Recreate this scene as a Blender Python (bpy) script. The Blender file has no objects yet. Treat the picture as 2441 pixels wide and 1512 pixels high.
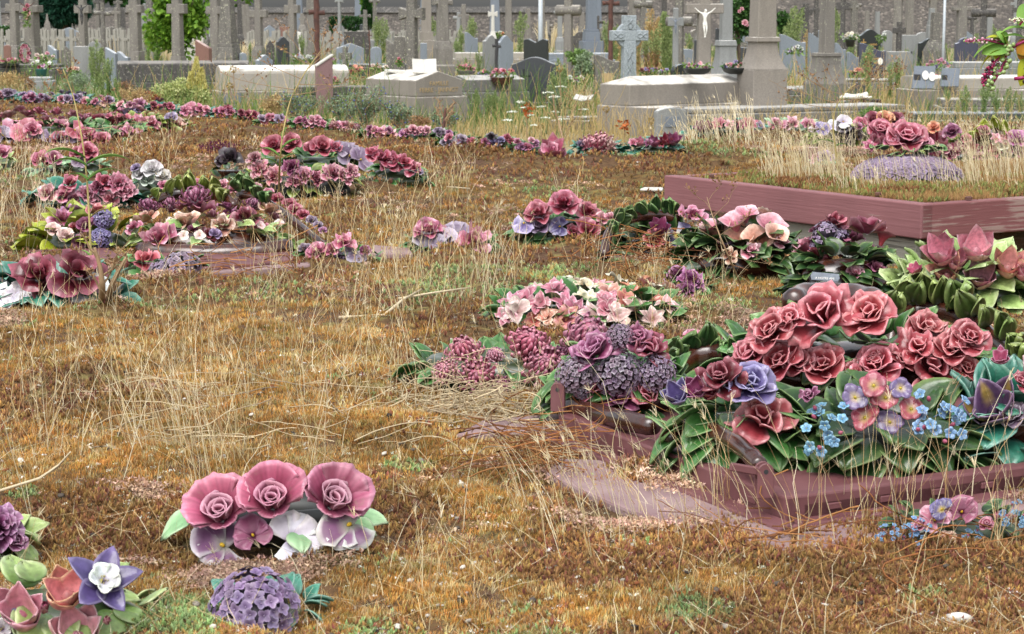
EXPO = 0.95
import bpy, math, random
import numpy as np
from mathutils import Vector, Matrix, noise as mnoise
S = bpy.context.scene
COL = S.collection
rnd = random.Random(7)
rng = np.random.default_rng(11)
PI = math.pi
EYE = 0.85
F_ = 4768.0
PITCH = math.radians(8.59)
CP, SP = math.cos(PITCH), math.sin(PITCH)
GZ = -0.6                       # level of the cemetery ground; the moss mound top is around 0
def ray(x, y):
 a = (x - 1220.5) / F_; b = -(y - 756.0) / F_
 return np.array([a, CP + b * SP, -SP + b * CP])
def sstep(a, b, x):
 t = np.clip((x - a) / (b - a), 0, 1)
 return t * t * (3 - 2 * t)
EDGE_D = [(-700, 235), (0, 235), (200, 240), (380, 258), (480, 285), (700, 300), (900, 325), (1150, 350), (1400, 362), (1600, 352), (1700, 315), (1900, 303), (2441, 303), (3200, 303)]
_e = []
for _x, _y in EDGE_D:
 _r = ray(_x, _y); _t = (0.2 - EYE) / _r[2]
 _e.append((_r[0] * _t, _r[1] * _t))
_e.sort()
EX = np.array([p[0] for p in _e]); EY = np.array([p[1] for p in _e]) + 0.12
def mound(x, y):
 """height of the ground: the moss mound near the camera, the cemetery level behind and around it"""
 top = 0.2 * sstep(7.0, 11.0, y)
 e = np.interp(x, EX, EY)
 k = sstep(0.0, 0.7, y - e)
 k = np.maximum(k, sstep(6.5, 7.5, np.abs(x)))
 return top * (1 - k) + GZ * k
def micro(x, y):
 return 0.010 * np.sin(x * 5.1 + 1.3 * np.sin(y * 3.1)) * np.sin(y * 4.3 + 1.1 * np.sin(x * 2.7)) + 0.006 * np.sin(x * 17 + y * 3) * np.sin(y * 13 - x * 5) + .045 * np.maximum(0, np.sin(x * 9.3 + 2 * np.sin(y * 2.2)) * np.sin(y * 6.1 + 2.3 * np.sin(x * 1.9)) - .35)
def G(x, y, h=0.0):
 """point of the mound (raised by h) seen at picture position x, y"""
 r = ray(x, y); z = 0.0
 for _ in range(12):
  t = (z + h - EYE) / r[2]
  z = 0.2 * float(sstep(7.0, 11.0, r[1] * t))
 return np.array([r[0] * t, r[1] * t, z + h])
def W(x, y, d):
 r = ray(x, y); t = d / r[1]
 return np.array([r[0] * t, r[1] * t, EYE + r[2] * t])
def dep(y, z=GZ):
 r = ray(1220.5, y)
 return r[1] * (z - EYE) / r[2]
def mpp(d):
 return d / F_
def lin(c):
 return tuple(((v / 255) / 12.92 if v / 255 <= 0.04045 else ((v / 255 + 0.055) / 1.055) ** 2.4) for v in c)
def meta(o, label=None, cat=None, group=None, kind=None):
 if label: o['label'] = label
 if cat: o['category'] = cat
 if group: o['group'] = group
 if kind: o['kind'] = kind
 return o
def empty(name, loc, label, cat, group=None, rz=0):
 o = bpy.data.objects.new(name, None); COL.objects.link(o)
 o.location = tuple(loc); o.rotation_euler = (0, 0, rz); o.empty_display_size = 0.05
 return meta(o, label, cat, group)
def link(name, me, mat=None, parent=None, smooth=False, loc=None):
 o = bpy.data.objects.new(name, me); COL.objects.link(o)
 if mat: me.materials.append(mat)
 if smooth: me.shade_smooth()
 if parent is not None:
  o.parent = parent
  if loc is not None: o.location = tuple(loc)
 elif loc is not None: o.location = tuple(loc)
 return o
class NB:
 """numpy mesh collector: vertices, triangles or quads, a colour per vertex"""
 def __init__(s): s.v = []; s.c = []; s.q = []; s.t = []; s.n = 0
 def add(s, v, f, c):
  v = np.asarray(v, float).reshape(-1, 3); f = np.asarray(f, np.int64)
  c = np.asarray(c, float)
  if c.ndim == 1: c = np.tile(c, (len(v), 1))
  s.v.append(v); s.c.append(c)
  (s.q if f.shape[1] == 4 else s.t).append(f + s.n); s.n += len(v)
 def mesh(s, name):
  me = bpy.data.meshes.new(name)
  v = np.concatenate(s.v); c = np.concatenate(s.c)
  q = np.concatenate(s.q) if s.q else np.zeros((0, 4), np.int64)
  t = np.concatenate(s.t) if s.t else np.zeros((0, 3), np.int64)
  me.vertices.add(len(v)); me.vertices.foreach_set('co', v.astype(np.float32).ravel())
  nl = q.size + t.size
  me.loops.add(nl); me.loops.foreach_set('vertex_index', np.concatenate([q.ravel(), t.ravel()]).astype(np.int32))
  me.polygons.add(len(q) + len(t))
  ls = np.concatenate([np.arange(len(q)) * 4, q.size + np.arange(len(t)) * 3]).astype(np.int32)
  me.polygons.foreach_set('loop_start', ls)
  me.update(calc_edges=True)
  a = me.color_attributes.new('Col', 'FLOAT_COLOR', 'POINT')
  cc = np.ones((len(v), 4), np.float32); cc[:, :3] = c
  a.data.foreach_set('color', cc.ravel())
  return me
 def build(s, name, mat, parent=None, smooth=True, loc=None):
  if not s.v: return None
  return link(name, s.mesh(name), mat, parent, smooth, loc)
class PB:
 """python mesh collector for masonry: boxes, prisms, tubes"""
 def __init__(s): s.v = []; s.f = []
 def add(s, v, f):
  n = len(s.v); s.v += [tuple(map(float, p)) for p in v]; s.f += [tuple(i + n for i in q) for q in f]
 def box(s, c, d, rz=0, rx=0, ry=0, taper=1.0):
  hx, hy, hz = d[0] / 2, d[1] / 2, d[2] / 2
  v = []
  for z, k in ((-hz, 1), (hz, taper)):
   for x, y in ((-hx, -hy), (hx, -hy), (hx, hy), (-hx, hy)): v.append(Vector((x * k, y * k, z)))
  M = Matrix.Rotation(rz, 3, 'Z') @ Matrix.Rotation(ry, 3, 'Y') @ Matrix.Rotation(rx, 3, 'X')
  s.add([M @ p + Vector(c) for p in v], [(3, 2, 1, 0), (4, 5, 6, 7), (0, 1, 5, 4), (1, 2, 6, 5), (2, 3, 7, 6), (3, 0, 4, 7)])
  return s
 def prism(s, prof, y0, y1, c=(0, 0, 0), rz=0, rx=0):
  """prof: polygon in x,z (counter clockwise seen from the front), extruded from y0 to y1"""
  n = len(prof)
  M = Matrix.Rotation(rz, 3, 'Z') @ Matrix.Rotation(rx, 3, 'X')
  v = [M @ Vector((x, y0, z)) + Vector(c) for x, z in prof] + [M @ Vector((x, y1, z)) + Vector(c) for x, z in prof]
  s.add(v, [tuple(range(n)), tuple(range(2 * n - 1, n - 1, -1))] + [(i, i + n, (i + 1) % n + n, (i + 1) % n) for i in range(n)])
  return s
 def lathe(s, prof, c=(0, 0, 0), n=20, sx=1, sy=1):
  v = []; f = []
  for r, z in prof:
   for i in range(n):
    a = 2 * PI * i / n; v.append((c[0] + r * sx * math.cos(a), c[1] + r * sy * math.sin(a), c[2] + z))
  for k in range(len(prof) - 1):
   for i in range(n):
    j = (i + 1) % n; f.append((k * n + i, k * n + j, (k + 1) * n + j, (k + 1) * n + i))
  f.append(tuple(range(n - 1, -1, -1))); f.append(tuple((len(prof) - 1) * n + i for i in range(n)))
  s.add(v, f); return s
 def sect(s, secs):
  """secs: list of (z, half x, half y, cx, cy): a stack of rectangles joined up"""
  v = []; f = []
  for z, hx, hy, cx, cy in secs: v += [(cx - hx, cy - hy, z), (cx + hx, cy - hy, z), (cx + hx, cy + hy, z), (cx - hx, cy + hy, z)]
  for k in range(len(secs) - 1):
   for i in range(4):
    j = (i + 1) % 4; f.append((k * 4 + i, k * 4 + j, k * 4 + 4 + j, k * 4 + 4 + i))
  n = len(secs) - 1
  f.append((3, 2, 1, 0)); f.append((n * 4, n * 4 + 1, n * 4 + 2, n * 4 + 3))
  s.add(v, f); return s
 def tube(s, pts, rad, n=8):
  pts = [Vector(p) for p in pts]
  if not hasattr(rad, '__len__'): rad = [rad] * len(pts)
  v = []; f = []; up = Vector((0.13, 0.21, 1)).normalized()
  for i, p in enumerate(pts):
   t = (pts[min(i + 1, len(pts) - 1)] - pts[max(i - 1, 0)]).normalized()
   a = t.cross(up if abs(t.dot(up)) < .95 else Vector((1, 0, 0))).normalized(); b = t.cross(a)
   for k in range(n):
    an = 2 * PI * k / n; v.append(p + (a * math.cos(an) + b * math.sin(an)) * rad[i])
  for i in range(len(pts) - 1):
   for k in range(n):
    j = (k + 1) % n; f.append((i * n + k, i * n + j, (i + 1) * n + j, (i + 1) * n + k))
  f.append(tuple(range(n - 1, -1, -1))); f.append(tuple((len(pts) - 1) * n + k for k in range(n)))
  s.add(v, f); return s
 def build(s, name, mat, parent=None, bevel=0.0, smooth=False, loc=None, seg=1):
  me = bpy.data.meshes.new(name); me.from_pydata(s.v, [], s.f); me.validate(); me.update()
  import bmesh
  bm = bmesh.new(); bm.from_mesh(me); bmesh.ops.recalc_face_normals(bm, faces=bm.faces); bm.to_mesh(me); bm.free()
  o = link(name, me, mat, parent, smooth, loc)
  if bevel > 0:
   m = o.modifiers.new('bevel', 'BEVEL'); m.width = bevel; m.segments = seg; m.limit_method = 'ANGLE'; m.angle_limit = math.radians(40)
  return o
def newmat(name):
 m = bpy.data.materials.new(name); m.use_nodes = True
 nt = m.node_tree; b = nt.nodes['Principled BSDF']
 return m, nt, b
def N(nt, typ, **kw):
 n = nt.nodes.new(typ)
 for k, v in kw.items():
  if k in n.inputs: n.inputs[k].default_value = v
  else: setattr(n, k, v)
 return n
def mixc(nt, fac, a, b, blend='MIX'):
 m = nt.nodes.new('ShaderNodeMix'); m.data_type = 'RGBA'; m.blend_type = blend
 for i, v in ((0, fac), (6, a), (7, b)):
  if hasattr(v, 'is_linked') or isinstance(v, bpy.types.NodeSocket): nt.links.new(v, m.inputs[i])
  else: m.inputs[i].default_value = v if i == 0 else (*v[:3], 1)
 return m.outputs[2]
def ramp(nt, sock, a, b):
 r = nt.nodes.new('ShaderNodeMapRange'); r.inputs['From Min'].default_value = a; r.inputs['From Max'].default_value = b
 nt.links.new(sock, r.inputs['Value']); return r.outputs[0]
def bump(nt, b, sock, strength, dist):
 n = N(nt, 'ShaderNodeBump', Strength=strength, Distance=dist)
 nt.links.new(sock, n.inputs['Height']); nt.links.new(n.outputs[0], b.inputs['Normal'])
def attr_mat(name, rough=0.9, coat=0.0, var=0.0, spec=0.5, bumpd=0.0, scale=60.0, trans=0.0, dirt=0.0):
 m, nt, b = newmat(name)
 a = N(nt, 'ShaderNodeVertexColor'); a.layer_name = 'Col'
 co = N(nt, 'ShaderNodeTexCoord')
 col = a.outputs[0]
 if var > 0:
  no = N(nt, 'ShaderNodeTexNoise', Scale=scale, Detail=4.0); nt.links.new(co.outputs['Object'], no.inputs['Vector'])
  f = ramp(nt, no.outputs[0], 0.35, 0.7)
  hs = N(nt, 'ShaderNodeHueSaturation', Value=1.0 - var, Saturation=1.05); nt.links.new(col, hs.inputs['Color'])
  col = mixc(nt, f, col, hs.outputs[0])
 if dirt > 0:
  no2 = N(nt, 'ShaderNodeTexNoise', Scale=scale * .5, Detail=8.0, Roughness=.8); nt.links.new(co.outputs['Object'], no2.inputs['Vector'])
  f2 = ramp(nt, no2.outputs[0], 0.56, 0.74)
  mm = N(nt, 'ShaderNodeMath', operation='MULTIPLY'); mm.inputs[1].default_value = dirt; nt.links.new(f2, mm.inputs[0])
  col = mixc(nt, mm.outputs[0], col, lin((150, 135, 115)))
  rr = ramp(nt, f2, 0, 1); rr.node.inputs['To Min'].default_value = rough; rr.node.inputs['To Max'].default_value = 0.75
  nt.links.new(rr, b.inputs['Roughness'])
 else: b.inputs['Roughness'].default_value = rough
 nt.links.new(col, b.inputs['Base Color'])
 b.inputs['Coat Weight'].default_value = coat; b.inputs['Coat Roughness'].default_value = 0.12
 b.inputs['Specular IOR Level'].default_value = spec
 if trans > 0:
  tr = N(nt, 'ShaderNodeBsdfTranslucent'); nt.links.new(col, tr.inputs[0])
  ms = N(nt, 'ShaderNodeMixShader'); ms.inputs[0].default_value = trans
  out = nt.nodes['Material Output']
  nt.links.new(b.outputs[0], ms.inputs[1]); nt.links.new(tr.outputs[0], ms.inputs[2]); nt.links.new(ms.outputs[0], out.inputs[0])
 if bumpd > 0:
  nb = N(nt, 'ShaderNodeTexNoise', Scale=scale * 2, Detail=3.0); nt.links.new(co.outputs['Object'], nb.inputs['Vector'])
  bump(nt, b, nb.outputs[0], 0.5, bumpd)
 return m
def stone_mat(name, base, dark=None, grain=90.0, gr=0.25, lichen=0.0, stain=0.35, rough=0.85, lcol=(190, 190, 165), top=None, coat=0.0):
 """weathered stone: fine grain, blotches, vertical streaks, pale lichen spots; top faces coloured paler, as if lit from above, where top is given"""
 m, nt, b = newmat(name)
 base = lin(base); dark = lin(dark) if dark else tuple(v * 0.45 for v in base)
 co = N(nt, 'ShaderNodeTexCoord').outputs['Object']
 n1 = N(nt, 'ShaderNodeTexNoise', Scale=grain, Detail=2.0); nt.links.new(co, n1.inputs['Vector'])
 col = mixc(nt, ramp(nt, n1.outputs[0], 0.35, 0.65), tuple(v * (1 - gr) for v in base), tuple(min(1, v * (1 + gr)) for v in base))
 mp = N(nt, 'ShaderNodeMapping'); mp.inputs['Scale'].default_value = (9, 9, 1.2); nt.links.new(co, mp.inputs[0])
 n2 = N(nt, 'ShaderNodeTexNoise', Scale=1.0, Detail=5.0, Roughness=.65); nt.links.new(mp.outputs[0], n2.inputs['Vector'])
 f = ramp(nt, n2.outputs[0], 0.45, 0.75)
 mm = N(nt, 'ShaderNodeMath', operation='MULTIPLY'); mm.inputs[1].default_value = stain; nt.links.new(f, mm.inputs[0])
 col = mixc(nt, mm.outputs[0], col, dark)
 if lichen > 0:
  n3 = N(nt, 'ShaderNodeTexNoise', Scale=22.0, Detail=6.0, Roughness=.75); nt.links.new(co, n3.inputs['Vector'])
  f3 = ramp(nt, n3.outputs[0], 0.62 - lichen * 0.12, 0.70 - lichen * 0.1)
  col = mixc(nt, f3, col, lin(lcol))
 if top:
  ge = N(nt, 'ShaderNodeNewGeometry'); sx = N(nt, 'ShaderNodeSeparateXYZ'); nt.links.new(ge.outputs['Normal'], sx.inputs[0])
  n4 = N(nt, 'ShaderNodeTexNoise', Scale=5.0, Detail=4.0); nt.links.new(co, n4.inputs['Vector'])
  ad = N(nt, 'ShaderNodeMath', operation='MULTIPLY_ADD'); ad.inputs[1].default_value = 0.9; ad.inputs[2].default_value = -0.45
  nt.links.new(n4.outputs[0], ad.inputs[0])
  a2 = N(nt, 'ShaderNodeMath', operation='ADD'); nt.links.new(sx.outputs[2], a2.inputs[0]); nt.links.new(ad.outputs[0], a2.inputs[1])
  col = mixc(nt, ramp(nt, a2.outputs[0], 0.72, 0.98), col, lin(top))  # light from overhead put into the colour of upward faces
 nt.links.new(col, b.inputs['Base Color']); b.inputs['Roughness'].default_value = rough
 b.inputs['Coat Weight'].default_value = coat
 bump(nt, b, n1.outputs[0], 0.25, 0.004)
 return m
def flat_mat(name, c, rough=0.6, coat=0.0, metal=0.0, var=0.2, scale=30.0, c2=None):
 m, nt, b = newmat(name); c = lin(c)
 co = N(nt, 'ShaderNodeTexCoord').outputs['Object']
 n1 = N(nt, 'ShaderNodeTexNoise', Scale=scale, Detail=4.0); nt.links.new(co, n1.inputs['Vector'])
 col = mixc(nt, ramp(nt, n1.outputs[0], 0.35, 0.68), c, lin(c2) if c2 else tuple(v * (1 - var) for v in c))
 nt.links.new(col, b.inputs['Base Color']); b.inputs['Roughness'].default_value = rough
 b.inputs['Coat Weight'].default_value = coat; b.inputs['Metallic'].default_value = metal
 return m
M = {}
M['glaze'] = attr_mat('glazed_ceramic', rough=0.34, coat=0.28, var=0.4, spec=0.4, scale=85.0, dirt=0.5, bumpd=.0012)
M['matte_glaze'] = attr_mat('weathered_ceramic', rough=0.5, coat=0.1, var=0.25, spec=0.4, scale=60.0, dirt=0.5)
M['leaf'] = attr_mat('living_leaf', rough=0.6, spec=0.3, trans=0.25)
M['cover'] = attr_mat('ground_cover', rough=0.9, spec=0.15, trans=0.12)
M['straw'] = attr_mat('dry_straw', rough=0.75, spec=0.2, trans=0.15)
M['paint'] = attr_mat('stone_paint', rough=0.8, spec=0.2)
def brown_glaze():
 m, nt, b = newmat('brown_glaze')
 co = N(nt, 'ShaderNodeTexCoord').outputs['Object']
 n1 = N(nt, 'ShaderNodeTexNoise', Scale=14.0, Detail=5.0, Roughness=.6, Distortion=.8); nt.links.new(co, n1.inputs['Vector'])
 col = mixc(nt, ramp(nt, n1.outputs[0], 0.4, 0.72), lin((36, 20, 18)), lin((88, 44, 26)))
 nt.links.new(col, b.inputs['Base Color']); b.inputs['Roughness'].default_value = 0.26; b.inputs['Coat Weight'].default_value = 0.5
 bump(nt, b, n1.outputs[0], 0.3, 0.006)
 return m
M['brown'] = brown_glaze()
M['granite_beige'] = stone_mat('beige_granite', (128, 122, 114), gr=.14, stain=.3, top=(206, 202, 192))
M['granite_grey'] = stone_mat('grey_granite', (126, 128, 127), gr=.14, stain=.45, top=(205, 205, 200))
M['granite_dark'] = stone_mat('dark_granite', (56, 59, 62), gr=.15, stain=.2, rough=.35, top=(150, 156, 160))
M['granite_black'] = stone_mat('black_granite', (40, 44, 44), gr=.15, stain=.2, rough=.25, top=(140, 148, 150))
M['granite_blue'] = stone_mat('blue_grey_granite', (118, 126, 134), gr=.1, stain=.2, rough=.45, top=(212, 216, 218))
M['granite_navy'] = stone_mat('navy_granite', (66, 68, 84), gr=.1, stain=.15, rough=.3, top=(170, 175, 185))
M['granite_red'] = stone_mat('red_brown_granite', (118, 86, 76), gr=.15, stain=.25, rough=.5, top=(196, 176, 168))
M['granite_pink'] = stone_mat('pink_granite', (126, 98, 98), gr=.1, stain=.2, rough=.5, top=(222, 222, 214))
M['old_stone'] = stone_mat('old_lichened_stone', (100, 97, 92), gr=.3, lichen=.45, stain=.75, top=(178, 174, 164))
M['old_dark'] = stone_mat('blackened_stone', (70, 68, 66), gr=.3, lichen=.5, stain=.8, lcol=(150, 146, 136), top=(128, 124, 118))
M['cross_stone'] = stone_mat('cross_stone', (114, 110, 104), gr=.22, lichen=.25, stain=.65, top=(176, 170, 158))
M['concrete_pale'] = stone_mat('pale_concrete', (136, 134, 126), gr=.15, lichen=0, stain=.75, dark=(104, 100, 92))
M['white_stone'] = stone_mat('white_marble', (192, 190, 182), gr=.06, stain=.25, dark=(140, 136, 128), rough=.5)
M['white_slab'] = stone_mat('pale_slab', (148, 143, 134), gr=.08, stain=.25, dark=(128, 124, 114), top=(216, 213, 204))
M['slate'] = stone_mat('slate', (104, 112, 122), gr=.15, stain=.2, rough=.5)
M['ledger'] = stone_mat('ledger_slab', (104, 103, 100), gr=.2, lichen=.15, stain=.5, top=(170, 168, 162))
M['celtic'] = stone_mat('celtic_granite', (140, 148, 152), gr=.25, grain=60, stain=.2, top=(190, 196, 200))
M['rust'] = flat_mat('rusted_iron', (92, 58, 48), .8, c2=(64, 44, 40), scale=12)
M['iron'] = flat_mat('dark_iron', (52, 52, 54), .6, var=.3)
M['steel'] = flat_mat('painted_steel_pole', (176, 184, 190), .45, var=.15)
M['black_glaze'] = flat_mat('black_glaze', (24, 28, 28), .5, coat=.0, c2=(38, 40, 36), scale=18)
M['green_glaze'] = flat_mat('dark_green_glaze', (34, 48, 30), .35, coat=.4, c2=(56, 70, 40), scale=18)
M['teal_pot'] = flat_mat('teal_plastic', (28, 92, 88), .45, var=.3)
M['bark'] = flat_mat('bark', (84, 72, 60), .9, var=.4, scale=20)
M['gold'] = flat_mat('gilt_lettering', (176, 142, 84), .5, var=.1)
M['gold_dim'] = flat_mat('worn_gilt_lettering', (168, 146, 108), .7, var=.1)
M['letter_dark'] = flat_mat('dark_lettering', (72, 72, 74), .7, var=.1)
M['marble'] = flat_mat('painted_white', (226, 224, 216), .5, var=.12)
def wood_mat(name, base, worn, amount):
 m, nt, b = newmat(name)
 co = N(nt, 'ShaderNodeTexCoord').outputs['Object']
 mp = N(nt, 'ShaderNodeMapping'); mp.inputs['Scale'].default_value = (2.5, 60, 60); nt.links.new(co, mp.inputs[0])
 n1 = N(nt, 'ShaderNodeTexNoise', Scale=1.6, Detail=6.0, Roughness=.6); nt.links.new(mp.outputs[0], n1.inputs['Vector'])
 n2 = N(nt, 'ShaderNodeTexNoise', Scale=3.0, Detail=5.0); nt.links.new(co, n2.inputs['Vector'])
 mu = N(nt, 'ShaderNodeMath', operation='ADD'); nt.links.new(n1.outputs[0], mu.inputs[0]); nt.links.new(n2.outputs[0], mu.inputs[1])
 c0 = mixc(nt, ramp(nt, n2.outputs[0], .3, .7), lin(base), tuple(v * 1.3 for v in lin(base)))
 c1 = mixc(nt, ramp(nt, mu.outputs[0], 1.25 - amount, 1.32 - amount), c0, lin(worn))
 nt.links.new(c1, b.inputs['Base Color']); b.inputs['Roughness'].default_value = .6
 bump(nt, b, n1.outputs[0], .5, .004)
 return m
M['red_wood'] = wood_mat('oxblood_painted_wood', (120, 79, 81), (140, 114, 110), .05)
M['red_wood_worn'] = wood_mat('worn_oxblood_wood', (112, 68, 68), (146, 122, 114), .2)
M['grey_wood'] = wood_mat('weathered_grey_wood', (126, 124, 114), (88, 86, 78), .2)
M['red_metal'] = flat_mat('oxblood_painted_metal', (96, 56, 58), .55, c2=(116, 76, 78), scale=10)
M['pink_concrete'] = flat_mat('pink_faded_concrete', (126, 100, 102), .85, c2=(148, 126, 124), scale=9)
def ground_mat():
 m, nt, b = newmat('moss_and_dry_soil')
 co = N(nt, 'ShaderNodeTexCoord').outputs['Object']
 def no(sc, d=5.0, r=.6):
  n = N(nt, 'ShaderNodeTexNoise', Scale=sc, Detail=d, Roughness=r); nt.links.new(co, n.inputs['Vector']); return n.outputs[0]
 a = no(2.2); c = no(40.0); e = no(9.0)
 moss = mixc(nt, ramp(nt, a, .4, .6), lin((100, 78, 48)), lin((90, 68, 54)))
 moss = mixc(nt, ramp(nt, e, .52, .64), moss, lin((118, 108, 68)))
 moss = mixc(nt, ramp(nt, c, .5, .66), moss, lin((62, 48, 34)))
 far = mixc(nt, ramp(nt, no(.8), .4, .6), lin((150, 136, 104)), lin((112, 118, 76)))
 far = mixc(nt, ramp(nt, no(12.0), .45, .65), far, lin((134, 128, 116)))
 sx = N(nt, 'ShaderNodeSeparateXYZ'); nt.links.new(co, sx.inputs[0])
 col = mixc(nt, ramp(nt, sx.outputs[2], -.1, -.25), moss, far)
 nt.links.new(col, b.inputs['Base Color']); b.inputs['Roughness'].default_value = .95; b.inputs['Specular IOR Level'].default_value = .1
 bump(nt, b, c, .8, .012)
 return m
M['ground'] = ground_mat()
def C3(a, b, c): return np.array([lin(a), lin(b), lin(c)])
PAL = {
 'crimson': C3((112, 14, 36), (165, 38, 66), (214, 128, 146)),
 'pink': C3((150, 40, 80), (194, 82, 118), (228, 156, 178)),
 'rose': C3((176, 70, 100), (212, 118, 140), (236, 186, 194)),
 'coral': C3((128, 18, 32), (178, 50, 64), (226, 138, 144)),
 'mauve': C3((88, 66, 88), (130, 104, 134), (184, 166, 186)),
 'purple': C3((54, 38, 88), (92, 74, 138), (172, 158, 202)),
 'lilac': C3((98, 72, 114), (136, 110, 150), (182, 162, 192)),
 'darkred': C3((64, 8, 22), (112, 20, 40), (176, 92, 112)),
 'plum': C3((88, 20, 56), (132, 46, 88), (186, 116, 148)),
 'peach': C3((206, 108, 88), (224, 154, 132), (244, 210, 190)),
 'salmon': C3((190, 74, 66), (212, 112, 96), (240, 176, 130)),
 'cream': C3((206, 176, 126), (226, 214, 182), (238, 232, 212)),
 'blush': C3((204, 140, 140), (224, 186, 180), (240, 222, 208)),
 'white': C3((176, 182, 170), (202, 206, 196), (226, 228, 220)),
 'blue': C3((70, 120, 170), (98, 158, 204), (150, 196, 226)),
 'magenta': C3((116, 36, 84), (158, 72, 128), (204, 146, 188)),
 'black': C3((18, 14, 16), (34, 26, 30), (84, 66, 74)),
 'pansyw': C3((190, 186, 170), (116, 62, 108), (222, 214, 214)),
 'pansyp': C3((226, 200, 60), (70, 58, 104), (122, 112, 160)),
 'primp': C3((236, 214, 130), (178, 56, 84), (216, 120, 140)),
 'primv': C3((236, 214, 150), (92, 74, 124), (150, 132, 172)),
 'iris': C3((226, 208, 80), (98, 62, 108), (150, 122, 160)),
 'whitev': C3((130, 90, 150), (206, 200, 214), (228, 226, 222)),
 'fire': C3((214, 104, 112), (230, 146, 144), (240, 190, 140)),
 'tulp': C3((222, 120, 140), (232, 150, 166), (242, 190, 196)),
}
for _k in PAL: PAL[_k] = PAL[_k] * np.array([[.68], [.76], [.84]]) * .9 + PAL[_k].mean(1, keepdims=True) * .13
LEAF = {
 'green': C3((28, 60, 26), (56, 98, 46), (140, 164, 112)),
 'dgreen': C3((16, 34, 18), (38, 66, 32), (112, 136, 80)),
 'olive': C3((52, 60, 22), (98, 112, 44), (160, 168, 100)),
 'crest': C3((26, 40, 18), (66, 84, 38), (140, 156, 92)),
 'teal': C3((14, 62, 54), (44, 104, 86), (126, 164, 148)),
 'pale': C3((84, 112, 56), (138, 160, 98), (192, 206, 156)),
 'lime': C3((96, 110, 24), (138, 148, 44), (176, 182, 92)),
 'mist': C3((84, 120, 84), (128, 160, 120), (190, 208, 176)),
}
for _k in LEAF: LEAF[_k] = np.clip(LEAF[_k] * 1.3, 0, .8)
def grid_faces(nu, nv, flip=False):
 i, j = np.meshgrid(np.arange(nu - 1), np.arange(nv - 1), indexing='ij')
 a = (i * nv + j).ravel(); f = np.stack([a, a + nv, a + nv + 1, a + 1], 1)
 return f[:, ::-1] if flip else f
def petal(nb, Mt, L, Wd, pal, shape='round', a0=.8, a1=.8, tip=0.0, cup=0.0, ruf=0.0, rk=3.0, ph=0.0, n=(7, 6), th=0.0, base=None, spread=.25, rim=1.0, ribs=0.0, vein=0.0, mid=1.0, kcol=None):
 """a petal or leaf: a curved sheet that starts at the origin, runs along +x and rises by the angles a0..a1; Mt (4x4) places it"""
 nu, nv = n
 u = np.linspace(-1, 1, nu)[:, None] * np.ones((1, nv)); v = np.ones((nu, 1)) * np.linspace(0, 1, nv)[None, :]
 if shape == 'round':
  w = (spread + (1 - spread) * v ** .7) * (1 - .22 * v ** 5); vv = v * (1 - .22 * u * u * v)
 elif shape == 'fan':
  w = (spread + (1 - spread) * v ** .8); vv = v * (1 - .36 * u * u * v)
 elif shape == 'point':
  w = np.sin(PI * np.clip(v * .86 + .14, 0, 1)) ** .8 * 1.0; w[:, -1] = .02; vv = v
 elif shape == 'ovate':
  w = np.sin(PI * np.clip(v ** .75 * .92 + .08, 0, 1)) ** .75; w[:, -1] = .03; vv = v
 elif shape == 'oval':
  w = np.sqrt(np.clip(1 - (2 * (v * .95 + .02) - 1) ** 2, 0.02, 1)); vv = v
 else:
  w = np.ones_like(v) * (1 - .3 * v); vv = v
 ns = 25; s = np.linspace(0, 1, ns)
 ang = a0 + (a1 - a0) * s + tip * s ** 4
 cx = np.concatenate([[0], np.cumsum(np.cos(ang[:-1]) / (ns - 1))]) * L
 cz = np.concatenate([[0], np.cumsum(np.sin(ang[:-1]) / (ns - 1))]) * L
 X = np.interp(vv, s, cx); Z = np.interp(vv, s, cz); A = np.interp(vv, s, ang)
 Y = u * w * Wd
 cupv = cup * (Y * Y) / max(Wd, 1e-6) * (0.4 + 0.6 * v)
 r = ruf * L * np.sin(u * rk * PI + ph) * v ** 2 + ruf * .5 * L * np.sin(u * rk * 2.3 * PI + ph * 1.7) * v ** 3
 if ribs: r = r + ribs * L * np.cos(u * 9 * PI) * v
 if vein: r = r - vein * L * np.exp(-(u / .12) ** 2) * (1 - v)
 off = cupv + r
 P = np.stack([X - np.sin(A) * off, Y, Z + np.cos(A) * off], -1)
 e = np.maximum(np.abs(u) ** 9 * np.clip(v * 2.5, 0, 1), v ** 10) * rim
 e = np.clip(e, 0, 1)[..., None]
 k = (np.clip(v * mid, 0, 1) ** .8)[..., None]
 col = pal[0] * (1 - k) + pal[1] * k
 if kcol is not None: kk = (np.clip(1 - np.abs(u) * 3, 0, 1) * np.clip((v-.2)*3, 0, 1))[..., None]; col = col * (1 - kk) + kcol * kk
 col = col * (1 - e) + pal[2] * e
 if ribs or vein:
  st = (1 + .12 * np.cos(u * 11 * PI) * np.clip(v * 2, 0, 1))[..., None]; col = np.clip(col * st, 0, 1)
 P = P.reshape(-1, 3); col = col.reshape(-1, 3)
 if th > 0:
  Q = P.reshape(nu, nv, 3); du = np.gradient(Q, axis=0); dv = np.gradient(Q, axis=1)
  nn = np.cross(du, dv); nn /= np.linalg.norm(nn, axis=-1, keepdims=True) + 1e-9
  B = (Q + nn * th).reshape(-1, 3)
  idx = np.arange(nu * nv).reshape(nu, nv)
  loop = np.concatenate([idx[:, 0], idx[-1, 1:], idx[::-1, -1][1:], idx[0, ::-1][1:-1]])
  nxt = np.roll(loop, -1); m = nu * nv
  f = np.concatenate([grid_faces(nu, nv), grid_faces(nu, nv, True) + m, np.stack([nxt, loop, loop + m, nxt + m], 1)])
  V = np.concatenate([P, B]); C = np.concatenate([col, col * .92])
 else:
  f = grid_faces(nu, nv); V = P; C = col
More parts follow.
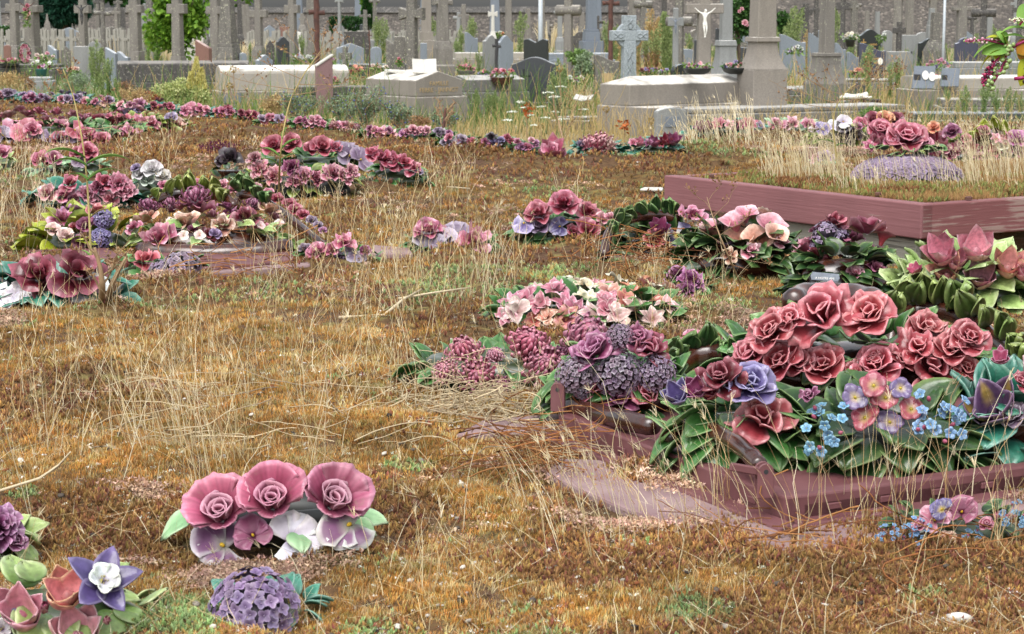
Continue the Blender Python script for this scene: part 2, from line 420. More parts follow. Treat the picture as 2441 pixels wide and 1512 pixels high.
 R = Mt[:3, :3]; T = Mt[:3, 3]
 nb.add(V @ R.T + T, f, C)
def rotz(a):
 c, s = math.cos(a), math.sin(a); m = np.eye(4); m[:2, :2] = [[c, -s], [s, c]]; return m
def roty(a):
 c, s = math.cos(a), math.sin(a); m = np.eye(4); m[0, 0] = c; m[0, 2] = s; m[2, 0] = -s; m[2, 2] = c; return m
def rotx(a):
 c, s = math.cos(a), math.sin(a); m = np.eye(4); m[1, 1] = c; m[1, 2] = -s; m[2, 1] = s; m[2, 2] = c; return m
def tr(x, y, z):
 m = np.eye(4); m[:3, 3] = (x, y, z); return m
def frame(p, n, spin=0.0, s=1.0):
 n = np.asarray(n, float); n = n / np.linalg.norm(n)
 a = np.array([1.0, 0, 0]) if abs(n[0]) < .8 else np.array([0, 1.0, 0])
 y = np.cross(n, a); y /= np.linalg.norm(y); x = np.cross(y, n)
 m = np.eye(4); m[:3, 0] = x * s; m[:3, 1] = y * s; m[:3, 2] = n * s; m[:3, 3] = p
 return m @ rotz(spin)
def vary(pal, r, k=.08):
 return np.clip(pal * (1 + r.uniform(-k, k, (1, 1))) * (1 + r.uniform(-k * .4, k * .4, (1, 3))), 0, 1)
def blob(nb, Mt, rx, ry, rz, col, nu=10, nv=6, half=False):
 a = np.linspace(0, 2 * PI, nu, endpoint=False); b = np.linspace(0 if half else -PI / 2, PI / 2, nv)
 A, B = np.meshgrid(a, b)
 P = np.stack([rx * np.cos(A) * np.cos(B), ry * np.sin(A) * np.cos(B), rz * np.sin(B)], -1).reshape(-1, 3)
 f = [(j * nu + i, j * nu + (i + 1) % nu, (j + 1) * nu + (i + 1) % nu, (j + 1) * nu + i) for j in range(nv - 1) for i in range(nu)]
 nb.add(P @ Mt[:3, :3].T + Mt[:3, 3], f, np.asarray(col))
def f_rose(nb, Mt, R, pal, r, lod=0, np_=None, open_=.0):
 n = np_ or (r.integers(8, 12) if lod == 0 else 9 if lod == 1 else 7); open_ = r.uniform(0, .7)
 th = R * .035 if lod == 0 else 0
 g = (8, 7) if lod == 0 else (6, 5) if lod == 1 else (5, 4)
 ph = r.uniform(0, 6)
 for i in range(n):
  t = i / (n - 1)
  az = ph + i * 2.399 + r.uniform(-.45, .45)
  r0 = R * (.02 + .10 * t)
  a0 = math.radians(86 - 60 * t - open_ * 20); a1 = math.radians(98 - 78 * t - open_ * 25)
  m = Mt @ rotz(az) @ tr(-R * .10 * (1 - t) + r0, 0, R * (.10 * (1 - t)))
  L = R * (.62 + .36 * t) * r.uniform(.85, 1.12); Wd = R * (.30 + .42 * t) * r.uniform(.85, 1.15)
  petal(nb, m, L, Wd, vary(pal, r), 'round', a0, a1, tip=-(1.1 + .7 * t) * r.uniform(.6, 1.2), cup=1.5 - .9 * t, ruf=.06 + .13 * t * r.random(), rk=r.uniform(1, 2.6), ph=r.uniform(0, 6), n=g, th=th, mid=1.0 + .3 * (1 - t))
def f_open(nb, Mt, R, pal, r, lod=0, k=5, ruf=.05):
 th = R * .03 if lod == 0 else 0
 g = (8, 6) if lod == 0 else (6, 5) if lod == 1 else (5, 4)
 for ring, (cnt, a, Ls) in enumerate(((k, .25, 1.0), (k - 1, .75, .8), (3, 1.2, .5))):
  for i in range(cnt):
   m = Mt @ rotz(i * 2 * PI / cnt + ring * .5 + r.uniform(-.15, .15)) @ tr(0, 0, R * .06 * ring)
   petal(nb, m, R * Ls, R * .56 * Ls + R * .08, vary(pal, r), 'round', a + .2, a + .05, tip=-.8 * r.uniform(.1, 1.1), cup=.85, ruf=ruf, rk=1.6, ph=r.uniform(0, 6), n=g, th=th)
 blob(nb, Mt @ tr(0, 0, R * .22), R * .1, R * .1, R * .14, pal[2] * .9, 7, 5)
def f_pansy(nb, Mt, R, pal, r, lod=0):
 th = R * .03 if lod == 0 else 0
 g = (8, 6) if lod == 0 else (5, 4)
 for az, L, w, z in ((1.9, .95, .55, 0), (-1.9 + 2 * PI, .95, .55, .01), (.95, .9, .5, .03), (-.95, .9, .5, .04), (0, 1.0, .62, .06)):
  m = Mt @ rotz(az + r.uniform(-.1, .1)) @ tr(0, 0, R * z)
  petal(nb, m, R * L, R * w, vary(pal, r), 'fan', .3, .1, tip=-.3, cup=.2, ruf=.06, rk=1.8, ph=r.uniform(0, 6), n=g, th=th, rim=.9, mid=2.6)
 blob(nb, Mt @ tr(0, 0, R * .08), R * .09, R * .07, R * .08, lin((206, 170, 50)), 7, 5)
def f_prim(nb, Mt, R, pal, r, lod=0):
 g = (5, 5) if lod == 0 else (4, 3)
 for i in range(5):
  petal(nb, Mt @ rotz(i * 2 * PI / 5 + r.uniform(-.15, .15)), R * r.uniform(.9, 1.1), R * .52, vary(pal, r, .12), 'fan', .35, .1, tip=-.2, cup=.1, ruf=.04, rk=1, ph=r.uniform(0, 6), n=g, th=R * .06 if lod == 0 else 0, mid=1.9, rim=.5)
 blob(nb, Mt @ tr(0, 0, R * .04), R * .13, R * .13, R * .1, lin((196, 176, 66)), 6, 4)
def f_chrys(nb, Mt, R, pal, r, lod=0):
 n = 64 if lod == 0 else 40 if lod == 1 else 26
 g = (4, 8) if lod == 0 else (3, 5)
 blob(nb, Mt, R * .5, R * .5, R * .5, pal[0], 10, 6)
 for i in range(n):
  t = (i + .5) / n; el = math.radians(88 - 92 * t); az = i * 2.399963
  m = Mt @ rotz(az) @ tr(R * .12 * math.cos(el), 0, R * .12)
  petal(nb, m, R * (1.0 + .25 * r.random()), R * .085, vary(pal, r, .12), 'strap', el - .35, el + .3, tip=r.uniform(2.2, 3.4), cup=2.2, n=g, th=R * .03 if lod == 0 else 0, mid=.9, rim=.8)
def f_carn(nb, Mt, R, pal, r, lod=0):
 n = 26 if lod == 0 else 18 if lod == 1 else 12
 g = (9, 5) if lod < 2 else (6, 4)
 for i in range(n):
  t = i / (n - 1); el = math.radians(85 - 70 * t)
  m = Mt @ rotz(i * 2.4) @ tr(R * .06 * t, 0, R * .1 * (1 - t))
  petal(nb, m, R * (.68 + .34 * t) * r.uniform(.9, 1.1), R * (.3 + .1 * t), vary(pal, r, .12), 'fan', el, el - .2, tip=-.7 * r.random(), cup=.3, ruf=.13, rk=2.2, ph=r.uniform(0, 6), n=g, rim=.8)
def f_tulip(nb, Mt, R, pal, r, lod=0, kcol=None):
 th = R * .04 if lod == 0 else 0
 g = (8, 8) if lod < 2 else (5, 5)
 for ring in (0, 1):
  for i in range(3):
   m = Mt @ rotz(i * 2.094 + ring * 1.047 + r.uniform(-.1, .1)) @ tr(R * (.08 + .05 * ring), 0, 0)
   petal(nb, m, R * 1.75, R * .66, np.clip(vary(pal[[1, 1, 2]] * np.array([[1.0], [1.3], [1.1]]), r), 0, .85), 'ovate', .35 if ring else .6, 1.85, tip=-.8 * r.uniform(.2, 1.3), cup=.95, ruf=.02, rk=1, ph=r.uniform(0, 6), n=g, th=th, vein=.02, kcol=kcol)
 blob(nb, Mt @ tr(0, 0, R * .3), R * .3, R * .3, R * .4, pal[1] * .6, 8, 6)
def f_lily(nb, Mt, R, pal, r, lod=0, k=6, lift=.45):
 th = R * .03 if lod == 0 else 0
 g = (7, 8) if lod < 2 else (4, 5)
 for i in range(k):
  m = Mt @ rotz(i * 2 * PI / k + r.uniform(-.15, .15))
  petal(nb, m, R * 1.05, R * .34, vary(pal, r), 'ovate', lift + .5, lift - .3, tip=-.9 * r.uniform(.3, 1.3), cup=.5, ruf=.06, rk=1.2, ph=r.uniform(0, 6), n=g, th=th, vein=.03)
 for i in range(5):
  a = r.uniform(0, 6.3); blob(nb, Mt @ rotz(a) @ tr(R * .1, 0, R * .3), R * .03, R * .03, R * .16, lin((200, 170, 110)), 5, 4)
def f_orchid(nb, Mt, R, pal, r, lod=0):
 th = R * .03 if lod == 0 else 0
 g = (8, 7) if lod < 2 else (5, 4)
 for i, (az, L, w) in enumerate(((0.5, 1.05, .42), (2.2, 1.0, .5), (3.6, 1.05, .4), (5.2, 1.0, .5), (1.3, .8, .45))):
  m = Mt @ rotz(az + r.uniform(-.2, .2)) @ tr(0, 0, R * .03 * i)
  petal(nb, m, R * L, R * w, vary(pal, r), 'ovate' if i % 2 == 0 else 'round', .7, .1, tip=-.9 * r.uniform(.2, 1.3), cup=.4, ruf=.11, rk=1.7, ph=r.uniform(0, 6), n=g, th=th)
 petal(nb, Mt @ rotz(r.uniform(0, 6)), R * .6, R * .36, vary(pal[[2, 1, 2]] * .95, r), 'round', 1.3, .9, tip=-1, cup=1.4, ruf=.1, n=g, th=th)
def f_trumpet(nb, Mt, R, pal, r, lod=0):
 nu, nv = 22, 8
 A, V = np.meshgrid(np.linspace(0, 2 * PI, nu), np.linspace(0, 1, nv), indexing='ij')
 rad = R * (.16 + .25 * V + .62 * V ** 4) * (1 + .05 * V * np.sin(A * 5 + 1)); z = R * (-.9 + 1.15 * V) + R * .1 * V ** 4 * np.sin(A * 3 + r.uniform(0, 6))
 P = np.stack([rad * np.cos(A), rad * np.sin(A), z], -1).reshape(-1, 3)
 k = V.reshape(-1, 1); c = pal[1] * (1 - k) + pal[1] * k * (1 + .08 * np.cos(A * 14).reshape(-1, 1)); e = k ** 12
 nb.add(P @ Mt[:3, :3].T + Mt[:3, 3], grid_faces(nu, nv), np.clip(c * (1 - e) + pal[2] * e, 0, 1))
 blob(nb, Mt @ tr(0, 0, -R * .3), R * .06, R * .06, R * .35, lin((220, 200, 150)), 6, 5)
def f_fan(nb, Mt, R, pal, r, lod=0):
 """wide ribbed cabbage-like bloom with an upright fluted back and a rose heart"""
 for az, L, w, a0, a1 in ((PI, 1.2, .72, 1.05, .75), (PI - 1.0, 1.15, .66, .95, .6), (PI + 1.0, 1.15, .66, .95, .6), (1.7, .95, .5, .7, .4), (-1.7, .95, .5, .7, .4), (.6, .42, .36, .7, .3), (-.7, .42, .36, .7, .3)):
  petal(nb, Mt @ rotz(az + r.uniform(-.2, .2)) @ tr(R * .12, 0, R * r.uniform(0, .04)), R * L * r.uniform(.9, 1.05), R * w, vary(pal, r, .12), 'fan', a0, a1, tip=-r.uniform(.3, .9), cup=.25, ruf=.05, rk=2.6, ph=r.uniform(0, 6), n=(20, 8), th=R * .02, ribs=.022, rim=.7)
 for i in range(8):
  t = i / 7; az = i * 2.4
  petal(nb, Mt @ rotz(az) @ tr(R * .04 * t, 0, 0), R * (.46 + .26 * t), R * (.3 + .2 * t), vary(pal * np.array([[.4], [.55], [.85]]), r), 'round', 1.45 - .45 * t, 1.6 - .6 * t, tip=-.6, cup=1.2, ruf=.02, n=(7, 6), th=R * .02)
def f_cluster(nb, Mt, R, pal, r, lod=0, k=4, cnt=None, flat=.8, fs=.17, hemi=.15, centre=None):
 """dome of small florets (hydrangea, lilac, forget-me-not)"""
 n = cnt or (105 if lod == 0 else 60 if lod == 1 else 30)
 blob(nb, Mt, R * .8, R * .8, R * .72 * flat, pal[0] * .35, 12, 7)
 for i in range(n):
  t = (i + .5) / n; zc = 1 - t * (1 + hemi); az = i * 2.399963 + r.uniform(-.1, .1)
  rr = math.sqrt(max(0, 1 - zc * zc)); q = np.array([rr * math.cos(az), rr * math.sin(az), zc * flat])
  nn = q + np.array([0, 0, .25]) + r.uniform(-.25, .25, 3)
  m = Mt @ frame(q * R * r.uniform(.86, .98), nn, r.uniform(0, 6))
  p = vary(pal, r, .16)
  for j in range(k):
   petal(nb, m @ rotz(j * 2 * PI / k), R * fs, R * fs * .46, p, 'oval', .45, .15, tip=-.2, cup=.3, n=(4, 4) if lod == 0 else (3, 3), mid=1.4, rim=.55)
  blob(nb, m @ tr(0, 0, R * fs * .12), R * fs * .12, R * fs * .12, R * fs * .12, centre if centre is not None else pal[2], 5, 3)
def f_lilac(nb, Mt, R, pal, r, lod=0):
 f_cluster(nb, Mt, R, pal, r, lod, k=4, cnt=120 if lod == 0 else 60 if lod == 1 else 30, fs=.125 if lod == 0 else .21, flat=.95)
def f_forget(nb, Mt, R, pal, r, lod=0):
 n = 21
 for i in range(n):
  a = r.uniform(0, 6.3); q = R * math.sqrt(r.random()); z = R * r.uniform(.3, .8)
  m = Mt @ frame((q * math.cos(a), q * math.sin(a), z), (math.cos(a) * .5 + r.uniform(-.4, .4), math.sin(a) * .5 + r.uniform(-.4, .4), 1), r.uniform(0, 6))
  s = R * .225
  if i % 4 == 3:
   blob(nb, m, s * .35, s * .35, s * .6, PAL['pink'][1], 7, 5); continue
  p = vary(pal, r, .12)
  for j in range(5): petal(nb, m @ rotz(j * 1.2566), s, s * .4, p, 'fan', .5, .1, cup=.2, n=(4, 4), th=s * .08, rim=.6)
  blob(nb, m @ tr(0, 0, s * .05), s * .15, s * .15, s * .15, lin((190, 200, 150)), 5, 3)
  blob(nb, m @ tr(0, 0, -s * .7), s * .14, s * .14, s * .75, p[0], 5, 4)
def f_bud(nb, Mt, R, pal, r, lod=0):
 for i in range(4):
  petal(nb, Mt @ rotz(i * 1.57), R * 1.7, R * .55, vary(pal, r), 'ovate', .9, 1.9, cup=1, n=(5, 6), th=0)
 blob(nb, Mt @ tr(0, 0, R * .5), R * .4, R * .4, R * .7, pal[1], 8, 6)
def f_star(nb, Mt, R, pal, r, lod=0):
 """columbine: five broad pointed sepals behind a pale open cup"""
 for i in range(5):
  petal(nb, Mt @ rotz(i * 1.2566 + .2), R * 1.1, R * .36, vary(PAL['purple'], r), 'ovate', .25, .05, cup=.4, n=(7, 7), th=R * .03, vein=.04, rim=.4)
 for i in range(5):
  petal(nb, Mt @ rotz(i * 1.2566 + .8) @ tr(0, 0, R * .12), R * .55, R * .26, vary(pal, r), 'fan', .8, .2, cup=.7, n=(7, 6), th=R * .03, mid=2.2)
 for i in range(14):
  a = r.uniform(0, 6.3); q = R * .13 * math.sqrt(r.random())
  blob(nb, Mt @ tr(q * math.cos(a), q * math.sin(a), R * .24), R * .02, R * .02, R * .06, lin((196, 186, 120)), 5, 4)
FL = {'rose': (f_rose, 'rose'), 'open': (f_open, 'open_flower'), 'pansy': (f_pansy, 'pansy'), 'prim': (f_prim, 'primrose'), 'chrys': (f_chrys, 'chrysanthemum'),
      'carn': (f_carn, 'carnation'), 'tulip': (f_tulip, 'tulip'), 'lily': (f_lily, 'lily'), 'orchid': (f_orchid, 'orchid'), 'trump': (f_trumpet, 'trumpet_flower'),
      'fan': (f_fan, 'fluted_flower'), 'clus': (f_cluster, 'hydrangea_head'), 'lilac': (f_lilac, 'lilac_head'), 'forget': (f_forget, 'forget_me_not_spray'), 'bud': (f_bud, 'bud'), 'star': (f_star, 'columbine')}
TILT = {'tulip': .2, 'bud': .4, 'trump': .5, 'pansy': 1.1, 'prim': 1.3, 'fan': .3, 'star': .7, 'rose': .42, 'open': .38, 'carn': .5, 'lily': .5, 'orchid': .6, 'clus': .4, 'lilac': .4, 'forget': .8}
RS = {'rose': .98, 'fan': 1.12, 'tulip': 1.0, 'clus': 1.0, 'lilac': 1.0, 'chrys': 1.0, 'prim': .95, 'carn': 1.05, 'forget': 1.1, 'open': .94, 'trump': 1.15, 'pansy': 1.18, 'lily': 1.1, 'orchid': 1.1}
def leaf_at(nb, p, out, L, pal, r, up=.25, wd=.42, serr=False, th=0.0, lod=0, droop=-.6):
 """a leaf starting at p, running in the horizontal direction out"""
 az = math.atan2(out[1], out[0])
 m = tr(*p) @ rotz(az) @ rotx(r.uniform(-.5, .5))
 petal(nb, m, L, L * wd, vary(pal, r, .12), 'ovate', up + .25, up - .2, tip=droop * r.uniform(.3, 1.3), cup=-.25 if r.random() < .4 else .35, ruf=.045, rk=2.4, ph=r.uniform(0, 6),
          n=(9, 8) if lod == 0 else (7, 6) if lod == 1 else (5, 4), th=th, vein=.04, mid=1.3, rim=.75)
seed_no = [100]
def arrangement(name, label, cat, fl, x, y, rx, leaf='green', h=.06, ry=None, nleaf=None, base='dome', leafL=None, group='ceramic flower pieces on the moss mound', mat='glaze', bmat=None, lod=None, up=.25, hf=None, z=0.0):
 """fl: 'type colour x y r [h]; ...' in picture coordinates on the surface; x, y: centre of the piece on the ground; rx: half width in picture units"""
 seed_no[0] += 1; r = np.random.default_rng(seed_no[0])
 c = G(x, y, z); h0 = h; h = max(h - z, .03) if z else h; d = c[1]; k = mpp(math.hypot(d, EYE))
 RX = rx * k; RY = (ry * k) if ry else RX * .75
 if lod is None: lod = 0 if d < 5.2 else 1 if d < 9 else 2
 root = empty(name, c, label, cat, group)
 pts = []
 cam = np.array([0, 0, EYE])
 th0 = .002 if lod == 0 else 0
 for it in fl.split(';'):
  it = it.split()
  if not it: continue
  ty, co, fx, fy, fr = it[0], it[1], float(it[2]), float(it[3]), float(it[4])
  hh = float(it[5]) if len(it) > 5 else h0
  if z: hh += .05
  p = G(fx, fy, hh)
  tw = cam - p; p = p + tw / np.linalg.norm(tw) * min(.038, RX * .2)
  off = p - c
  lim = RY * 1.25
  if abs(off[1]) > lim:
   dd = c[1] + math.copysign(lim, off[1]); q = ray(fx, fy) * (dd / ray(fx, fy)[1]); p = q + cam
  R = fr * mpp(np.linalg.norm(p - cam)) * RS.get(ty, .92)
  off = p - c
  rad = np.array([off[0] / max(RX, 1e-3), off[1] / max(RY, 1e-3), 0]) * .55
  tc = cam - p; tc /= np.linalg.norm(tc)
  nn = np.array([0, 0, 1.0]) + tc * TILT.get(ty, .8) * .9 + rad + np.array([r.uniform(-.15, .15), r.uniform(-.1, .1), 0])
  m = frame(np.zeros(3), nn, r.uniform(0, 6.3))
  if ty == 'fan':
   zz = nn / np.linalg.norm(nn); xx = tc - zz * (tc @ zz); xx /= np.linalg.norm(xx); m[:3, 0] = xx; m[:3, 1] = np.cross(zz, xx); m[:3, 2] = zz
  fn, kind = FL[ty]
  nb = NB()
  kw = {}
  if ty == 'clus' and lod: kw = {'fs': .21}
  if ty == 'tulip' and co == 'iris': kw = {'kcol': np.array(lin((210, 180, 50)))}
  if ty == 'rose' and lod: R *= 1.08
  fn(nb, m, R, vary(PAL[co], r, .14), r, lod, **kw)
  if ty not in ('clus', 'lilac', 'forget', 'trump', 'fan'):
   w1, w2, w3 = r.uniform(0, 6, 3)
   nb.v = [v + R * .085 * np.stack([np.sin(v[:, 1] / R * 2.6 + w1), np.sin(v[:, 2] / R * 2.4 + w2), np.sin(v[:, 0] / R * 2.8 + w3)], 1) for v in nb.v]
  sink = {'tulip': 1.0, 'rose': .4, 'clus': .15, 'lilac': .25, 'trump': 0, 'bud': .6, 'lily': .35, 'orchid': .3, 'fan': .45}.get(ty, .25)
  nvec = nn / np.linalg.norm(nn)
  o = nb.build(kind, M[mat], root, True, loc=(p - nvec * R * sink) - c)
  pts.append((p - c, R))
 bm = bmat or 'green_glaze'
 H = max(.02, .66 * max(p[2] for p, _ in pts))
 if base == 'dome':
  pb = PB(); hb = H * .8
  pb.lathe([(1.0, 0), (.98, hb * .4), (.84, hb * .72), (.55, hb * .94), (.0001, hb)], (0, 0, -.005), 28, RX * .88, RY * .88)
  pb.build('base', M[bm], root, smooth=True)
 elif base == 'ring':
  pb = PB(); tr_ = min(.035, RX * .22)
  pb.tube([((RX - tr_) * math.cos(a), (RY - tr_) * math.sin(a), tr_ * .8) for a in np.linspace(0, 2 * PI, 33)], tr_, 10)
  pb.build('ring_base', M[bm], root, smooth=True)
  tb = pb
 elif base == 'pot':
  pb = PB(); pb.lathe([(.55, 0), (.6, .01), (.8, h * .5), (1.0, h * .72), (.95, h * .78), (.5, h * .7), (.0001, h * .72)], (0, 0, -.005), 24, RX * .8, RY * .8)
  pb.build('bowl', M[bm], root, smooth=True)
 if leaf:
  lp = LEAF[leaf]; nb = NB()
  LL = (leafL * k) if leafL else min(.085, RX * .55)
  nl = int((nleaf or 20) * 1.9)
  for i in range(nl):
   a = i * 2.399 + r.uniform(-.2, .2)
   q = r.uniform(.78, 1.12) if base == 'ring' or i % 3 else r.uniform(.3, .85)
   p = np.array([RX * q * math.cos(a), RY * q * math.sin(a), (H * .82 * math.sqrt(max(0, 1 - q * q)) if base != 'ring' else h * .6) + .010])
   sl = math.atan(H / ((RX + RY) / 2) * q / math.sqrt(max(.06, 1 - q * q)))
   uu = up * r.uniform(.4, 1.3) + .15 - .8 * sl if math.sin(a) < .3 else up * r.uniform(.5, 1.3) + .5
   leaf_at(nb, p, (math.cos(a) * RX, math.sin(a) * RY), LL * r.uniform(.8, 1.25), lp, r, up=uu, wd=.46, th=th0, lod=lod)
  nb.build('foliage', M[mat], root)
 return root
def auto_fl(x0, x1, y0, y1, n, r0, cols, types, seed):
 r = random.Random(seed); s = []
 for i in range(n):
  t = (i + .5) / n; x = x0 + (x1 - x0) * t + r.uniform(-4, 4); y = y0 + (y1 - y0) * r.random()
  s.append(f"{r.choice(types)} {r.choice(cols)} {x:.0f} {y:.0f} {r0 * r.uniform(.8, 1.2):.0f}")
 return ';'.join(s)
A = arrangement
CW, CB = 'ceramic wreath', 'ceramic bouquet'
A('ceramic_wreath', 'low oval ceramic wreath with three fluted pink blooms and white-edged pansies in the foreground moss', CW,
  'fan pink 522 1212 80 .06;fan pink 648 1184 80 .08;fan pink 800 1184 80 .08;pansy pansyw 524 1292 66 .12;pansy plum 602 1272 44 .12;pansy whitev 704 1286 68 .12;pansy pansyw 830 1250 66 .13',
  672, 1272, 200, 'mist', .06, ry=140, base='ring', bmat='black_glaze', nleaf=4, leafL=80, up=.15, mat='matte_glaze', z=.022)
A('ceramic_hydrangea', 'domed lilac hydrangea with teal leaves low in the foreground moss', CB,
  'clus lilac 602 1448 106 .075', 635, 1470, 112, 'teal', .045, ry=100, base='dome', nleaf=9, leafL=62, mat='matte_glaze')
A('ceramic_bouquet', 'bottom-left bouquet of coral tulips with a white and violet columbine', CB,
  'tulip fire 160 1400 54 .12;star whitev 255 1375 92 .15;tulip tulp 45 1450 58 .10;tulip tulp 188 1495 60 .06;star whitev 8 1505 60 .04;bud pink 105 1450 26 .09;tulip tulp -55 1500 58 .06;bud rose 255 1480 20 .05',
  120, 1500, 215, 'pale', .09, ry=140, nleaf=13, leafL=100, up=-.1)
A('ceramic_bouquet', 'mauve carnation piece with pale leaves cut off by the left edge', CB,
  'carn magenta 5 1255 58 .08;carn magenta -70 1290 55 .07;open magenta 35 1290 34 .05;bud white 8 1335 18 .04', -30, 1325, 95, 'pale', .07, ry=75, nleaf=14, leafL=75, up=-.1)
A('ceramic_bouquet', 'small posy of sky-blue forget-me-nots and pink pansies half sunk in moss at lower right', CB,
  'forget blue 2120 1278 26 .03;forget blue 2185 1272 32 .04;forget blue 2318 1288 30 .035;forget blue 2415 1228 34 .05;open peach 2258 1290 30 .03;pansy rose 2230 1235 34 .06;pansy plum 2290 1215 36 .065;open pink 2190 1252 22 .05;open pink 2350 1250 22 .05;pansy pansyp 2245 1212 26 .06;forget blue 2460 1260 30 .04;bud rose 2375 1230 16 .05',
  2285, 1275, 175, 'dgreen', .035, ry=75, nleaf=14, leafL=40)
A('ceramic_bouquet', 'three dark red roses over teal leaves with white and violet pansies', CB,
  'rose darkred 85 655 60 .11;rose darkred 187 648 68 .12;rose darkred 112 700 50 .07;pansy whitev 15 702 38 .05;pansy whitev 215 692 44 .05;pansy whitev 45 700 34 .05;pansy lilac 185 690 34 .06',
  130, 716, 150, 'teal', .05, ry=75, nleaf=26, leafL=78, up=.15)
A('ceramic_posy', 'small coral rose and flat purple hydrangea posy with green ribbon stem by the concrete edge', CB,
  'rose coral 350 612 32 .06;clus mauve 432 640 48 .03;bud coral 300 630 16 .04;open coral 318 622 18 .04;clus mauve 385 645 30 .03', 380, 655, 105, 'green', .03, ry=45, nleaf=14, leafL=34, mat='matte_glaze')
A('ceramic_bouquet', 'bouquet of pale pink and plum blooms with yellow-green leaves beside the brown trough', CB,
  'rose pink 148 515 32 .12;rose coral 235 502 30 .13;lilac purple 247 520 26 .12;open blush 128 548 24 .08;open blush 155 560 24 .07;open plum 205 535 26 .10;rose coral 180 545 22 .08;lilac purple 240 566 26 .06;open magenta 170 500 30 .13;open rose 205 560 18 .06;prim plum 190 575 22 .05',
  205, 592, 112, 'lime', .085, ry=85, nleaf=26, leafL=62, up=.8)
A('ceramic_trough', 'brown glazed trough filled with peach and crimson roses and pale green leaves', 'ceramic trough',
  'rose peach 340 520 33 .115;rose pink 372 560 42 .085;rose peach 442 522 40 .12;rose pink 478 495 36 .14;rose peach 530 536 34 .11;rose darkred 586 515 40 .13;rose peach 642 497 30 .14;chrys plum 470 474 46 .16;chrys plum 356 495 34 .14;chrys plum 405 490 26 .14;chrys plum 600 490 26 .14;prim blush 415 495 12 .13;prim blush 438 560 15 .08;prim blush 475 560 15 .08;prim blush 622 535 14 .1;prim blush 665 530 14 .1;prim plum 545 505 18 .13;prim blush 405 525 12 .11;open plum 460 545 16 .09;open lilac 515 558 18 .09;open plum 655 518 20 .11;rose pink 318 540 20 0.1;open rose 400 548 18 0.09;rose darkred 500 555 24 0.08;open peach 560 552 22 0.08;rose crimson 615 530 26 0.1;rose rose 660 515 22 0.11;open pink 430 495 22 0.13;rose plum 540 490 22 0.14;open coral 352 545 18 0.07;rose pink 505 512 22 0.12',
  505, 605, 192, 'pale', .085, ry=80, nleaf=46, leafL=40, up=.2, bmat='brown')
A('ceramic_bouquet', 'mound of mauve-pink carnations on a flat skirt of teal leaves', CB,
  'rose rose 112 458 28 .09;rose pink 150 460 26 .09;rose crimson 165 436 26 .11;carn rose 205 462 26 .09;carn pink 235 448 24 .10;rose crimson 250 428 24 .12;carn rose 283 440 32 .11;carn rose 302 455 26 .09;rose rose 262 470 24 .08;carn rose 180 475 24 .07;open rose 225 478 18 .07', 205, 490, 128, 'teal', .05, ry=52, nleaf=30, leafL=46, up=.1)
A('ceramic_bouquet', 'weathered white ceramic roses with grey-green leaves', CB,
  'open white 362 405 30 .07;open white 332 415 22 .06;open white 388 420 24 .05;open white 350 428 24 .04;open lilac 322 400 14 .05;open purple 400 402 14 .03', 358, 440, 54, 'mist', .045, ry=32, nleaf=12, leafL=22, mat='matte_glaze')
A('ceramic_pot', 'small brown pot holding one blackened rose', 'ceramic pot', 'rose black 550 378 34 .07;open black 528 385 20 .06', 548, 402, 38, 'dgreen', .06, ry=26, base='pot', bmat='brown', nleaf=8, leafL=22, group='ceramic pots')
A('ceramic_bouquet', 'wide spray of ragged pink carnations above dark leaves', CB,
  'carn rose 620 400 27 .09;carn rose 652 418 29 .07;carn plum 692 398 24 .09;carn rose 722 415 27 .08;carn pink 757 425 24 .07;carn rose 790 412 30 .08;carn rose 820 420 26 .07;carn rose 700 432 22 .05;carn rose 838 408 20 .08;carn rose 605 378 20 .1', 718, 452, 135, 'olive', .05, ry=55, nleaf=26, leafL=34, bmat='black_glaze')
A('ceramic_bouquet', 'crimson open roses and mauve violets over bright green leaves', CB,
  'open crimson 650 348 34 .10;open crimson 694 344 34 .10;open crimson 770 350 36 .10;open crimson 742 354 24 .08;open crimson 801 350 20 .1;pansy mauve 832 366 30 .09;pansy mauve 862 378 30 .08;pansy mauve 815 352 20 .1', 735, 388, 118, 'green', .06, ry=48, nleaf=32, leafL=34, up=.25)
A('ceramic_bouquet', 'tight ruffled crimson roses sloping to the right, dried stonecrop in front', CB,
  'rose crimson 905 370 26 .09;rose crimson 935 378 28 .08;rose crimson 962 388 26 .07;rose crimson 985 402 22 .05;rose crimson 925 392 24 .05;rose crimson 890 362 20 .09;open mauve 1000 410 12 .03', 940, 415, 75, 'green', .05, ry=40, nleaf=20, leafL=26)
A('ceramic_posy', 'pink rose and mauve violets posy left of the pink slab', CB,
  'rose pink 822 578 28 .08;open pink 790 595 24 .05;open pink 752 600 30 .05;open mauve 727 592 20 .05;pansy mauve 848 602 28 .05;open plum 870 598 18 .05;open crimson 770 610 18 .03;open mauve 805 612 18 .03', 795, 625, 92, 'green', .04, ry=38, nleaf=22, leafL=28)
A('ceramic_posy', 'two pink roses with mauve violets on a low mat of leaves mid mound', CB,
  'open pink 1018 550 43 .08;open pink 1045 556 31 .07;rose pink 1128 572 43 .06;pansy mauve 1018 585 41 .04;pansy mauve 1058 577 36 .05;pansy mauve 1092 553 36 .07;pansy lilac 1075 590 29 .03', 1075, 602, 102, 'green', .035, ry=38, nleaf=26, leafL=38, up=.12)
A('ceramic_bouquet', 'crimson roses stacked in a mound above purple violets, centre of the mound', CB,
  'open crimson 1342 487 44 .14;open crimson 1286 510 42 .10;rose crimson 1402 505 38 .10;rose crimson 1402 543 38 .06;pansy purple 1250 532 28 .07;open mauve 1285 538 34 .06;pansy purple 1332 540 26 .06;open crimson 1368 550 22 .05;open rose 1436 522 22 .08', 1342, 568, 112, 'green', .06, ry=55, nleaf=34, leafL=36)
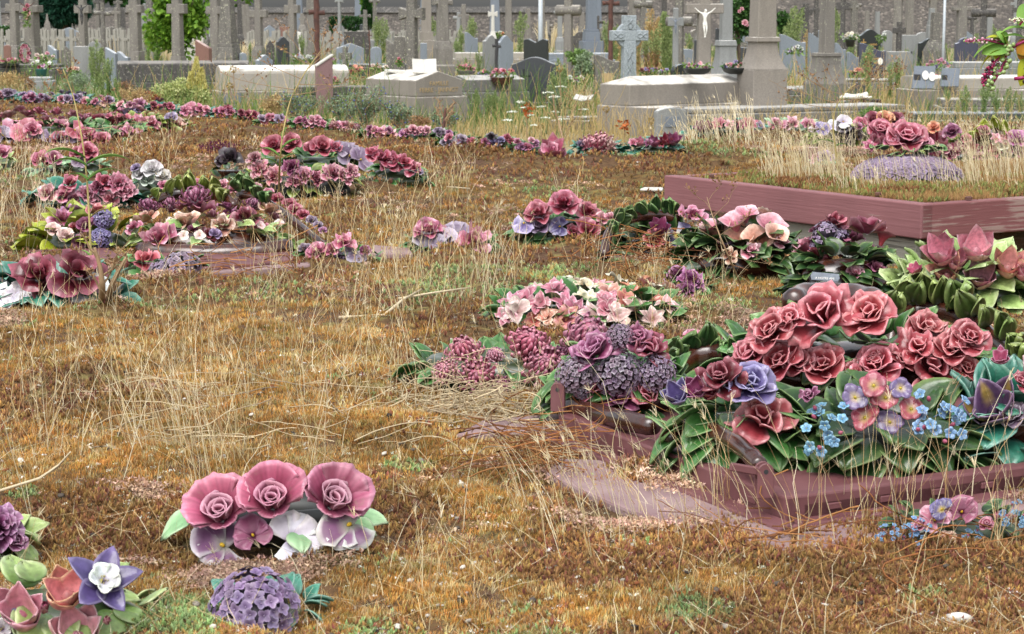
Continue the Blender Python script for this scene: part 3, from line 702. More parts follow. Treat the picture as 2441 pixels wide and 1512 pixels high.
A('ceramic_bouquet', 'dark wreath piece with plum lilies and a violet pansy near the planter corner', CB,
  'tulip plum 1572 540 26 .12;trump coral 1560 572 24 .07;rose pink 1648 510 36 .15;open pink 1608 502 26 .15;pansy pansyp 1612 553 36 .09;pansy pansyp 1528 532 24 .10;lily coral 1660 578 34 .07;trump coral 1590 562 19 .07;pansy purple 1548 500 21 .14;open plum 1500 520 21 .11;lily plum 1680 545 26 .1', 1580, 612, 105, 'dgreen', .09, ry=62, nleaf=40, leafL=46, up=.8, bmat='brown')
A('ceramic_bouquet', 'pale pink trumpet flowers with glossy dark leaves in front of the planter', CB,
  'trump rose 1690 540 26 .15;trump peach 1722 515 24 .18;trump rose 1780 508 24 .2;trump peach 1850 558 26 .14;trump peach 1706 548 32 .14;trump rose 1752 528 33 .17;trump peach 1802 522 36 .17;trump rose 1838 538 34 .16;trump peach 1764 566 32 .12;trump peach 1806 570 34 .12;lily peach 1668 582 30 .08;lily fire 1832 600 36 .07;tulip lilac 1735 582 18 .09;open blush 1822 505 20 .19;tulip purple 1765 545 14 .13;open blush 1728 565 16 .1;rose rose 1790 595 26 .1;rose peach 1738 605 24 .08;open rose 1700 585 20 .09;rose rose 1862 572 22 .12;open blush 1775 535 18 .16', 1762, 655, 132, 'dgreen', .10, ry=75, nleaf=52, leafL=66, up=.5, bmat='brown')
rI = A('ceramic_bouquet', 'plum roses, lilac florets and a white-edged pansy on a scrolled brown base', CB,
  'rose pink 1922 580 41 .14;rose crimson 1990 525 34 .18;rose pink 2064 535 48 .17;rose darkred 2010 590 41 .12;lilac lilac 1968 548 31 .16;lilac lilac 1952 578 31 .14;trump coral 2106 562 24 .14;pansy pansyw 2066 628 48 .08;pansy black 2085 598 41 .11;open plum 1945 548 21 .17;bud rose 1900 610 17 .1;rose plum 2035 565 30 .15;open crimson 1975 615 30 .1;rose pink 2105 600 28 .1;open plum 1930 628 26 .08;lilac lilac 2000 560 24 .15;rose crimson 1945 600 26 .12;open rose 2040 650 26 .07;rose plum 2090 640 26 .08', 2010, 700, 128, 'dgreen', .12, ry=60, nleaf=46, leafL=50, up=.6, bmat='brown')
A('ceramic_bouquet', 'tall pink tulips with pale olive leaves right of the planter corner', CB,
  'tulip tulp 2242 592 44 .19;tulip tulp 2330 585 46 .2;tulip fire 2255 640 40 .14;tulip tulp 2338 650 42 .14;tulip fire 2405 622 42 .17;tulip tulp 2285 615 30 .17;tulip tulp 2222 688 28 .08;tulip rose 2450 640 34 .14;tulip pink 2180 640 18 .12', 2310, 735, 165, 'pale', .13, ry=75, nleaf=46, leafL=90, up=.55, bmat='green_glaze')
A('ceramic_wreath', 'wreath of cream, coral and mauve ruffled lilies lying in the moss', CW,
  'orchid blush 1232 742 40 .05;orchid rose 1250 712 38 .06;orchid rose 1322 690 36 .08;orchid rose 1285 725 32 .06;lily fire 1345 755 42 .04;lily salmon 1275 765 32 .03;orchid cream 1392 680 36 .08;orchid rose 1425 675 34 .08;orchid cream 1484 672 38 .08;orchid cream 1398 712 34 .06;orchid salmon 1512 690 36 .07;open fire 1540 672 26 .07;lily salmon 1555 712 38 .05;lily blush 1520 735 40 .04;lily blush 1415 755 46 .03;orchid rose 1445 735 32 .05;carn peach 1598 690 28 .05;orchid peach 1300 752 26 .04;lily blush 1555 755 34 .03;bud salmon 1225 775 16 .02;orchid rose 1372 735 30 .05;orchid rose 1215 720 32 0.05;orchid blush 1270 695 32 0.07;orchid cream 1355 668 30 0.09;orchid peach 1455 695 34 0.08;orchid salmon 1490 715 34 0.06;orchid rose 1345 718 34 0.06;orchid blush 1475 752 34 0.04;lily fire 1320 768 34 0.03;orchid rose 1205 755 30 0.03;orchid blush 1590 728 30 0.04;orchid cream 1565 682 30 0.06;orchid rose 1445 712 30 0.07',
  1392, 762, 208, 'green', .035, ry=115, nleaf=44, leafL=55, up=.4, base='dome')
A('ceramic_posy', 'three small magenta carnations at the edge of the lily wreath', CB, 'carn magenta 1612 655 32 .06;carn magenta 1650 668 34 .05;carn magenta 1638 690 28 .03', 1640, 705, 52, 'green', .035, ry=35, nleaf=14, leafL=34, mat='matte_glaze')
A('ceramic_wreath', 'wreath of large curled pink chrysanthemums tangled in dry grass', CW,
  'chrys pink 1395 812 68 .10;chrys pink 1262 825 60 .09;chrys pink 1300 882 62 .08;chrys pink 1110 845 52 .06;chrys pink 1135 900 56 .04;chrys plum 1195 925 34 .03;chrys rose 1062 888 38 .04;chrys plum 1345 845 34 .06;chrys rose 1180 850 26 .05', 1215, 910, 215, 'green', .05, ry=130, nleaf=26, leafL=55, base='ring', bmat='green_glaze')
A('ceramic_bouquet', 'bouquet of mauve roses among grey-lilac floret heads at the frame corner', CB,
  'rose plum 1415 832 62 .16;rose plum 1518 808 44 .17;rose darkred 1545 832 56 .16;rose plum 1472 945 46 .07;rose crimson 1543 938 52 .07;rose darkred 1408 925 38 .07;lilac mauve 1472 882 62 .12;lilac mauve 1566 885 50 .11;lilac mauve 1368 890 50 .09;lilac mauve 1480 800 36 .17;lilac mauve 1385 925 26 .06', 1475, 968, 148, 'green', .07, ry=105, nleaf=36, leafL=70, up=.3, bmat='brown', z=.045)
A('ceramic_wreath', 'large wreath of glossy coral-red roses around a nest of green leaves', CW,
  'rose coral 1950 752 96 .17;open coral 1885 762 44 .16;open coral 2068 756 76 .16;open coral 1835 792 70 .14;rose coral 1785 838 58 .10;open coral 1850 862 70 .08;open coral 1962 868 66 .07;open coral 2092 875 74 .06;rose coral 2222 875 76 .06;open coral 2212 788 62 .12;open coral 2308 812 60 .11;open coral 2265 832 58 .1;rose coral 2185 830 56 .1;open coral 1752 880 40 .08;open coral 2300 880 44 .06;open coral 1905 862 48 .07;rose coral 2150 855 44 .08;open coral 2032 890 40 .05;open coral 2080 848 24 .09;bud coral 2245 928 22 .04',
  2045, 905, 318, 'green', .06, ry=170, nleaf=58, leafL=85, up=.45, bmat='brown', z=.045)
A('ceramic_bouquet', 'big pink-red rose and open purple bloom hanging over the front of a brown ceramic arm', CB,
  'open purple 1795 922 72 .17;rose coral 1822 1000 86 .13;rose darkred 1712 892 62 .17;tulip purple 1612 935 34 .13;tulip plum 1655 925 30 .14;tulip crimson 1695 930 28 .13', 1775, 1090, 170, 'green', .11, ry=95, nleaf=40, leafL=88, up=.1, bmat='brown', z=.045)
A('ceramic_bouquet', 'pink and violet primroses with sky-blue forget-me-nots on broad veined leaves', CB,
  'prim primv 2035 945 36 .14;prim primp 2112 945 38 .155;prim primp 2058 990 38 .12;prim primv 2118 1005 36 .11;prim primp 2170 970 34 .13;prim primp 2080 915 36 .16;prim primv 2150 925 32 .16;forget blue 1970 1030 62 .09;forget blue 2232 1000 66 .10;rose plum 1928 940 26 .14', 2095, 1095, 200, 'dgreen', .11, ry=105, nleaf=30, leafL=125, up=.2, bmat='black_glaze', z=.045)
A('ceramic_bouquet', 'purple tulip with a yellow streak and pink bud on a brown vase, right edge', CB,
  'tulip iris 2365 960 62 .16;open mauve 2415 990 40 .1;tulip pink 2385 850 22 .26;rose crimson 2440 910 30 .16;tulip rose 2480 880 40 .2', 2395, 1085, 100, 'teal', .14, ry=75, nleaf=20, leafL=100, up=.9, bmat='brown', base='pot', z=.045)
A('ceramic_bouquet', 'heap of crimson and rose pansies with mauve pansies along its foot, upper left', CB,
  auto_fl(-40, 215, 262, 288, 14, 18, ['rose', 'pink', 'rose'], ['open', 'carn'], 1) + ';' + auto_fl(-30, 190, 292, 312, 9, 26, ['crimson', 'pink', 'crimson'], ['open', 'pansy'], 2) + ';' + auto_fl(-30, 260, 322, 336, 11, 22, ['mauve', 'crimson', 'mauve', 'mauve'], ['open', 'pansy'], 3) + ';open crimson 205 324 30 .1;open crimson 142 330 26 .08',
  105, 335, 185, 'green', .07, ry=70, nleaf=60, leafL=26)
A('ceramic_bouquet', 'crimson and pink roses with a curved green leaf right of the pansy heap', CB,
  auto_fl(205, 300, 280, 292, 6, 24, ['crimson', 'pink'], ['open', 'rose'], 4) + ';' + auto_fl(230, 330, 312, 328, 7, 20, ['pink', 'rose'], ['rose', 'open'], 5), 265, 325, 85, 'green', .07, ry=42, nleaf=40, leafL=26)
A('ceramic_bouquet', 'pink roses with lilac florets and olive leaves behind the crimson roses', CB,
  auto_fl(270, 340, 258, 275, 6, 18, ['rose', 'pink', 'mauve'], ['open', 'rose'], 6) + ';lilac purple 325 268 16;lilac mauve 250 280 14;' + auto_fl(290, 370, 285, 300, 6, 20, ['crimson', 'rose', 'pink'], ['rose'], 7), 325, 312, 85, 'olive', .07, ry=48, nleaf=40, leafL=28, up=.5)
A('ceramic_posy', 'small peach rose posy with one lilac bloom standing up', CB, 'open lilac 408 280 18 .12;rose peach 425 296 20 .07;carn rose 398 296 20 .07;open rose 380 292 14 .07', 410, 310, 45, 'olive', .05, ry=24, nleaf=18, leafL=20)
A('ceramic_posy', 'crimson and pink roses half hidden in straw at the left, mauve bloom beside', CB, 'open crimson 95 378 26 .08;open pink 128 378 24 .08;open crimson 115 385 18 .05', 108, 398, 45, 'mist', .04, ry=24, nleaf=16, leafL=22, bmat='brown')
A('ceramic_posy', 'crimson rose with a mauve pansy and pale green leaves behind the tall weed', CB, 'open crimson 210 360 28 .09;open crimson 182 365 20 .07;pansy mauve 188 380 22 .05;open pink 215 378 16 .05', 200, 395, 50, 'mist', .04, ry=24, nleaf=18, leafL=26)
A('ceramic_posy', 'pink rose over a large pale leaf cut off at the left edge', CB, 'open pink 5 362 24 .08;open rose -25 370 24 .07', -10, 388, 36, 'pale', .05, ry=24, nleaf=14, leafL=30)
row = [
 (-30, 40, 213, 228, 'mauve rose magenta', 'teal', 'far mauve and rose cluster at the left edge of the row'),
 (45, 130, 222, 236, 'mauve lilac plum', 'teal', 'low violet pansy border right of the far mauve cluster'),
 (135, 215, 220, 238, 'mauve rose lilac', 'teal', 'violet and rose border piece behind yellow moss'),
 (220, 268, 232, 246, 'mauve pink rose', 'green', 'small pink rose clump at the end of the violet border'),
 (276, 350, 238, 256, 'rose plum rose', 'green', 'faded rose and plum carnations below the dark tomb'),
 (358, 415, 240, 258, 'darkred darkred crimson', 'teal', 'dark red roses with round green leaves below the variegated shrub'),
 (425, 505, 254, 268, 'darkred rose pink', 'teal', 'dark red and rose blooms over big sea-green leaves'),
 (508, 560, 258, 270, 'plum pink crimson', 'teal', 'plum rosette next to the sea-green leaves'),
 (566, 615, 266, 276, 'crimson coral darkred', 'dgreen', 'bright crimson frilled blooms in the far row'),
 (618, 690, 278, 288, 'crimson mauve pink', 'green', 'crimson and mauve clump left of the pink granite post'),
 (700, 780, 282, 296, 'pink plum rose', 'green', 'pink pansies with upright green leaves at the pink granite post'),
 (785, 862, 288, 308, 'rose peach rose', 'green', 'faded rose-and-peach chrysanthemum mound right of the pink granite post'),
 (866, 945, 305, 320, 'pink rose plum', 'green', 'pink rose strip in front of the grey tomb corner'),
 (948, 1025, 306, 320, 'pink rose magenta', 'dgreen', 'pink and mauve strip below the tomb with the open book'),
 (1030, 1075, 310, 322, 'magenta mauve', 'dgreen', 'two mauve blooms at the right end of the pink strip'),
 (1050, 1140, 325, 340, 'crimson pink mauve', 'dgreen', 'crimson and mauve border piece in front of the daisies'),
 (1142, 1205, 325, 345, 'purple black plum', 'dgreen', 'dark purple roses with grey-green leaves in the far row'),
 (1188, 1222, 320, 345, 'pink crimson', 'dgreen', 'single rose-pink bloom over crimson buds in the far row'),
 (1220, 1290, 334, 350, 'pink magenta rose', 'dgreen', 'frilled pink gerbera cluster in the far row'),
]
for i, (x0, x1, y0, y1, cols, lf, lab) in enumerate(row):
 w = x1 - x0; cl = cols.split()
 ty = ['open', 'rose', 'carn'] if i % 3 else ['open', 'pansy', 'rose']
 if i == 11: ty = ['chrys', 'carn']
 if i == 18: ty = ['carn', 'open']
 A('ceramic_posy', lab, CB, auto_fl(x0 + 5, x1 - 5, y0, y1, max(4, int(w / 12)), 12, cl, ty, 40 + i) + ';' + auto_fl(x0 + 8, x1 - 8, y0 + 6, y1 + 6, max(2, int(w / 16)), 11, cl, ty, 80 + i).replace(';', ';'),
      (x0 + x1) / 2, y1 + 12, w / 2 + 6, lf, .07, ry=w / 3.4 + 5, nleaf=int(16 + w / 3), leafL=17, group='ceramic posies along the far edge of the mound')
A('ceramic_bloom', 'single big closed pink bloom like a ball in the far row', CB, 'tulip pink 1318 352 34 .05;rose pink 1318 356 30 .07', 1320, 365, 36, None, .03, ry=20)
A('ceramic_bouquet', 'flat cushion of white-tipped pink and lilac chrysanthemums in the far row', CB, 'chrys rose 1430 342 38 .06;chrys rose 1398 344 24 .06;chrys blush 1455 344 26 .05;chrys lilac 1385 342 16 .05;chrys rose 1415 338 24 .07', 1422, 362, 55, 'teal', .04, ry=24, nleaf=28, leafL=22)
A('ceramic_bouquet', 'pink, plum and crimson upright tulips in front of the arched plaque', CB, 'tulip rose 1525 338 14 .1;lily pink 1508 340 14 .1;tulip plum 1558 336 16 .1;lily plum 1545 340 14 .1;tulip crimson 1588 332 17 .11;tulip plum 1608 330 18 .11;lily crimson 1575 342 14 .08', 1560, 362, 62, 'teal', .06, ry=26, nleaf=26, leafL=24, up=.5)
A('ceramic_bouquet', 'row of crimson and plum magnolia-like blooms in tall straw', CB, 'tulip magenta 1668 300 16 .1;lily crimson 1712 294 20 .12;lily rose 1738 296 16 .1;tulip plum 1752 298 18 .1;lily crimson 1788 294 22 .12;lily crimson 1770 298 16 .1;tulip plum 1682 302 16 .08;lily mauve 1815 300 14 .1', 1735, 322, 90, 'teal', .06, ry=26, nleaf=28, leafL=24, up=.5)
A('ceramic_bouquet', 'three round pink roses with broad green leaves behind the straw', CB, 'rose rose 1848 292 22 .1;rose rose 1888 292 20 .1;rose pink 1925 296 22 .09;open rose 1868 298 16 .08;rose rose 1942 302 15 .08', 1890, 318, 68, 'mist', .06, ry=26, nleaf=30, leafL=24, up=.5)
A('ceramic_bouquet', 'white-hearted dark violets with olive leaves left of the big rose', CB, 'pansy black 2010 300 18 .12;pansy whitev 1985 300 16 .1;pansy purple 1960 305 18 .1;pansy whitev 2012 290 18 .14;open black 2035 322 26 .08;open black 2010 335 24 .06;open plum 2045 300 14 .12;pansy pansyw 1940 306 12 .08', 2000, 345, 68, 'olive', .08, ry=36, nleaf=30, leafL=28, up=.5, bmat='brown')
A('ceramic_bouquet', 'heap of faded red ruffled blooms behind the big pink rose', CB, 'open darkred 2080 290 30 .18;open salmon 2110 282 26 .2;open crimson 2050 295 20 .14;open darkred 2135 285 24 .18;open peach 2095 292 14 .18;open plum 2060 312 16 .1', 2095, 330, 70, 'teal', .12, ry=36, nleaf=24, leafL=26)
A('ceramic_bouquet', 'long drift of pink tulips and roses screened by pale straw at the right', CB,
  auto_fl(2215, 2460, 318, 335, 13, 20, ['pink', 'rose', 'crimson', 'coral'], ['lily', 'open', 'tulip'], 21) + ';' + auto_fl(2210, 2460, 345, 372, 16, 18, ['pink', 'rose', 'crimson', 'blush'], ['lily', 'tulip', 'open'], 22) + ';open plum 2270 315 26 .16;open cream 2385 345 22 .1;open magenta 2425 330 30 .15;open rose 2440 350 26 .12;open darkred 2345 312 18 .16;open salmon 2225 305 20 .15',
  2335, 385, 138, 'olive', .10, ry=60, nleaf=60, leafL=34, up=.6)
A('ceramic_posy', 'small pale lilac carnation posy beside the little brown headstone', CB, 'carn lilac 1968 372 22 .06;carn rose 1945 378 14 .04;open blush 1985 378 12 .05', 1968, 392, 34, 'mist', .03, ry=18, nleaf=10, leafL=18)
TOPZ = 0.215
def GP(x, y, h=0.0):
 r_ = ray(x, y); t = (TOPZ + h - EYE) / r_[2]; return np.array([r_[0] * t, r_[1] * t, TOPZ + h])
def cushion():
 c = GP(2162, 432); k = mpp(c[1]); r = np.random.default_rng(5)
 root = empty('ceramic_cushion', c, 'broad cushion of lilac florets topped by a big pink rose inside the red planter', 'ceramic cushion')
 RX, RY, RZ = 132 * k, 100 * k, .095
 pb = PB(); pb.lathe([(1, 0), (.97, RZ * .3), (.8, RZ * .68), (.5, RZ * .9), (.0001, RZ * .96)], (0, 0, -.01), 28, RX * .94, RY * .94); pb.build('base', M['green_glaze'], root, smooth=True)
 nb = NB()
 for i in range(420):
  t = (i + .5) / 420; q = math.sqrt(t); a = i * 2.399963
  z = RZ * math.sqrt(max(0, 1 - q ** 2.6)); p = np.array([RX * q * math.cos(a), RY * q * math.sin(a), z])
  m = frame(p, (math.cos(a) * q * .8, math.sin(a) * q * .8 - .3, 1) + r.uniform(-.25, .25, 3), r.uniform(0, 6))
  pal = vary(PAL['mauve'] * .96, r, .14)
  s = .0165
  for j in range(4): petal(nb, m @ rotz(j * PI / 2), s, s * .52, pal, 'fan', .4, .1, tip=-.3, cup=.2, n=(4, 4), rim=.4, mid=1.6)
  if i % 3 == 0: blob(nb, m @ tr(0, 0, .002), .0032, .0032, .003, lin((206, 198, 160)), 5, 3)
 nb.build('floret_cushion', M['matte_glaze'], root)
 for ty, co, x, y, rr, h in (('open', 'crimson', 2160, 338, 50, .17), ('open', 'pink', 2125, 345, 26, .15), ('open', 'pink', 2200, 350, 26, .15), ('open', 'crimson', 2100, 318, 34, .2), ('lily', 'pink', 2075, 355, 24, .1), ('bud', 'pink', 2095, 345, 20, .13), ('bud', 'pink', 2082, 338, 18, .14), ('bud', 'crimson', 2148, 372, 12, .13)):
  rp = ray(x, y); dd = c[1] + (.02 if y < 320 else -.0) + (350 - y) * .0012; p = rp * (dd / rp[1]) + np.array([0, 0, EYE]); R = rr * mpp(dd) * 1.1
  nb = NB(); FL[ty][0](nb, frame(np.zeros(3), (r.uniform(-.2, .2), -.75, 1), r.uniform(0, 6)), R, PAL[co], r, 0)
  nb.build(FL[ty][1], M['glaze'], root, loc=p - c)
 nb = NB()
 for x, y in ((2110, 366), (2135, 378), (2150, 380), (2180, 376), (2205, 370), (2218, 362), (2225, 368), (2100, 362), (2165, 370), (2190, 366)):
  p = W(x, y - 10, c[1] - .01) - c
  leaf_at(nb, p, ((x - 2160) / 60, -.8), .062, LEAF['green'], r, up=.1, wd=.5, th=.002)
 nb.build('foliage', M['glaze'], root)
cushion()
def crest(label, arc, thick, leaves, lpal, dd, bmat='brown', flowers=()):
 """arc: picture points of the arch centre line with a depth for each; leaves: (x, y, length px, lean)"""
 r = np.random.default_rng(len(label))
 pts = [W(x, y, d) for x, y, d in arc]; c = pts[0].copy(); c[2] = 0
 root = empty('ceramic_crest', c, label, 'ceramic crest', 'brown ceramic crests of broken wreaths')
 pb = PB(); P = [Vector(p - c) for p in pts]
 fine = []
 for i in range(len(P) - 1):
  for k in range(6): t = k / 6; fine.append(P[i].lerp(P[i + 1], t))
 fine.append(P[-1])
 for _ in range(3): fine = [fine[0]] + [(fine[i - 1] + fine[i] * 2 + fine[i + 1]) / 4 for i in range(1, len(fine) - 1)] + [fine[-1]]
 v = []; f = []
 for i, p in enumerate(fine):
  t = (fine[min(i + 1, len(fine) - 1)] - fine[max(i - 1, 0)]).normalized(); up = Vector((0, 0, 1)); s = t.cross(up).normalized(); n = s.cross(t).normalized()
  if n.z < 0: n = -n
  h = thick; w = thick * 1.7
  for a in range(10):
   an = 2 * PI * a / 10; v.append(p + s * math.cos(an) * w * .5 + n * math.sin(an) * h)
 for i in range(len(fine) - 1):
  for k in range(10): j = (k + 1) % 10; f.append((i * 10 + k, i * 10 + j, (i + 1) * 10 + j, (i + 1) * 10 + k))
 f.append(tuple(range(10))); f.append(tuple((len(fine) - 1) * 10 + k for k in range(9, -1, -1)))
 pb.add(v, f); pb.build('arch_band', M[bmat], root, smooth=True)
 nb = NB()
 for x, y, L, lean in leaves:
  ds = [(abs(x - a[0]), a[2]) for a in arc]; ds.sort(); d = ds[0][1] if len(ds) == 1 else (ds[0][1] * ds[1][0] + ds[1][1] * ds[0][0]) / max(ds[0][0] + ds[1][0], 1e-6)
  p = W(x, y, d) - c
  for k in range(2):
   m = tr(*(p + r.uniform(-.008, .008, 3))) @ rotz(-PI / 2 + lean * .6 + r.uniform(-.5, .5)) @ rotx(lean * 1.3 + r.uniform(-.2, .2))
   petal(nb, m @ rotx(r.uniform(-.25, .25)), L * mpp(d) * r.uniform(.85, 1.45), L * mpp(d) * r.uniform(.38, .52), vary(LEAF[lpal], r, .16), 'ovate', 1.0 + k * .35 + r.uniform(-.35, .2), 1.35, tip=r.uniform(-1.1, .5), cup=.06, ruf=.12, rk=3, ph=r.uniform(0, 6), n=(9, 8), th=.002, vein=.05, mid=1.2)
 nb.build('leaf_crown', M['glaze'], root)
 for ty, co, x, y, rr, d in flowers:
  nb = NB(); FL[ty][0](nb, frame(np.zeros(3), (r.uniform(-.2, .2), -.7, 1), r.uniform(0, 6)), rr * mpp(d), PAL[co], r, 1)
  nb.build(FL[ty][1], M['glaze'], root, loc=W(x, y, d) - c)
 return root
crest('large brown glazed arch crowned with upright dark leaves behind the coral rose wreath',
      [(2118, 860, 4.75), (2130, 770, 4.8), (2180, 738, 4.85), (2260, 742, 4.8), (2340, 782, 4.7), (2400, 840, 4.55), (2450, 900, 4.4), (2480, 960, 4.3)], .022,
      [(2128, 735, 62, -.5), (2165, 725, 66, -.3), (2205, 722, 72, -.1), (2245, 725, 70, 0), (2290, 735, 70, .2), (2325, 752, 70, .35), (2360, 775, 66, .4), (2395, 805, 62, .5), (2425, 835, 60, .6), (2455, 865, 60, .7), (2185, 730, 50, -.6), (2270, 738, 50, .5)], 'crest', 0)
crest('short brown arch with dark ivy leaves and pink petals between mauve bouquet and rose wreath',
      [(1605, 930, 4.35), (1612, 880, 4.4), (1650, 850, 4.45), (1700, 842, 4.45), (1760, 850, 4.4), (1800, 880, 4.35)], .026,
      [(1612, 845, 46, -.6), (1640, 838, 50, -.3), (1672, 836, 56, 0), (1705, 836, 50, .2), (1735, 840, 50, .4), (1765, 848, 40, .5), (1595, 860, 36, -.8)], 'dgreen', 0,
      flowers=[('open', 'pink', 1650, 808, 26, 4.6), ('open', 'pink', 1625, 822, 20, 4.6), ('open', 'pink', 1735, 812, 18, 4.6)])
crest('low brown arch crowned with pointed olive leaves behind the trough of peach roses',
      [(345, 505, 7.45), (370, 480, 7.5), (420, 462, 7.55), (480, 458, 7.55), (535, 470, 7.5), (560, 495, 7.45)], .022,
      [(365, 470, 32, -.7), (395, 462, 36, -.5), (425, 456, 40, -.2), (455, 454, 38, 0), (490, 454, 40, .2), (515, 460, 36, .4), (540, 470, 34, .7)], 'olive', 0,
      flowers=[('open', 'pink', 390, 445, 16, 7.75), ('open', 'pink', 470, 442, 18, 7.75), ('open', 'rose', 530, 445, 20, 7.7), ('open', 'rose', 555, 455, 16, 7.7)])
crest('long brown arch sloping right, trimmed with dark leaves and a trail of crimson blooms',
      [(560, 500, 7.6), (572, 462, 7.65), (605, 468, 7.6), (650, 492, 7.45), (700, 528, 7.3), (745, 565, 7.1), (775, 590, 7.0)], .018,
      [(565, 450, 32, -.5), (582, 448, 38, -.2), (600, 456, 34, .2), (620, 466, 34, .4), (642, 478, 32, .6)], 'dgreen', 0,
      flowers=[('open', 'crimson', 660, 478, 20, 7.6), ('open', 'crimson', 690, 490, 20, 7.5), ('open', 'crimson', 705, 505, 22, 7.4), ('open', 'crimson', 722, 515, 18, 7.35), ('open', 'mauve', 742, 528, 16, 7.3), ('open', 'mauve', 758, 540, 14, 7.2), ('open', 'pink', 640, 462, 16, 7.7), ('open', 'rose', 612, 448, 14, 7.75), ('open', 'magenta', 770, 552, 12, 7.1)])
crest('broken brown wreath ring with dark leaves leaning beside the plum lilies',
      [(1440, 612, 6.75), (1448, 560, 6.85), (1475, 530, 6.95), (1520, 515, 7.05), (1575, 512, 7.1), (1620, 520, 7.1)], .02,
      [(1450, 545, 36, -.9), (1470, 528, 38, -.6), (1495, 518, 38, -.4), (1525, 510, 38, -.1), (1555, 508, 36, .1), (1590, 508, 36, .3), (1615, 512, 36, .5)], 'dgreen', 0,
      flowers=[('open', 'rose', 1455, 520, 16, 7.1), ('pansy', 'purple', 1530, 498, 14, 7.2)])
crest('low olive-green crest of upright leaves in the pink drift at the right',
      [(2310, 345, 9.4), (2330, 325, 9.5), (2370, 318, 9.5), (2410, 325, 9.4)], .03,
      [(2310, 325, 24, -.5), (2328, 318, 26, -.3), (2348, 314, 28, 0), (2370, 314, 28, .1), (2392, 316, 26, .3), (2410, 322, 24, .5)], 'lime', 0)
def plaque():
 p = G(1970, 668, .05); c = np.array([0, 0, 0])
 n = PB()
 a = W(1932, 656, 5.45); b = W(2002, 664, 5.42)
 o = empty('dedication_plaque', (a + b) / 2, 'small grey enamel plaque reading A NOTRE AMI on the scrolled brown base', 'plaque', rz=math.atan2(b[1] - a[1], b[0] - a[0]))
 w = float(np.linalg.norm(b - a))
 pr = [(-w / 2 + .004, -.011), (w / 2 - .004, -.013), (w / 2, -.004), (w / 2 - .003, .009), (-w / 2 + .004, .012), (-w / 2, .0)]
 k = PB(); k.prism(pr, -.002, .002, rx=-.35); k.build('plate', M['slate'], o, bevel=.0008)
 text('inscription', 'A NOTRE AMI', .0085, M['marble'], o, (0, -.0038, -.004), (math.radians(70), 0, 0), .0004)
 s = PB()
 for sx in (-1, 1): s.lathe([(.0022, 0), (.0001, .0014)], (sx * (w / 2 - .005), 0, 0), 8)
 return o
def text(name, s, size, mat, parent, loc, rot, ext=.002, align='CENTER', sx=1.0):
 cu = bpy.data.curves.new(name, 'FONT'); cu.body = s; cu.size = size; cu.align_x = align; cu.align_y = 'CENTER'; cu.extrude = ext
 to = bpy.data.objects.new(name + '_tmp', cu); COL.objects.link(to)
 dg = bpy.context.evaluated_depsgraph_get(); me = bpy.data.meshes.new_from_object(to.evaluated_get(dg)); bpy.data.objects.remove(to)
 o = link(name, me, mat, parent); o.location = loc; o.rotation_euler = rot; o.scale = (sx, 1, 1)
 return o
plaque()
def limb(label, pts, rad, name='ceramic_limb', flat=1.0):
 c = np.array(pts[0]);
 pb = PB(); P = [Vector(p) - Vector(c) for p in pts]
 fine = []
 for i in range(len(P) - 1):
  for k in range(5): fine.append(P[i].lerp(P[i + 1], k / 5))
 fine.append(P[-1])
 for _ in range(4): fine = [fine[0]] + [(fine[i - 1] + fine[i] * 2 + fine[i + 1]) / 4 for i in range(1, len(fine) - 1)] + [fine[-1]]
 n = len(fine); rr = [rad * (1 + .05 * math.sin(i * 1.3)) * (.75 if i in (0, n - 1) else 1) for i in range(n)]
 pb.tube(fine, rr, 12); o = pb.build(name, M['brown'], None, smooth=True, loc=c)
 return meta(o, label, 'ceramic limb', 'brown glazed ceramic limbs of the large wreaths')
limb('brown glazed trough wall under the peach roses', [W(330, 596, 7.0), W(420, 606, 6.95), W(520, 608, 6.93), W(620, 602, 6.95), W(695, 590, 7.0)], .034)
limb('broken brown glazed branch arching from the red frame under the pink-red rose', [W(1585, 1052, 3.6), W(1625, 1016, 3.62), W(1690, 1022, 3.56), W(1755, 1055, 3.45), W(1795, 1092, 3.36), W(1812, 1112, 3.32)], .016)
0 and limb('dark brown glazed foot under the broad veined leaves', [W(1915, 1162, 3.25), W(1935, 1124, 3.36), W(2020, 1116, 3.4), W(2150, 1104, 3.44), W(2240, 1092, 3.46)], .017)
0 and limb('upright brown glazed trunk under the purple tulip', [W(2310, 1110, 3.42), W(2316, 1060, 3.45), W(2324, 1030, 3.46)], .02)
limb('brown glazed scroll under the plum roses', [W(1890, 722, 5.25), W(1905, 706, 5.35), W(1960, 700, 5.4), W(2030, 705, 5.35), W(2080, 714, 5.25), W(2092, 726, 5.2)], .034)
0 and limb('small brown glazed knob foot under the trumpet flowers', [W(1775, 690, 5.45), W(1800, 678, 5.45), W(1850, 676, 5.45), W(1870, 690, 5.4)], .02)
limb('brown glazed foot under the mauve roses beside the clasp', [W(1350, 970, 4.0), W(1400, 980, 3.95), W(1480, 1000, 3.8), W(1560, 1018, 3.7)], .02)
def beam(name, label, a, b, h, w, mat, side=1, cat='beam', ext=0.0, parent=None, bev=.004):
 """a beam from a to b (top front edge), h high, w thick away from the camera side"""
 a = Vector(a); b = Vector(b); L = (b - a).length; rz = math.atan2(b.y - a.y, b.x - a.x)
 pb = PB(); pb.box((L / 2, side * w / 2, -h / 2), (L + ext, w, h))
 o = pb.build(name, M[mat], parent, bevel=bev, seg=2); o.location = a; o.rotation_euler = (0, 0, rz)
 if label: meta(o, label, cat)
 return o
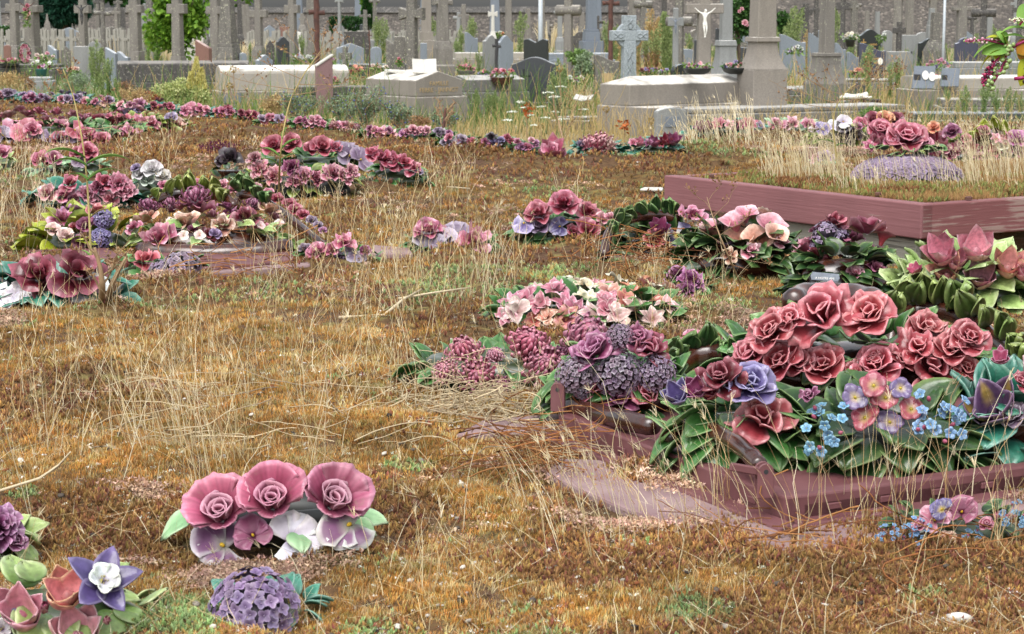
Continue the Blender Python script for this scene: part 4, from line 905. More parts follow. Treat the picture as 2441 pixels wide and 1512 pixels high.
def planter():
 zt = .225
 def Z(x, y, z=zt):
  r = ray(x, y); t = (z - EYE) / r[2]; return Vector((r[0] * t, r[1] * t, z))
 a = Z(1583, 418); b = Z(2197, 487); cc = Z(2441, 472)
 d = (cc - b).normalized(); d = Vector((d.x, d.y, 0)).normalized(); l = (a - b); l = Vector((l.x, l.y, 0));
 ld = l.normalized(); d = Vector((-ld.y, ld.x, 0)); d = d if d.x > 0 else -d
 c2 = b + d * 1.9; e = a + d * 1.9
 root = empty('planter', (b.x, b.y, 0), 'large square planter of oxblood painted beams on grey timber, filled with moss and dry grass', 'planter')
 o = Vector((b.x, b.y, 0))
 def bm(n, p, q, zt_, h, w, mat, ins=0):
  p = Vector(p) - o; q = Vector(q) - o; p.z = q.z = zt_
  L = (q - p).length; rz = math.atan2(q.y - p.y, q.x - p.x); pb = PB(); pb.box((L / 2, -w / 2 if ins else w / 2, -h / 2), (L, w, h))
  ob = pb.build(n, M[mat], root, bevel=.005, seg=2); ob.location = p; ob.rotation_euler = (0, 0, rz); return ob
 g = ld * .001
 bm('front_beam', a, b, zt, .118, .055, 'red_wood')['label'] = 'smooth oxblood painted front beam'
 bm('side_beam', b + d * .004 + ld * 0, c2, zt - .002, .116, .055, 'red_wood_worn')['label'] = 'worn cracked oxblood side beam'
 bm('back_beam', c2 - ld * 0, e, zt - .001, .117, .05, 'red_wood'); bm('end_beam', e - d * .055, a + d * .058, zt - .003, .115, .045, 'red_wood')
 s = .03
 bm('lower_timber', a - ld * .03 + d * s, b + ld * .05 + d * s, zt - .122, .14, .05, 'grey_wood'); bm('lower_timber', b + ld * .05 + d * (s + .052), c2 + ld * .05, zt - .123, .14, .05, 'grey_wood')
 for (x, y, m_) in ((1700, 424, 'rust'), (1832, 437, 'iron'), (2095, 468, 'rust'), (2312, 478, 'rust')):
  p = Z(x, y) - o + d * .015 * 0; pb = PB(); pb.lathe([(.013, 0), (.013, .008), (.009, .011), (.0001, .011)], (p.x, p.y + .02, zt + .001), 10); pb.build('bolt', M[m_], root)
 pb = PB(); cpts = [a - ld * .05 + d * .05, b + ld * .05 + d * .05, c2 + ld * .05 - d * .05, e - ld * .05 - d * .05]
 v = [(p.x - o.x, p.y - o.y, .20) for p in cpts] + [(p.x - o.x, p.y - o.y, .0) for p in cpts]
 pb.add(v, [(0, 1, 2, 3), (4, 7, 6, 5), (0, 4, 5, 1), (1, 5, 6, 2), (2, 6, 7, 3), (3, 7, 4, 0)]); pb.build('soil', M['ground'], root)
 return a, b, c2, e, d, ld
PA, PBB, PC, PE, PD, PL = planter()
def in_planter(x, y, mg=.03):
 """mask of points within the planter"""
 rx = x - PBB.x; ry = y - PBB.y
 u = rx * PL.x + ry * PL.y; v = rx * PD.x + ry * PD.y
 return (u > mg) & (u < (PA - PBB).length - mg) & (v > mg) & (v < 1.9 - mg), u, v
def metal_frame():
 def Z(x, y, z):
  r = ray(x, y); t = (z - EYE) / r[2]; return Vector((r[0] * t, r[1] * t, z))
 z = .055
 a = Z(1330, 985, z); b = Z(1872, 1185, z); c = Z(2441, 1095, z)
 ld = (a - b); L = ld.length; ld.normalize(); d = Vector((-ld.y, ld.x, 0)); d = d if d.x > 0 else -d
 root = empty('grave_surround', (b.x, b.y, 0), 'oxblood painted metal grave frame with hinged clasps under the large wreaths', 'grave frame')
 o = Vector((b.x, b.y, 0))
 def part(n, p, q, zt_, h, w, mat):
  p = Vector(p) - o; q = Vector(q) - o; p.z = q.z = zt_
  LL = (q - p).length; rz = math.atan2(q.y - p.y, q.x - p.x); pb = PB(); pb.box((LL / 2, w / 2, -h / 2), (LL, w, h)); ob = pb.build(n, M[mat], root, bevel=.004, seg=2); ob.location = p; ob.rotation_euler = (0, 0, rz)
 Wd = 1.1
 part('front_rail', a, b, z, .05, .035, 'red_metal'); part('side_rail', b + d * .004, b + d * Wd, z - .001, .05, .035, 'red_metal')
 part('inner_plate', a + d * .036, b + d * .036, z - .014, .03, .9, 'red_metal')
 part('lower_flange', a - d * .045 - ld * .0, b - d * .045 - ld * .05, .018, .02, .044, 'red_metal'); part('lower_flange', b - ld * .045 + d * .004, b - ld * .045 + d * Wd, .017, .02, .044, 'red_metal')
 for k in range(7):
  p = b + ld * (.1 + k * .11) - d * .0015 - o; p.z = z - .026
  pb = PB(); pb.box((0, 0, 0), (.028, .004, .011)); ob = pb.build('rail_tab', M['red_metal'], root, bevel=.0012); ob.location = p; ob.rotation_euler = (0, 0, math.atan2(ld.y, ld.x))
  p = b + d * (.1 + k * .11) + ld * (-.0015) - o; p.z = z - .026
  pb = PB(); pb.box((0, 0, 0), (.028, .004, .011)); ob = pb.build('rail_tab', M['red_metal'], root, bevel=.0012); ob.location = p; ob.rotation_euler = (0, 0, math.atan2(d.y, d.x))
 def clasp(pos, rz, tongue):
  pr = [(-.014, -.045), (.014, -.045)] + [(.014 * math.cos(t), .014 * math.sin(t)) for t in np.linspace(0, PI, 9)]
  pos = pos - o
  for k in (-1, 1):
   pb = PB(); pb.prism(pr, -.003, .003); ob = pb.build('clasp_ear', M['red_metal'], root, bevel=.001); ob.location = pos + Vector((math.cos(rz + PI / 2) * .0085 * k, math.sin(rz + PI / 2) * .0085 * k, .045)); ob.rotation_euler = (0, 0, rz)
   hb = PB(); hb.tube([(0, -.0036, 0), (0, .0036, 0)], .0042, 10); ho = hb.build('hole', M['iron'], ob)
  if tongue:
   pb = PB(); pb.box((-.03, 0, 0), (.06, .009, .014)); ob = pb.build('clasp_tongue', M['red_metal'], root, bevel=.002); ob.location = pos + Vector((0, 0, .042)); ob.rotation_euler = (0, .2, rz)
 clasp(a + Vector((-.0, -.006, .006)), math.radians(-8), False); clasp(b + Vector((-.035, .01, -.002)), math.radians(10), True)
metal_frame()
def slab(label, quad, z, th, mat, name='edging_slab', cat='edging slab', group=None, bev=.006):
 """flat slab whose top outline is given by picture points on the mound"""
 pts = [G(x, y, z) for x, y in quad]; c = sum(pts) / len(pts)
 pb = PB(); n = len(pts); v = [p - c for p in pts] + [p - c - np.array([0, 0, th]) for p in pts]
 pb.add(v, [tuple(range(n)), tuple(range(2 * n - 1, n - 1, -1))] + [(i, (i + 1) % n, (i + 1) % n + n, i + n) for i in range(n)])
 o = pb.build(name, M[mat], None, bevel=bev, seg=2, loc=c); return meta(o, label, cat, group)
SG = 'faded pink concrete edging slabs'
slab('faded pink concrete edging left of the clasp, half under dry stems', [(1085, 1035), (1335, 1022), (1335, 985), (1150, 1000)], .014, .04, 'pink_concrete', group=SG)
slab('faded pink concrete edging along the front of the metal frame', [(1300, 1128), (1500, 1215), (1700, 1270), (1890, 1310), (1885, 1235), (1600, 1150), (1430, 1095), (1330, 1092)], .013, .04, 'pink_concrete', group=SG)
slab('faded pink concrete edging at the right below the frame', [(1895, 1310), (2200, 1262), (2560, 1195), (2560, 1150), (2200, 1205), (1895, 1240)], .012, .04, 'pink_concrete', group=SG)
slab('oxblood plate under the trough of peach roses', [(330, 634), (520, 637), (700, 618), (700, 596), (560, 588), (330, 590)], .03, .035, 'red_metal', group=None)
slab('faded grey-pink kerb in front of the trough', [(500, 650), (740, 631), (740, 624), (500, 643)], .02, .035, 'pink_concrete', group=SG)
slab('oxblood kerb at the left beneath the lime-leaved bouquet', [(55, 628), (240, 634), (300, 610), (250, 590), (60, 596)], .025, .035, 'red_metal')
slab('weathered grey kerb at the left edge behind the dark red roses', [(-60, 690), (40, 668), (25, 628), (-60, 612)], .02, .035, 'ledger')
slab('faded pink slab between the two violet posies', [(880, 606), (985, 604), (975, 590), (890, 584)], .02, .03, 'pink_concrete', group=SG)
slab('pale stone chip slab lying in the moss left of the planter', [(1525, 418), (1580, 420), (1582, 413), (1535, 412)], .015, .012, 'white_stone', cat='stone slab', name='stone_slab')
def small_stone():
 p = G(1937, 378); pb = PB(); k = mpp(p[1]); pb.sect([(0, 14 * k, .02, 0, 0), (38 * k, 15 * k, .02, 0, .01)]); o = pb.build('small_headstone', M['granite_red'], None, bevel=.003, loc=p); meta(o, 'tiny red-brown headstone standing in the straw behind the planter', 'headstone')
small_stone()
def shell():
 p = G(818, 1140, .012); nb = NB(); k = 0.0
 for i in range(60):
  t = i / 59; a = t * 4.5 * PI; R = .010 * (1 - t) + .0015; blob(nb, tr(R * math.cos(a), .006 * t - .003, R * math.sin(a) + .004), .0062 * (1 - t * .75), .0062 * (1 - t * .6), .0062 * (1 - t * .75), np.array(lin((196, 184, 166) if i % 6 < 4 else (150, 128, 104))), 7, 5)
 o = nb.build('snail_shell', M['matte_glaze'], None, loc=p); meta(o, 'pale snail shell lying behind the fluted pink wreath', 'shell')
shell()
for i, (x, y, s, mt, lab) in enumerate(((780, 608, 20, 'slate', 'round dark pebble under the violet posy'), (478, 612, 1, 'slate', None), (265, 628, 24, 'slate', 'smooth dark stone leaning by the coral posy'), (2285, 1478, 40, 'white_slab', 'flat pale stone at the bottom right among the moss'), (55, 1230, 1, 'slate', None))):
 if not lab: continue
 p = G(x, y, .0); k = mpp(p[1]) * s; nb = NB(); blob(nb, np.eye(4), k, k * .7, k * .45, np.array([.1, .1, .1]), 12, 8); me = nb.mesh('pebble'); o = link('pebble', me, M[mt], None, True, loc=p); meta(o, lab, 'stone')
def stick(label, pts, r0, col=(206, 190, 158), name='stick'):
 c = pts[0]; nb = PB(); nb.tube([p - c for p in pts], [r0, r0 * .9, r0 * .8, r0 * .5][:len(pts)] if len(pts) <= 4 else [r0 * (1 - .1 * i) for i in range(len(pts))], 6)
 o = nb.build(name, flat_mat('bleached_stem', col, .8, var=.2), None, smooth=True, loc=c); meta(o, label, 'stick', 'bleached stems lying on the moss')
stick('long bleached stem with a kink lying on the moss left of centre', [G(808, 757, .01), G(915, 752, .015), G(960, 715, .03), G(1005, 690, .03)], .005)
stick('straight pale stem lying toward the lily wreath', [G(950, 712, .02), G(1040, 697, .03), G(1120, 686, .03)], .0035)
stick('curved white stem in the moss at the lower left edge', [G(0, 1170, .01), G(95, 1140, .03), G(140, 1110, .05), G(168, 1078, .09)], .003)
stick('thin bent stem lying right of the red stone crop', [G(505 + 560, 410, .02), G(1120, 408, .05), G(1123, 440, .0)], .003)
def ground():
 ys = np.concatenate([np.arange(-6, 1.5, .5), np.arange(1.5, 17, .07), np.arange(17, 40, .6), np.geomspace(40, 400, 30)])
 xs = np.concatenate([-np.geomspace(200, 8, 24), np.arange(-7.6, 7.61, .08), np.geomspace(8, 200, 24)])
 X, Y = np.meshgrid(xs, ys, indexing='ij')
 near = (np.abs(X) < 8) & (Y < 18)
 Z = mound(X, Y) + np.where(near, micro(X, Y), 0) + np.where(Y > 18, .02 * np.sin(X * .8) * np.sin(Y * .5), 0)
 nb = NB(); nb.add(np.stack([X, Y, Z], -1), grid_faces(len(xs), len(ys)), np.array([.3, .3, .3]))
 me = nb.mesh('ground'); o = link('ground', me, M['ground'], None, True); meta(o, kind='structure')
ground()
def vnoise(x, y, s, seed=0):
 x = x * s + 57.3 * seed + 100; y = y * s + 31.7 * seed + 100
 xi = np.floor(x).astype(np.int64); yi = np.floor(y).astype(np.int64); fx = x - xi; fy = y - yi
 fx = fx * fx * (3 - 2 * fx); fy = fy * fy * (3 - 2 * fy)
 def h(a, b):
  n = (a * 374761393 + b * 668265263 + seed * 974711) & 0xffffffff; n = ((n ^ (n >> 13)) * 1274126177) & 0xffffffff
  return ((n ^ (n >> 16)) & 0xffff) / 65535.0
 return (h(xi, yi) * (1 - fx) + h(xi + 1, yi) * fx) * (1 - fy) + (h(xi, yi + 1) * (1 - fx) + h(xi + 1, yi + 1) * fx) * fy
def project(x, y, z):
 dz = z - EYE; f = y * CP - dz * SP; u = y * SP + dz * CP
 return 1220.5 + F_ * x / f, 756 - F_ * u / f
def rays(px, py):
 a = (px - 1220.5) / F_; b = -(py - 756.0) / F_
 return a, CP + b * SP, -SP + b * CP
def scatter_px(n, x0, x1, y0, y1):
 """points spread over the mound, denser close by (about even in size as seen), with a wide margin at the sides"""
 px = rng.uniform(x0, x1, n); py = rng.uniform(y0, y1, n)
 a, b, c = rays(px, py); t = (0.0 - EYE) / c
 for _ in range(8):
  z = 0.2 * sstep(7.0, 11.0, b * t); t = (z - EYE) / c
 X = a * t; Y = b * t
 ok = (Y < np.interp(X, EX, EY) + .25) & (Y > 0) & (c < -.01)
 X = X[ok]; Y = Y[ok]; return X, Y, mound(X, Y) + micro(X, Y)
BODIES = []
for o_ in list(COL.objects):
 if o_.type == 'EMPTY' and o_.get('category') in ('ceramic wreath', 'ceramic bouquet', 'ceramic trough', 'ceramic pot'):
  for ch in o_.children:
   if ch.name.split('.')[0] in ('base', 'ring_base', 'bowl'):
    co = np.array([v.co[:2] for v in ch.data.vertices]); BODIES.append((o_.location.x, o_.location.y, float(np.abs(co[:, 0]).max()), float(np.abs(co[:, 1]).max()), ch.name.startswith('ring')))
FRAME_O = None
for o_ in COL.objects:
 if o_.name == 'grave_surround': FRAME_O = Vector(o_.location)
def keep_out(X, Y, k=.85):
 ok = np.ones(len(X), bool)
 for cx, cy, rx, ry, ring in BODIES:
  q = ((X - cx) / rx) ** 2 + ((Y - cy) / ry) ** 2
  ok &= ~((q < (1.45 if ring else k * k)) & ((q > .3) | (not ring)))
 return ok
_r0 = G(1330, 1030); _r1 = G(1872, 1225)
FL_ = np.array([_r0[0] - _r1[0], _r0[1] - _r1[1]]); FLn = np.linalg.norm(FL_); FL_ = FL_ / FLn; FD_ = np.array([-FL_[1], FL_[0]]); FD_ = FD_ if FD_[0] > 0 else -FD_
def in_frame(X, Y):
 u = (X - _r1[0]) * FL_[0] + (Y - _r1[1]) * FL_[1]; v = (X - _r1[0]) * FD_[0] + (Y - _r1[1]) * FD_[1]
 return (u > -.02) & (u < FLn + .03) & (v > -.02) & (v < .9)
def inst(nb, tv, tf, tc, P, S3, az, tilt, colA, colB):
 """copies of one template; tv verts, tc 0..1 blend between base colour colA and tip colour colB"""
 n = len(P); ca, sa = np.cos(az), np.sin(az)
 v = tv[None] * S3[:, None, :]
 x = v[..., 0] * ca[:, None] - v[..., 1] * sa[:, None]; y = v[..., 0] * sa[:, None] + v[..., 1] * ca[:, None]; z = v[..., 2]
 x = x + z * tilt[:, 0:1]; y = y + z * tilt[:, 1:2]
 V = np.stack([x, y, z], -1) + P[:, None, :]
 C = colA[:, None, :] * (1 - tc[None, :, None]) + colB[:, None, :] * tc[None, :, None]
 F = tf[None] + (np.arange(n) * len(tv))[:, None, None]
 nb.add(V.reshape(-1, 3), F.reshape(-1, tf.shape[1]), C.reshape(-1, 3))
def tpl_rosette(k, seed, up=.9, w=.28):
 r = np.random.default_rng(seed); v = []; f = []; c = []
 for i in range(k):
  a = i * 2.4; el = r.uniform(.25, 1.4) if i < k - 3 else r.uniform(1.2, 1.55); L = r.uniform(.7, 1.1)
  d = np.array([math.cos(a) * math.cos(el), math.sin(a) * math.cos(el), math.sin(el) * up]); s = np.array([-math.sin(a), math.cos(a), 0]) * w * .5
  h = np.array([0, 0, r.uniform(0, .35)])
  n = len(v); v += [h, h + d * L * .6 + s, h + d * L, h + d * L * .6 - s]; c += [0, .7, 1, .6]; f += [(n, n + 1, n + 2), (n, n + 2, n + 3)]
 return np.array(v), np.array(f), np.array(c, float)
def tpl_fibre(k, seed):
 r = np.random.default_rng(seed); v = []; f = []; c = []
 for i in range(k):
  p = np.array([r.uniform(-.8, .8), r.uniform(-.8, .8), 0]); a = r.uniform(0, 6.3); h = r.uniform(.6, 1.3); s = np.array([math.cos(a), math.sin(a), 0]) * .075
  t = p + np.array([r.uniform(-.35, .35), r.uniform(-.35, .35), h]); n = len(v); v += [p - s, p + s, t]; c += [0, 0, 1]; f.append((n, n + 1, n + 2))
 return np.array(v), np.array(f), np.array(c, float)
def tpl_fluff(k, seed):
 r = np.random.default_rng(seed); v = []; f = []; c = []
 for i in range(k):
  a = r.uniform(0, 6.3); q = math.sqrt(r.random()); z = .55 + .5 * math.sqrt(1 - q * q * .9) * r.uniform(.7, 1.1); p = np.array([q * math.cos(a), q * math.sin(a), z])
  n = len(v); e = r.normal(0, .16, (3, 3)); v += [p + e[0], p + e[1], p + e[2]]; c += [r.uniform(.3, 1)] * 3; f.append((n, n + 1, n + 2))
 for i in range(4):
  a = r.uniform(0, 6.3); n = len(v); v += [np.array([0, 0, 0]), np.array([.06, 0, 0]), np.array([math.cos(a) * .5, math.sin(a) * .5, .8])]; c += [0, 0, .2]; f.append((n, n + 1, n + 2))
 return np.array(v), np.array(f), np.array(c, float)
PATCH = [(1290, 470, 260, 38, 1), (1150, 690, 230, 55, 1), (1700, 745, 90, 45, 1), (1710, 330, 120, 18, 1), (1480, 365, 110, 14, 1), (430, 1470, 90, 35, 1), (80, 430, 60, 30, 1), (1080, 640, 100, 22, 1), (1290, 585, 90, 22, 1), (350, 268, 120, 14, 1), (960, 1110, 80, 20, 1), (1950, 330, 80, 12, 1), (60, 1180, 60, 22, 1), (2200, 1420, 90, 30, 1), (1640, 1460, 120, 30, 1),
         (600, 1392, 130, 26, 2), (930, 410, 75, 22, 2), (320, 660, 110, 24, 2), (1150, 400, 90, 12, 2), (1560, 610, 110, 26, 2), (300, 260, 60, 10, 2), (640, 530, 40, 10, 2), (350, 1190, 80, 25, 2), (1030, 345, 60, 8, 2),
         (700, 320, 700, 42, 3), (1250, 385, 500, 26, 3), (1200, 850, 180, 40, 3), (250, 1240, 120, 50, 3), (1350, 1350, 260, 50, 3), (2000, 1420, 200, 40, 3), (1100, 1400, 240, 60, 4), (1750, 1380, 260, 50, 4), (1500, 1300, 90, 30, 1), (500, 560, 80, 40, 3), (1100, 735, 120, 24, 3), (750, 1240, 60, 30, 3), (60, 240, 200, 18, 3), (950, 1200, 120, 60, 3),
         (500, 1120, 420, 110, 4), (600, 950, 420, 110, 4), (150, 800, 240, 90, 4), (950, 660, 60, 24, 4), (1500, 1460, 120, 40, 4), (1150, 1180, 160, 50, 4), (800, 1440, 140, 50, 4), (620, 760, 260, 60, 4)]
def build_cover():
 X, Y, Z = scatter_px(150000, -420, 2900, 225, 1640)
 inp, _, _ = in_planter(X, Y)
 infr = in_frame(X, Y)
 k = keep_out(X, Y, .8) & ~inp & ~infr; X, Y, Z = X[k], Y[k], Z[k]
 px, py = project(X, Y, Z)
 n = len(X); sc = np.zeros((6, n))
 sc[3] = .56 + .55 * (vnoise(X, Y, 2.3, 1) - .5) + .35 * (vnoise(X, Y, 7, 2) - .5)
 sc[4] = .50 + .65 * (vnoise(X, Y, 2.0, 3) - .5) + .35 * (vnoise(X, Y, 6, 4) - .5)
 sc[1] = .34 + .6 * (vnoise(X, Y, 1.7, 5) - .5) + .5 * (vnoise(X, Y, 9, 6) - .5)
 sc[2] = .33 + .6 * (vnoise(X, Y, 3.1, 7) - .5) + .5 * (vnoise(X, Y, 9, 8) - .5)
 sc[5] = .38 + .7 * (vnoise(X, Y, 8, 9) - .5) + .3 * (vnoise(X, Y, 20, 10) - .5)
 for (cx, cy, rx, ry, t) in PATCH:
  sc[t] += .62 * np.exp(-(((px - cx) / rx) ** 2 + ((py - cy) / ry) ** 2) * 1.2)
 sc[1:] += rng.uniform(-.13, .13, (5, n))
 typ = np.argmax(sc[1:], 0) + 1
 d = np.hypot(Y, EYE)
 P = np.stack([X, Y, Z - .002], -1); az = rng.uniform(0, 6.3, n); tilt = rng.normal(0, .18, (n, 2))
 sz = (.0036 + .00085 * d) * rng.uniform(.6, 1.5, n)
 out = {}
 def cols(a, b, m, v=.22):
  m = int(m); A = np.array(lin(a)); B = np.array(lin(b)); k = rng.uniform(1 - v, 1 + v, (m, 1)); h = rng.uniform(.9, 1.1, (m, 3)); return np.clip(A * k * h, 0, 1), np.clip(B * k * h, 0, 1)
 sedum = NB(); moss = NB()
 clear = ~((px > 1300) & (py > 940) & (px > 1300))
 def sub(mask, tpl, s3, a, b, nb, v=.22):
  ii = np.nonzero(mask)[0]
  if not len(ii): return
  for q, T in enumerate(tpl):
   jj = ii[q::len(tpl)]
   if not len(jj): continue
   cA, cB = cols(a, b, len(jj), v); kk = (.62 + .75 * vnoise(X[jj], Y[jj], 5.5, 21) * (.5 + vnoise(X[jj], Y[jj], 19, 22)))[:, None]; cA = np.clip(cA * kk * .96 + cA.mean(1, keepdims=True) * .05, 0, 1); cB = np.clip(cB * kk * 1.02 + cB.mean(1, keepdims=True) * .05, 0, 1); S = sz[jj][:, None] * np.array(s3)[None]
   inst(nb, *T, P[jj], S, az[jj], tilt[jj], cA, cB)
 ros = [tpl_rosette(9, i) for i in range(3)]; fib = [tpl_fibre(12, i) for i in range(3)]; flu = [tpl_fluff(16, i) for i in range(3)]
 u = rng.random(n)
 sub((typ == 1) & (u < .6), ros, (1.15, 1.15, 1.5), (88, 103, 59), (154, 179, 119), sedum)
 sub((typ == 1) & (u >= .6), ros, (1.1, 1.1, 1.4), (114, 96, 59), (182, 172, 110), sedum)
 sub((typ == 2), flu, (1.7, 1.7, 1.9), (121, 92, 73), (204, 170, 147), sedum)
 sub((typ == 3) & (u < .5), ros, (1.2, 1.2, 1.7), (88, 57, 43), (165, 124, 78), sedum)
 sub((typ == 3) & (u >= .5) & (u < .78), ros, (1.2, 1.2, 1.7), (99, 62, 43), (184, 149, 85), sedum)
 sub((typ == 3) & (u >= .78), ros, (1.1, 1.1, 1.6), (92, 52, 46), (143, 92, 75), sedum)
 sub((typ == 4) & (u < .6), fib, (1.9, 1.9, 1.15), (130, 86, 38), (200, 148, 76), moss)
 sub((typ == 4) & (u >= .6) & (u < .85), fib, (1.9, 1.9, 1.0), (101, 85, 41), (165, 142, 71), moss)
 sub((typ == 4) & (u >= .85), fib, (1.9, 1.9, 1.6), (129, 103, 62), (217, 197, 142), moss)
 sub((typ == 5) & (u < .5), fib, (1.2, 1.2, .8), (61, 50, 39), (107, 92, 69), moss)
 sub((typ == 5) & (u >= .5) & (u < .7), flu, (.6, .6, .5), (154, 151, 135), (226, 227, 209), moss)
 sub((typ != 5) & (rng.random(n) < .035), flu, (.7, .7, 1.2), (154, 149, 128), (237, 236, 213), moss)
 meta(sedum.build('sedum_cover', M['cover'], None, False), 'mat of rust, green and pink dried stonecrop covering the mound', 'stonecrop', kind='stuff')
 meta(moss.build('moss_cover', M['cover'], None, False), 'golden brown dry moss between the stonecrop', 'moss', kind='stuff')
 m = 9000; uu = rng.uniform(.04, (PA - PBB).length - .04, m); vv = rng.uniform(.05, 1.85, m)
 X = PBB.x + PL.x * uu + PD.x * vv; Y = PBB.y + PL.y * uu + PD.y * vv; Z = np.full(m, .201) + .02 * vnoise(X, Y, 5, 3)
 P2 = np.stack([X, Y, Z], -1); s = rng.uniform(.010, .018, m)[:, None]; az = rng.uniform(0, 6.3, m); tl = rng.normal(0, .2, (m, 2))
 nz = vnoise(X, Y, 4, 2) + rng.uniform(-.15, .15, m); nb = NB()
 for msk, T, s3, a, b in ((nz < .45, ros[0], (1, 1, 1.5), (90, 56, 40), (156, 118, 78)), ((nz >= .45) & (nz < .62), ros[1], (1, 1, 1.6), (88, 92, 46), (150, 154, 92)), (nz >= .62, fib[0], (1.4, 1.4, 1.6), (112, 84, 50), (178, 144, 96))):
  j = np.nonzero(msk)[0]; cA, cB = cols(a, b, len(j)); inst(nb, *T, P2[j], s[j] * np.array(s3), az[j], tl[j], cA, cB)
 meta(nb.build('planter_moss', M['cover'], None, False), 'moss and stonecrop filling the red planter', 'moss', kind='stuff')
build_cover()
def blades(nb, P, H, az, lean, curve, wd, col, seg=5, tipcol=None):
 """curved tapering blades; P base, H length, az direction of lean, lean start angle from vertical, curve extra bend"""
 n = len(P); s = np.linspace(0, 1, seg + 1)
 th = lean[:, None] + curve[:, None] * s[None] ** 1.5
 dx = np.sin(th); dz = np.cos(th)
 X = np.concatenate([np.zeros((n, 1)), np.cumsum((dx[:, 1:] + dx[:, :-1]) / 2 / seg, 1)], 1) * H[:, None]
 Zz = np.concatenate([np.zeros((n, 1)), np.cumsum((dz[:, 1:] + dz[:, :-1]) / 2 / seg, 1)], 1) * H[:, None]
 wob = (rng.normal(0, .02, (n, seg + 1)) * H[:, None]); wob[:, 0] = 0
 cx = P[:, 0:1] + X * np.cos(az)[:, None] - wob * np.sin(az)[:, None]; cy = P[:, 1:2] + X * np.sin(az)[:, None] + wob * np.cos(az)[:, None]; cz = P[:, 2:3] + Zz
 sa = rng.uniform(-.9, .9, n)          # the flat side
 w = wd[:, None] * (1 - .75 * s[None]) * .5
 L = np.stack([cx - w * np.cos(sa)[:, None], cy - w * np.sin(sa)[:, None], cz], -1); R = np.stack([cx + w * np.cos(sa)[:, None], cy + w * np.sin(sa)[:, None], cz], -1)
 V = np.stack([L, R], 2).reshape(n, -1, 3)      # per level L,R
 f = np.array([(2 * i, 2 * i + 1, 2 * i + 3, 2 * i + 2) for i in range(seg)])
 F = f[None] + (np.arange(n) * 2 * (seg + 1))[:, None, None]
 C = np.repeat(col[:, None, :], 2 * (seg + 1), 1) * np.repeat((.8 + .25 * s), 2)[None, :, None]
 nb.add(V.reshape(-1, 3), F.reshape(-1, 4), np.clip(C, 0, 1).reshape(-1, 3))
 return np.stack([cx[:, -1], cy[:, -1], cz[:, -1]], -1)
STRAW = np.array([lin((208, 192, 154)), lin((194, 172, 126)), lin((222, 210, 178)), lin((180, 150, 106)), lin((206, 188, 146)), lin((160, 124, 86))])
def straw_cols(n, idx=None):
 i = rng.integers(0, len(STRAW), n) if idx is None else np.array(idx)[rng.integers(0, len(idx), n)]
 return STRAW[i] * rng.uniform(.85, 1.12, (n, 1))
def zone(x0, x1, y0, y1, n, h0, h1, lean=.25, az=None, curve=.4, w=.0013, idx=None, nb=None, seed=True, G_=None):
 if G_ is None:
  X, Y, Z = scatter_px(int(n * .75), x0, x1, y0, y1)
 else: X, Y, Z = G_
 k = keep_out(X, Y) & ~in_frame(X, Y)
 if G_ is None: k &= ~in_planter(X, Y, -.05)[0]
 X, Y, Z = X[k], Y[k], Z[k]; n = len(X)
 if n == 0: return
 P = np.stack([X, Y, Z], -1); H = rng.uniform(h0, h1, n)
 A_ = rng.uniform(0, 2 * PI, n) if az is None else rng.normal(az, .5, n)
 d = np.hypot(Y, EYE)
 wd = np.maximum(w, .00026 * d) * rng.uniform(.7, 1.5, n)
 tips = blades(nb, P, H, A_, np.abs(rng.normal(0, lean, n)), rng.normal(curve, curve, n), wd, straw_cols(n, idx))
 if seed:
  j = np.nonzero(rng.random(n) < .22)[0]
  if len(j):
   m = 5; PP = np.repeat(tips[j], m, 0) - np.array([0, 0, .008]); cnt = len(PP)
   blades(nb, PP, rng.uniform(.012, .03, cnt), np.repeat(A_[j], m) + rng.normal(0, .5, cnt), rng.uniform(.1, 1.0, cnt), rng.normal(.4, .3, cnt), np.repeat(wd[j], m) * 1.1, straw_cols(cnt, [0, 2]), seg=2)
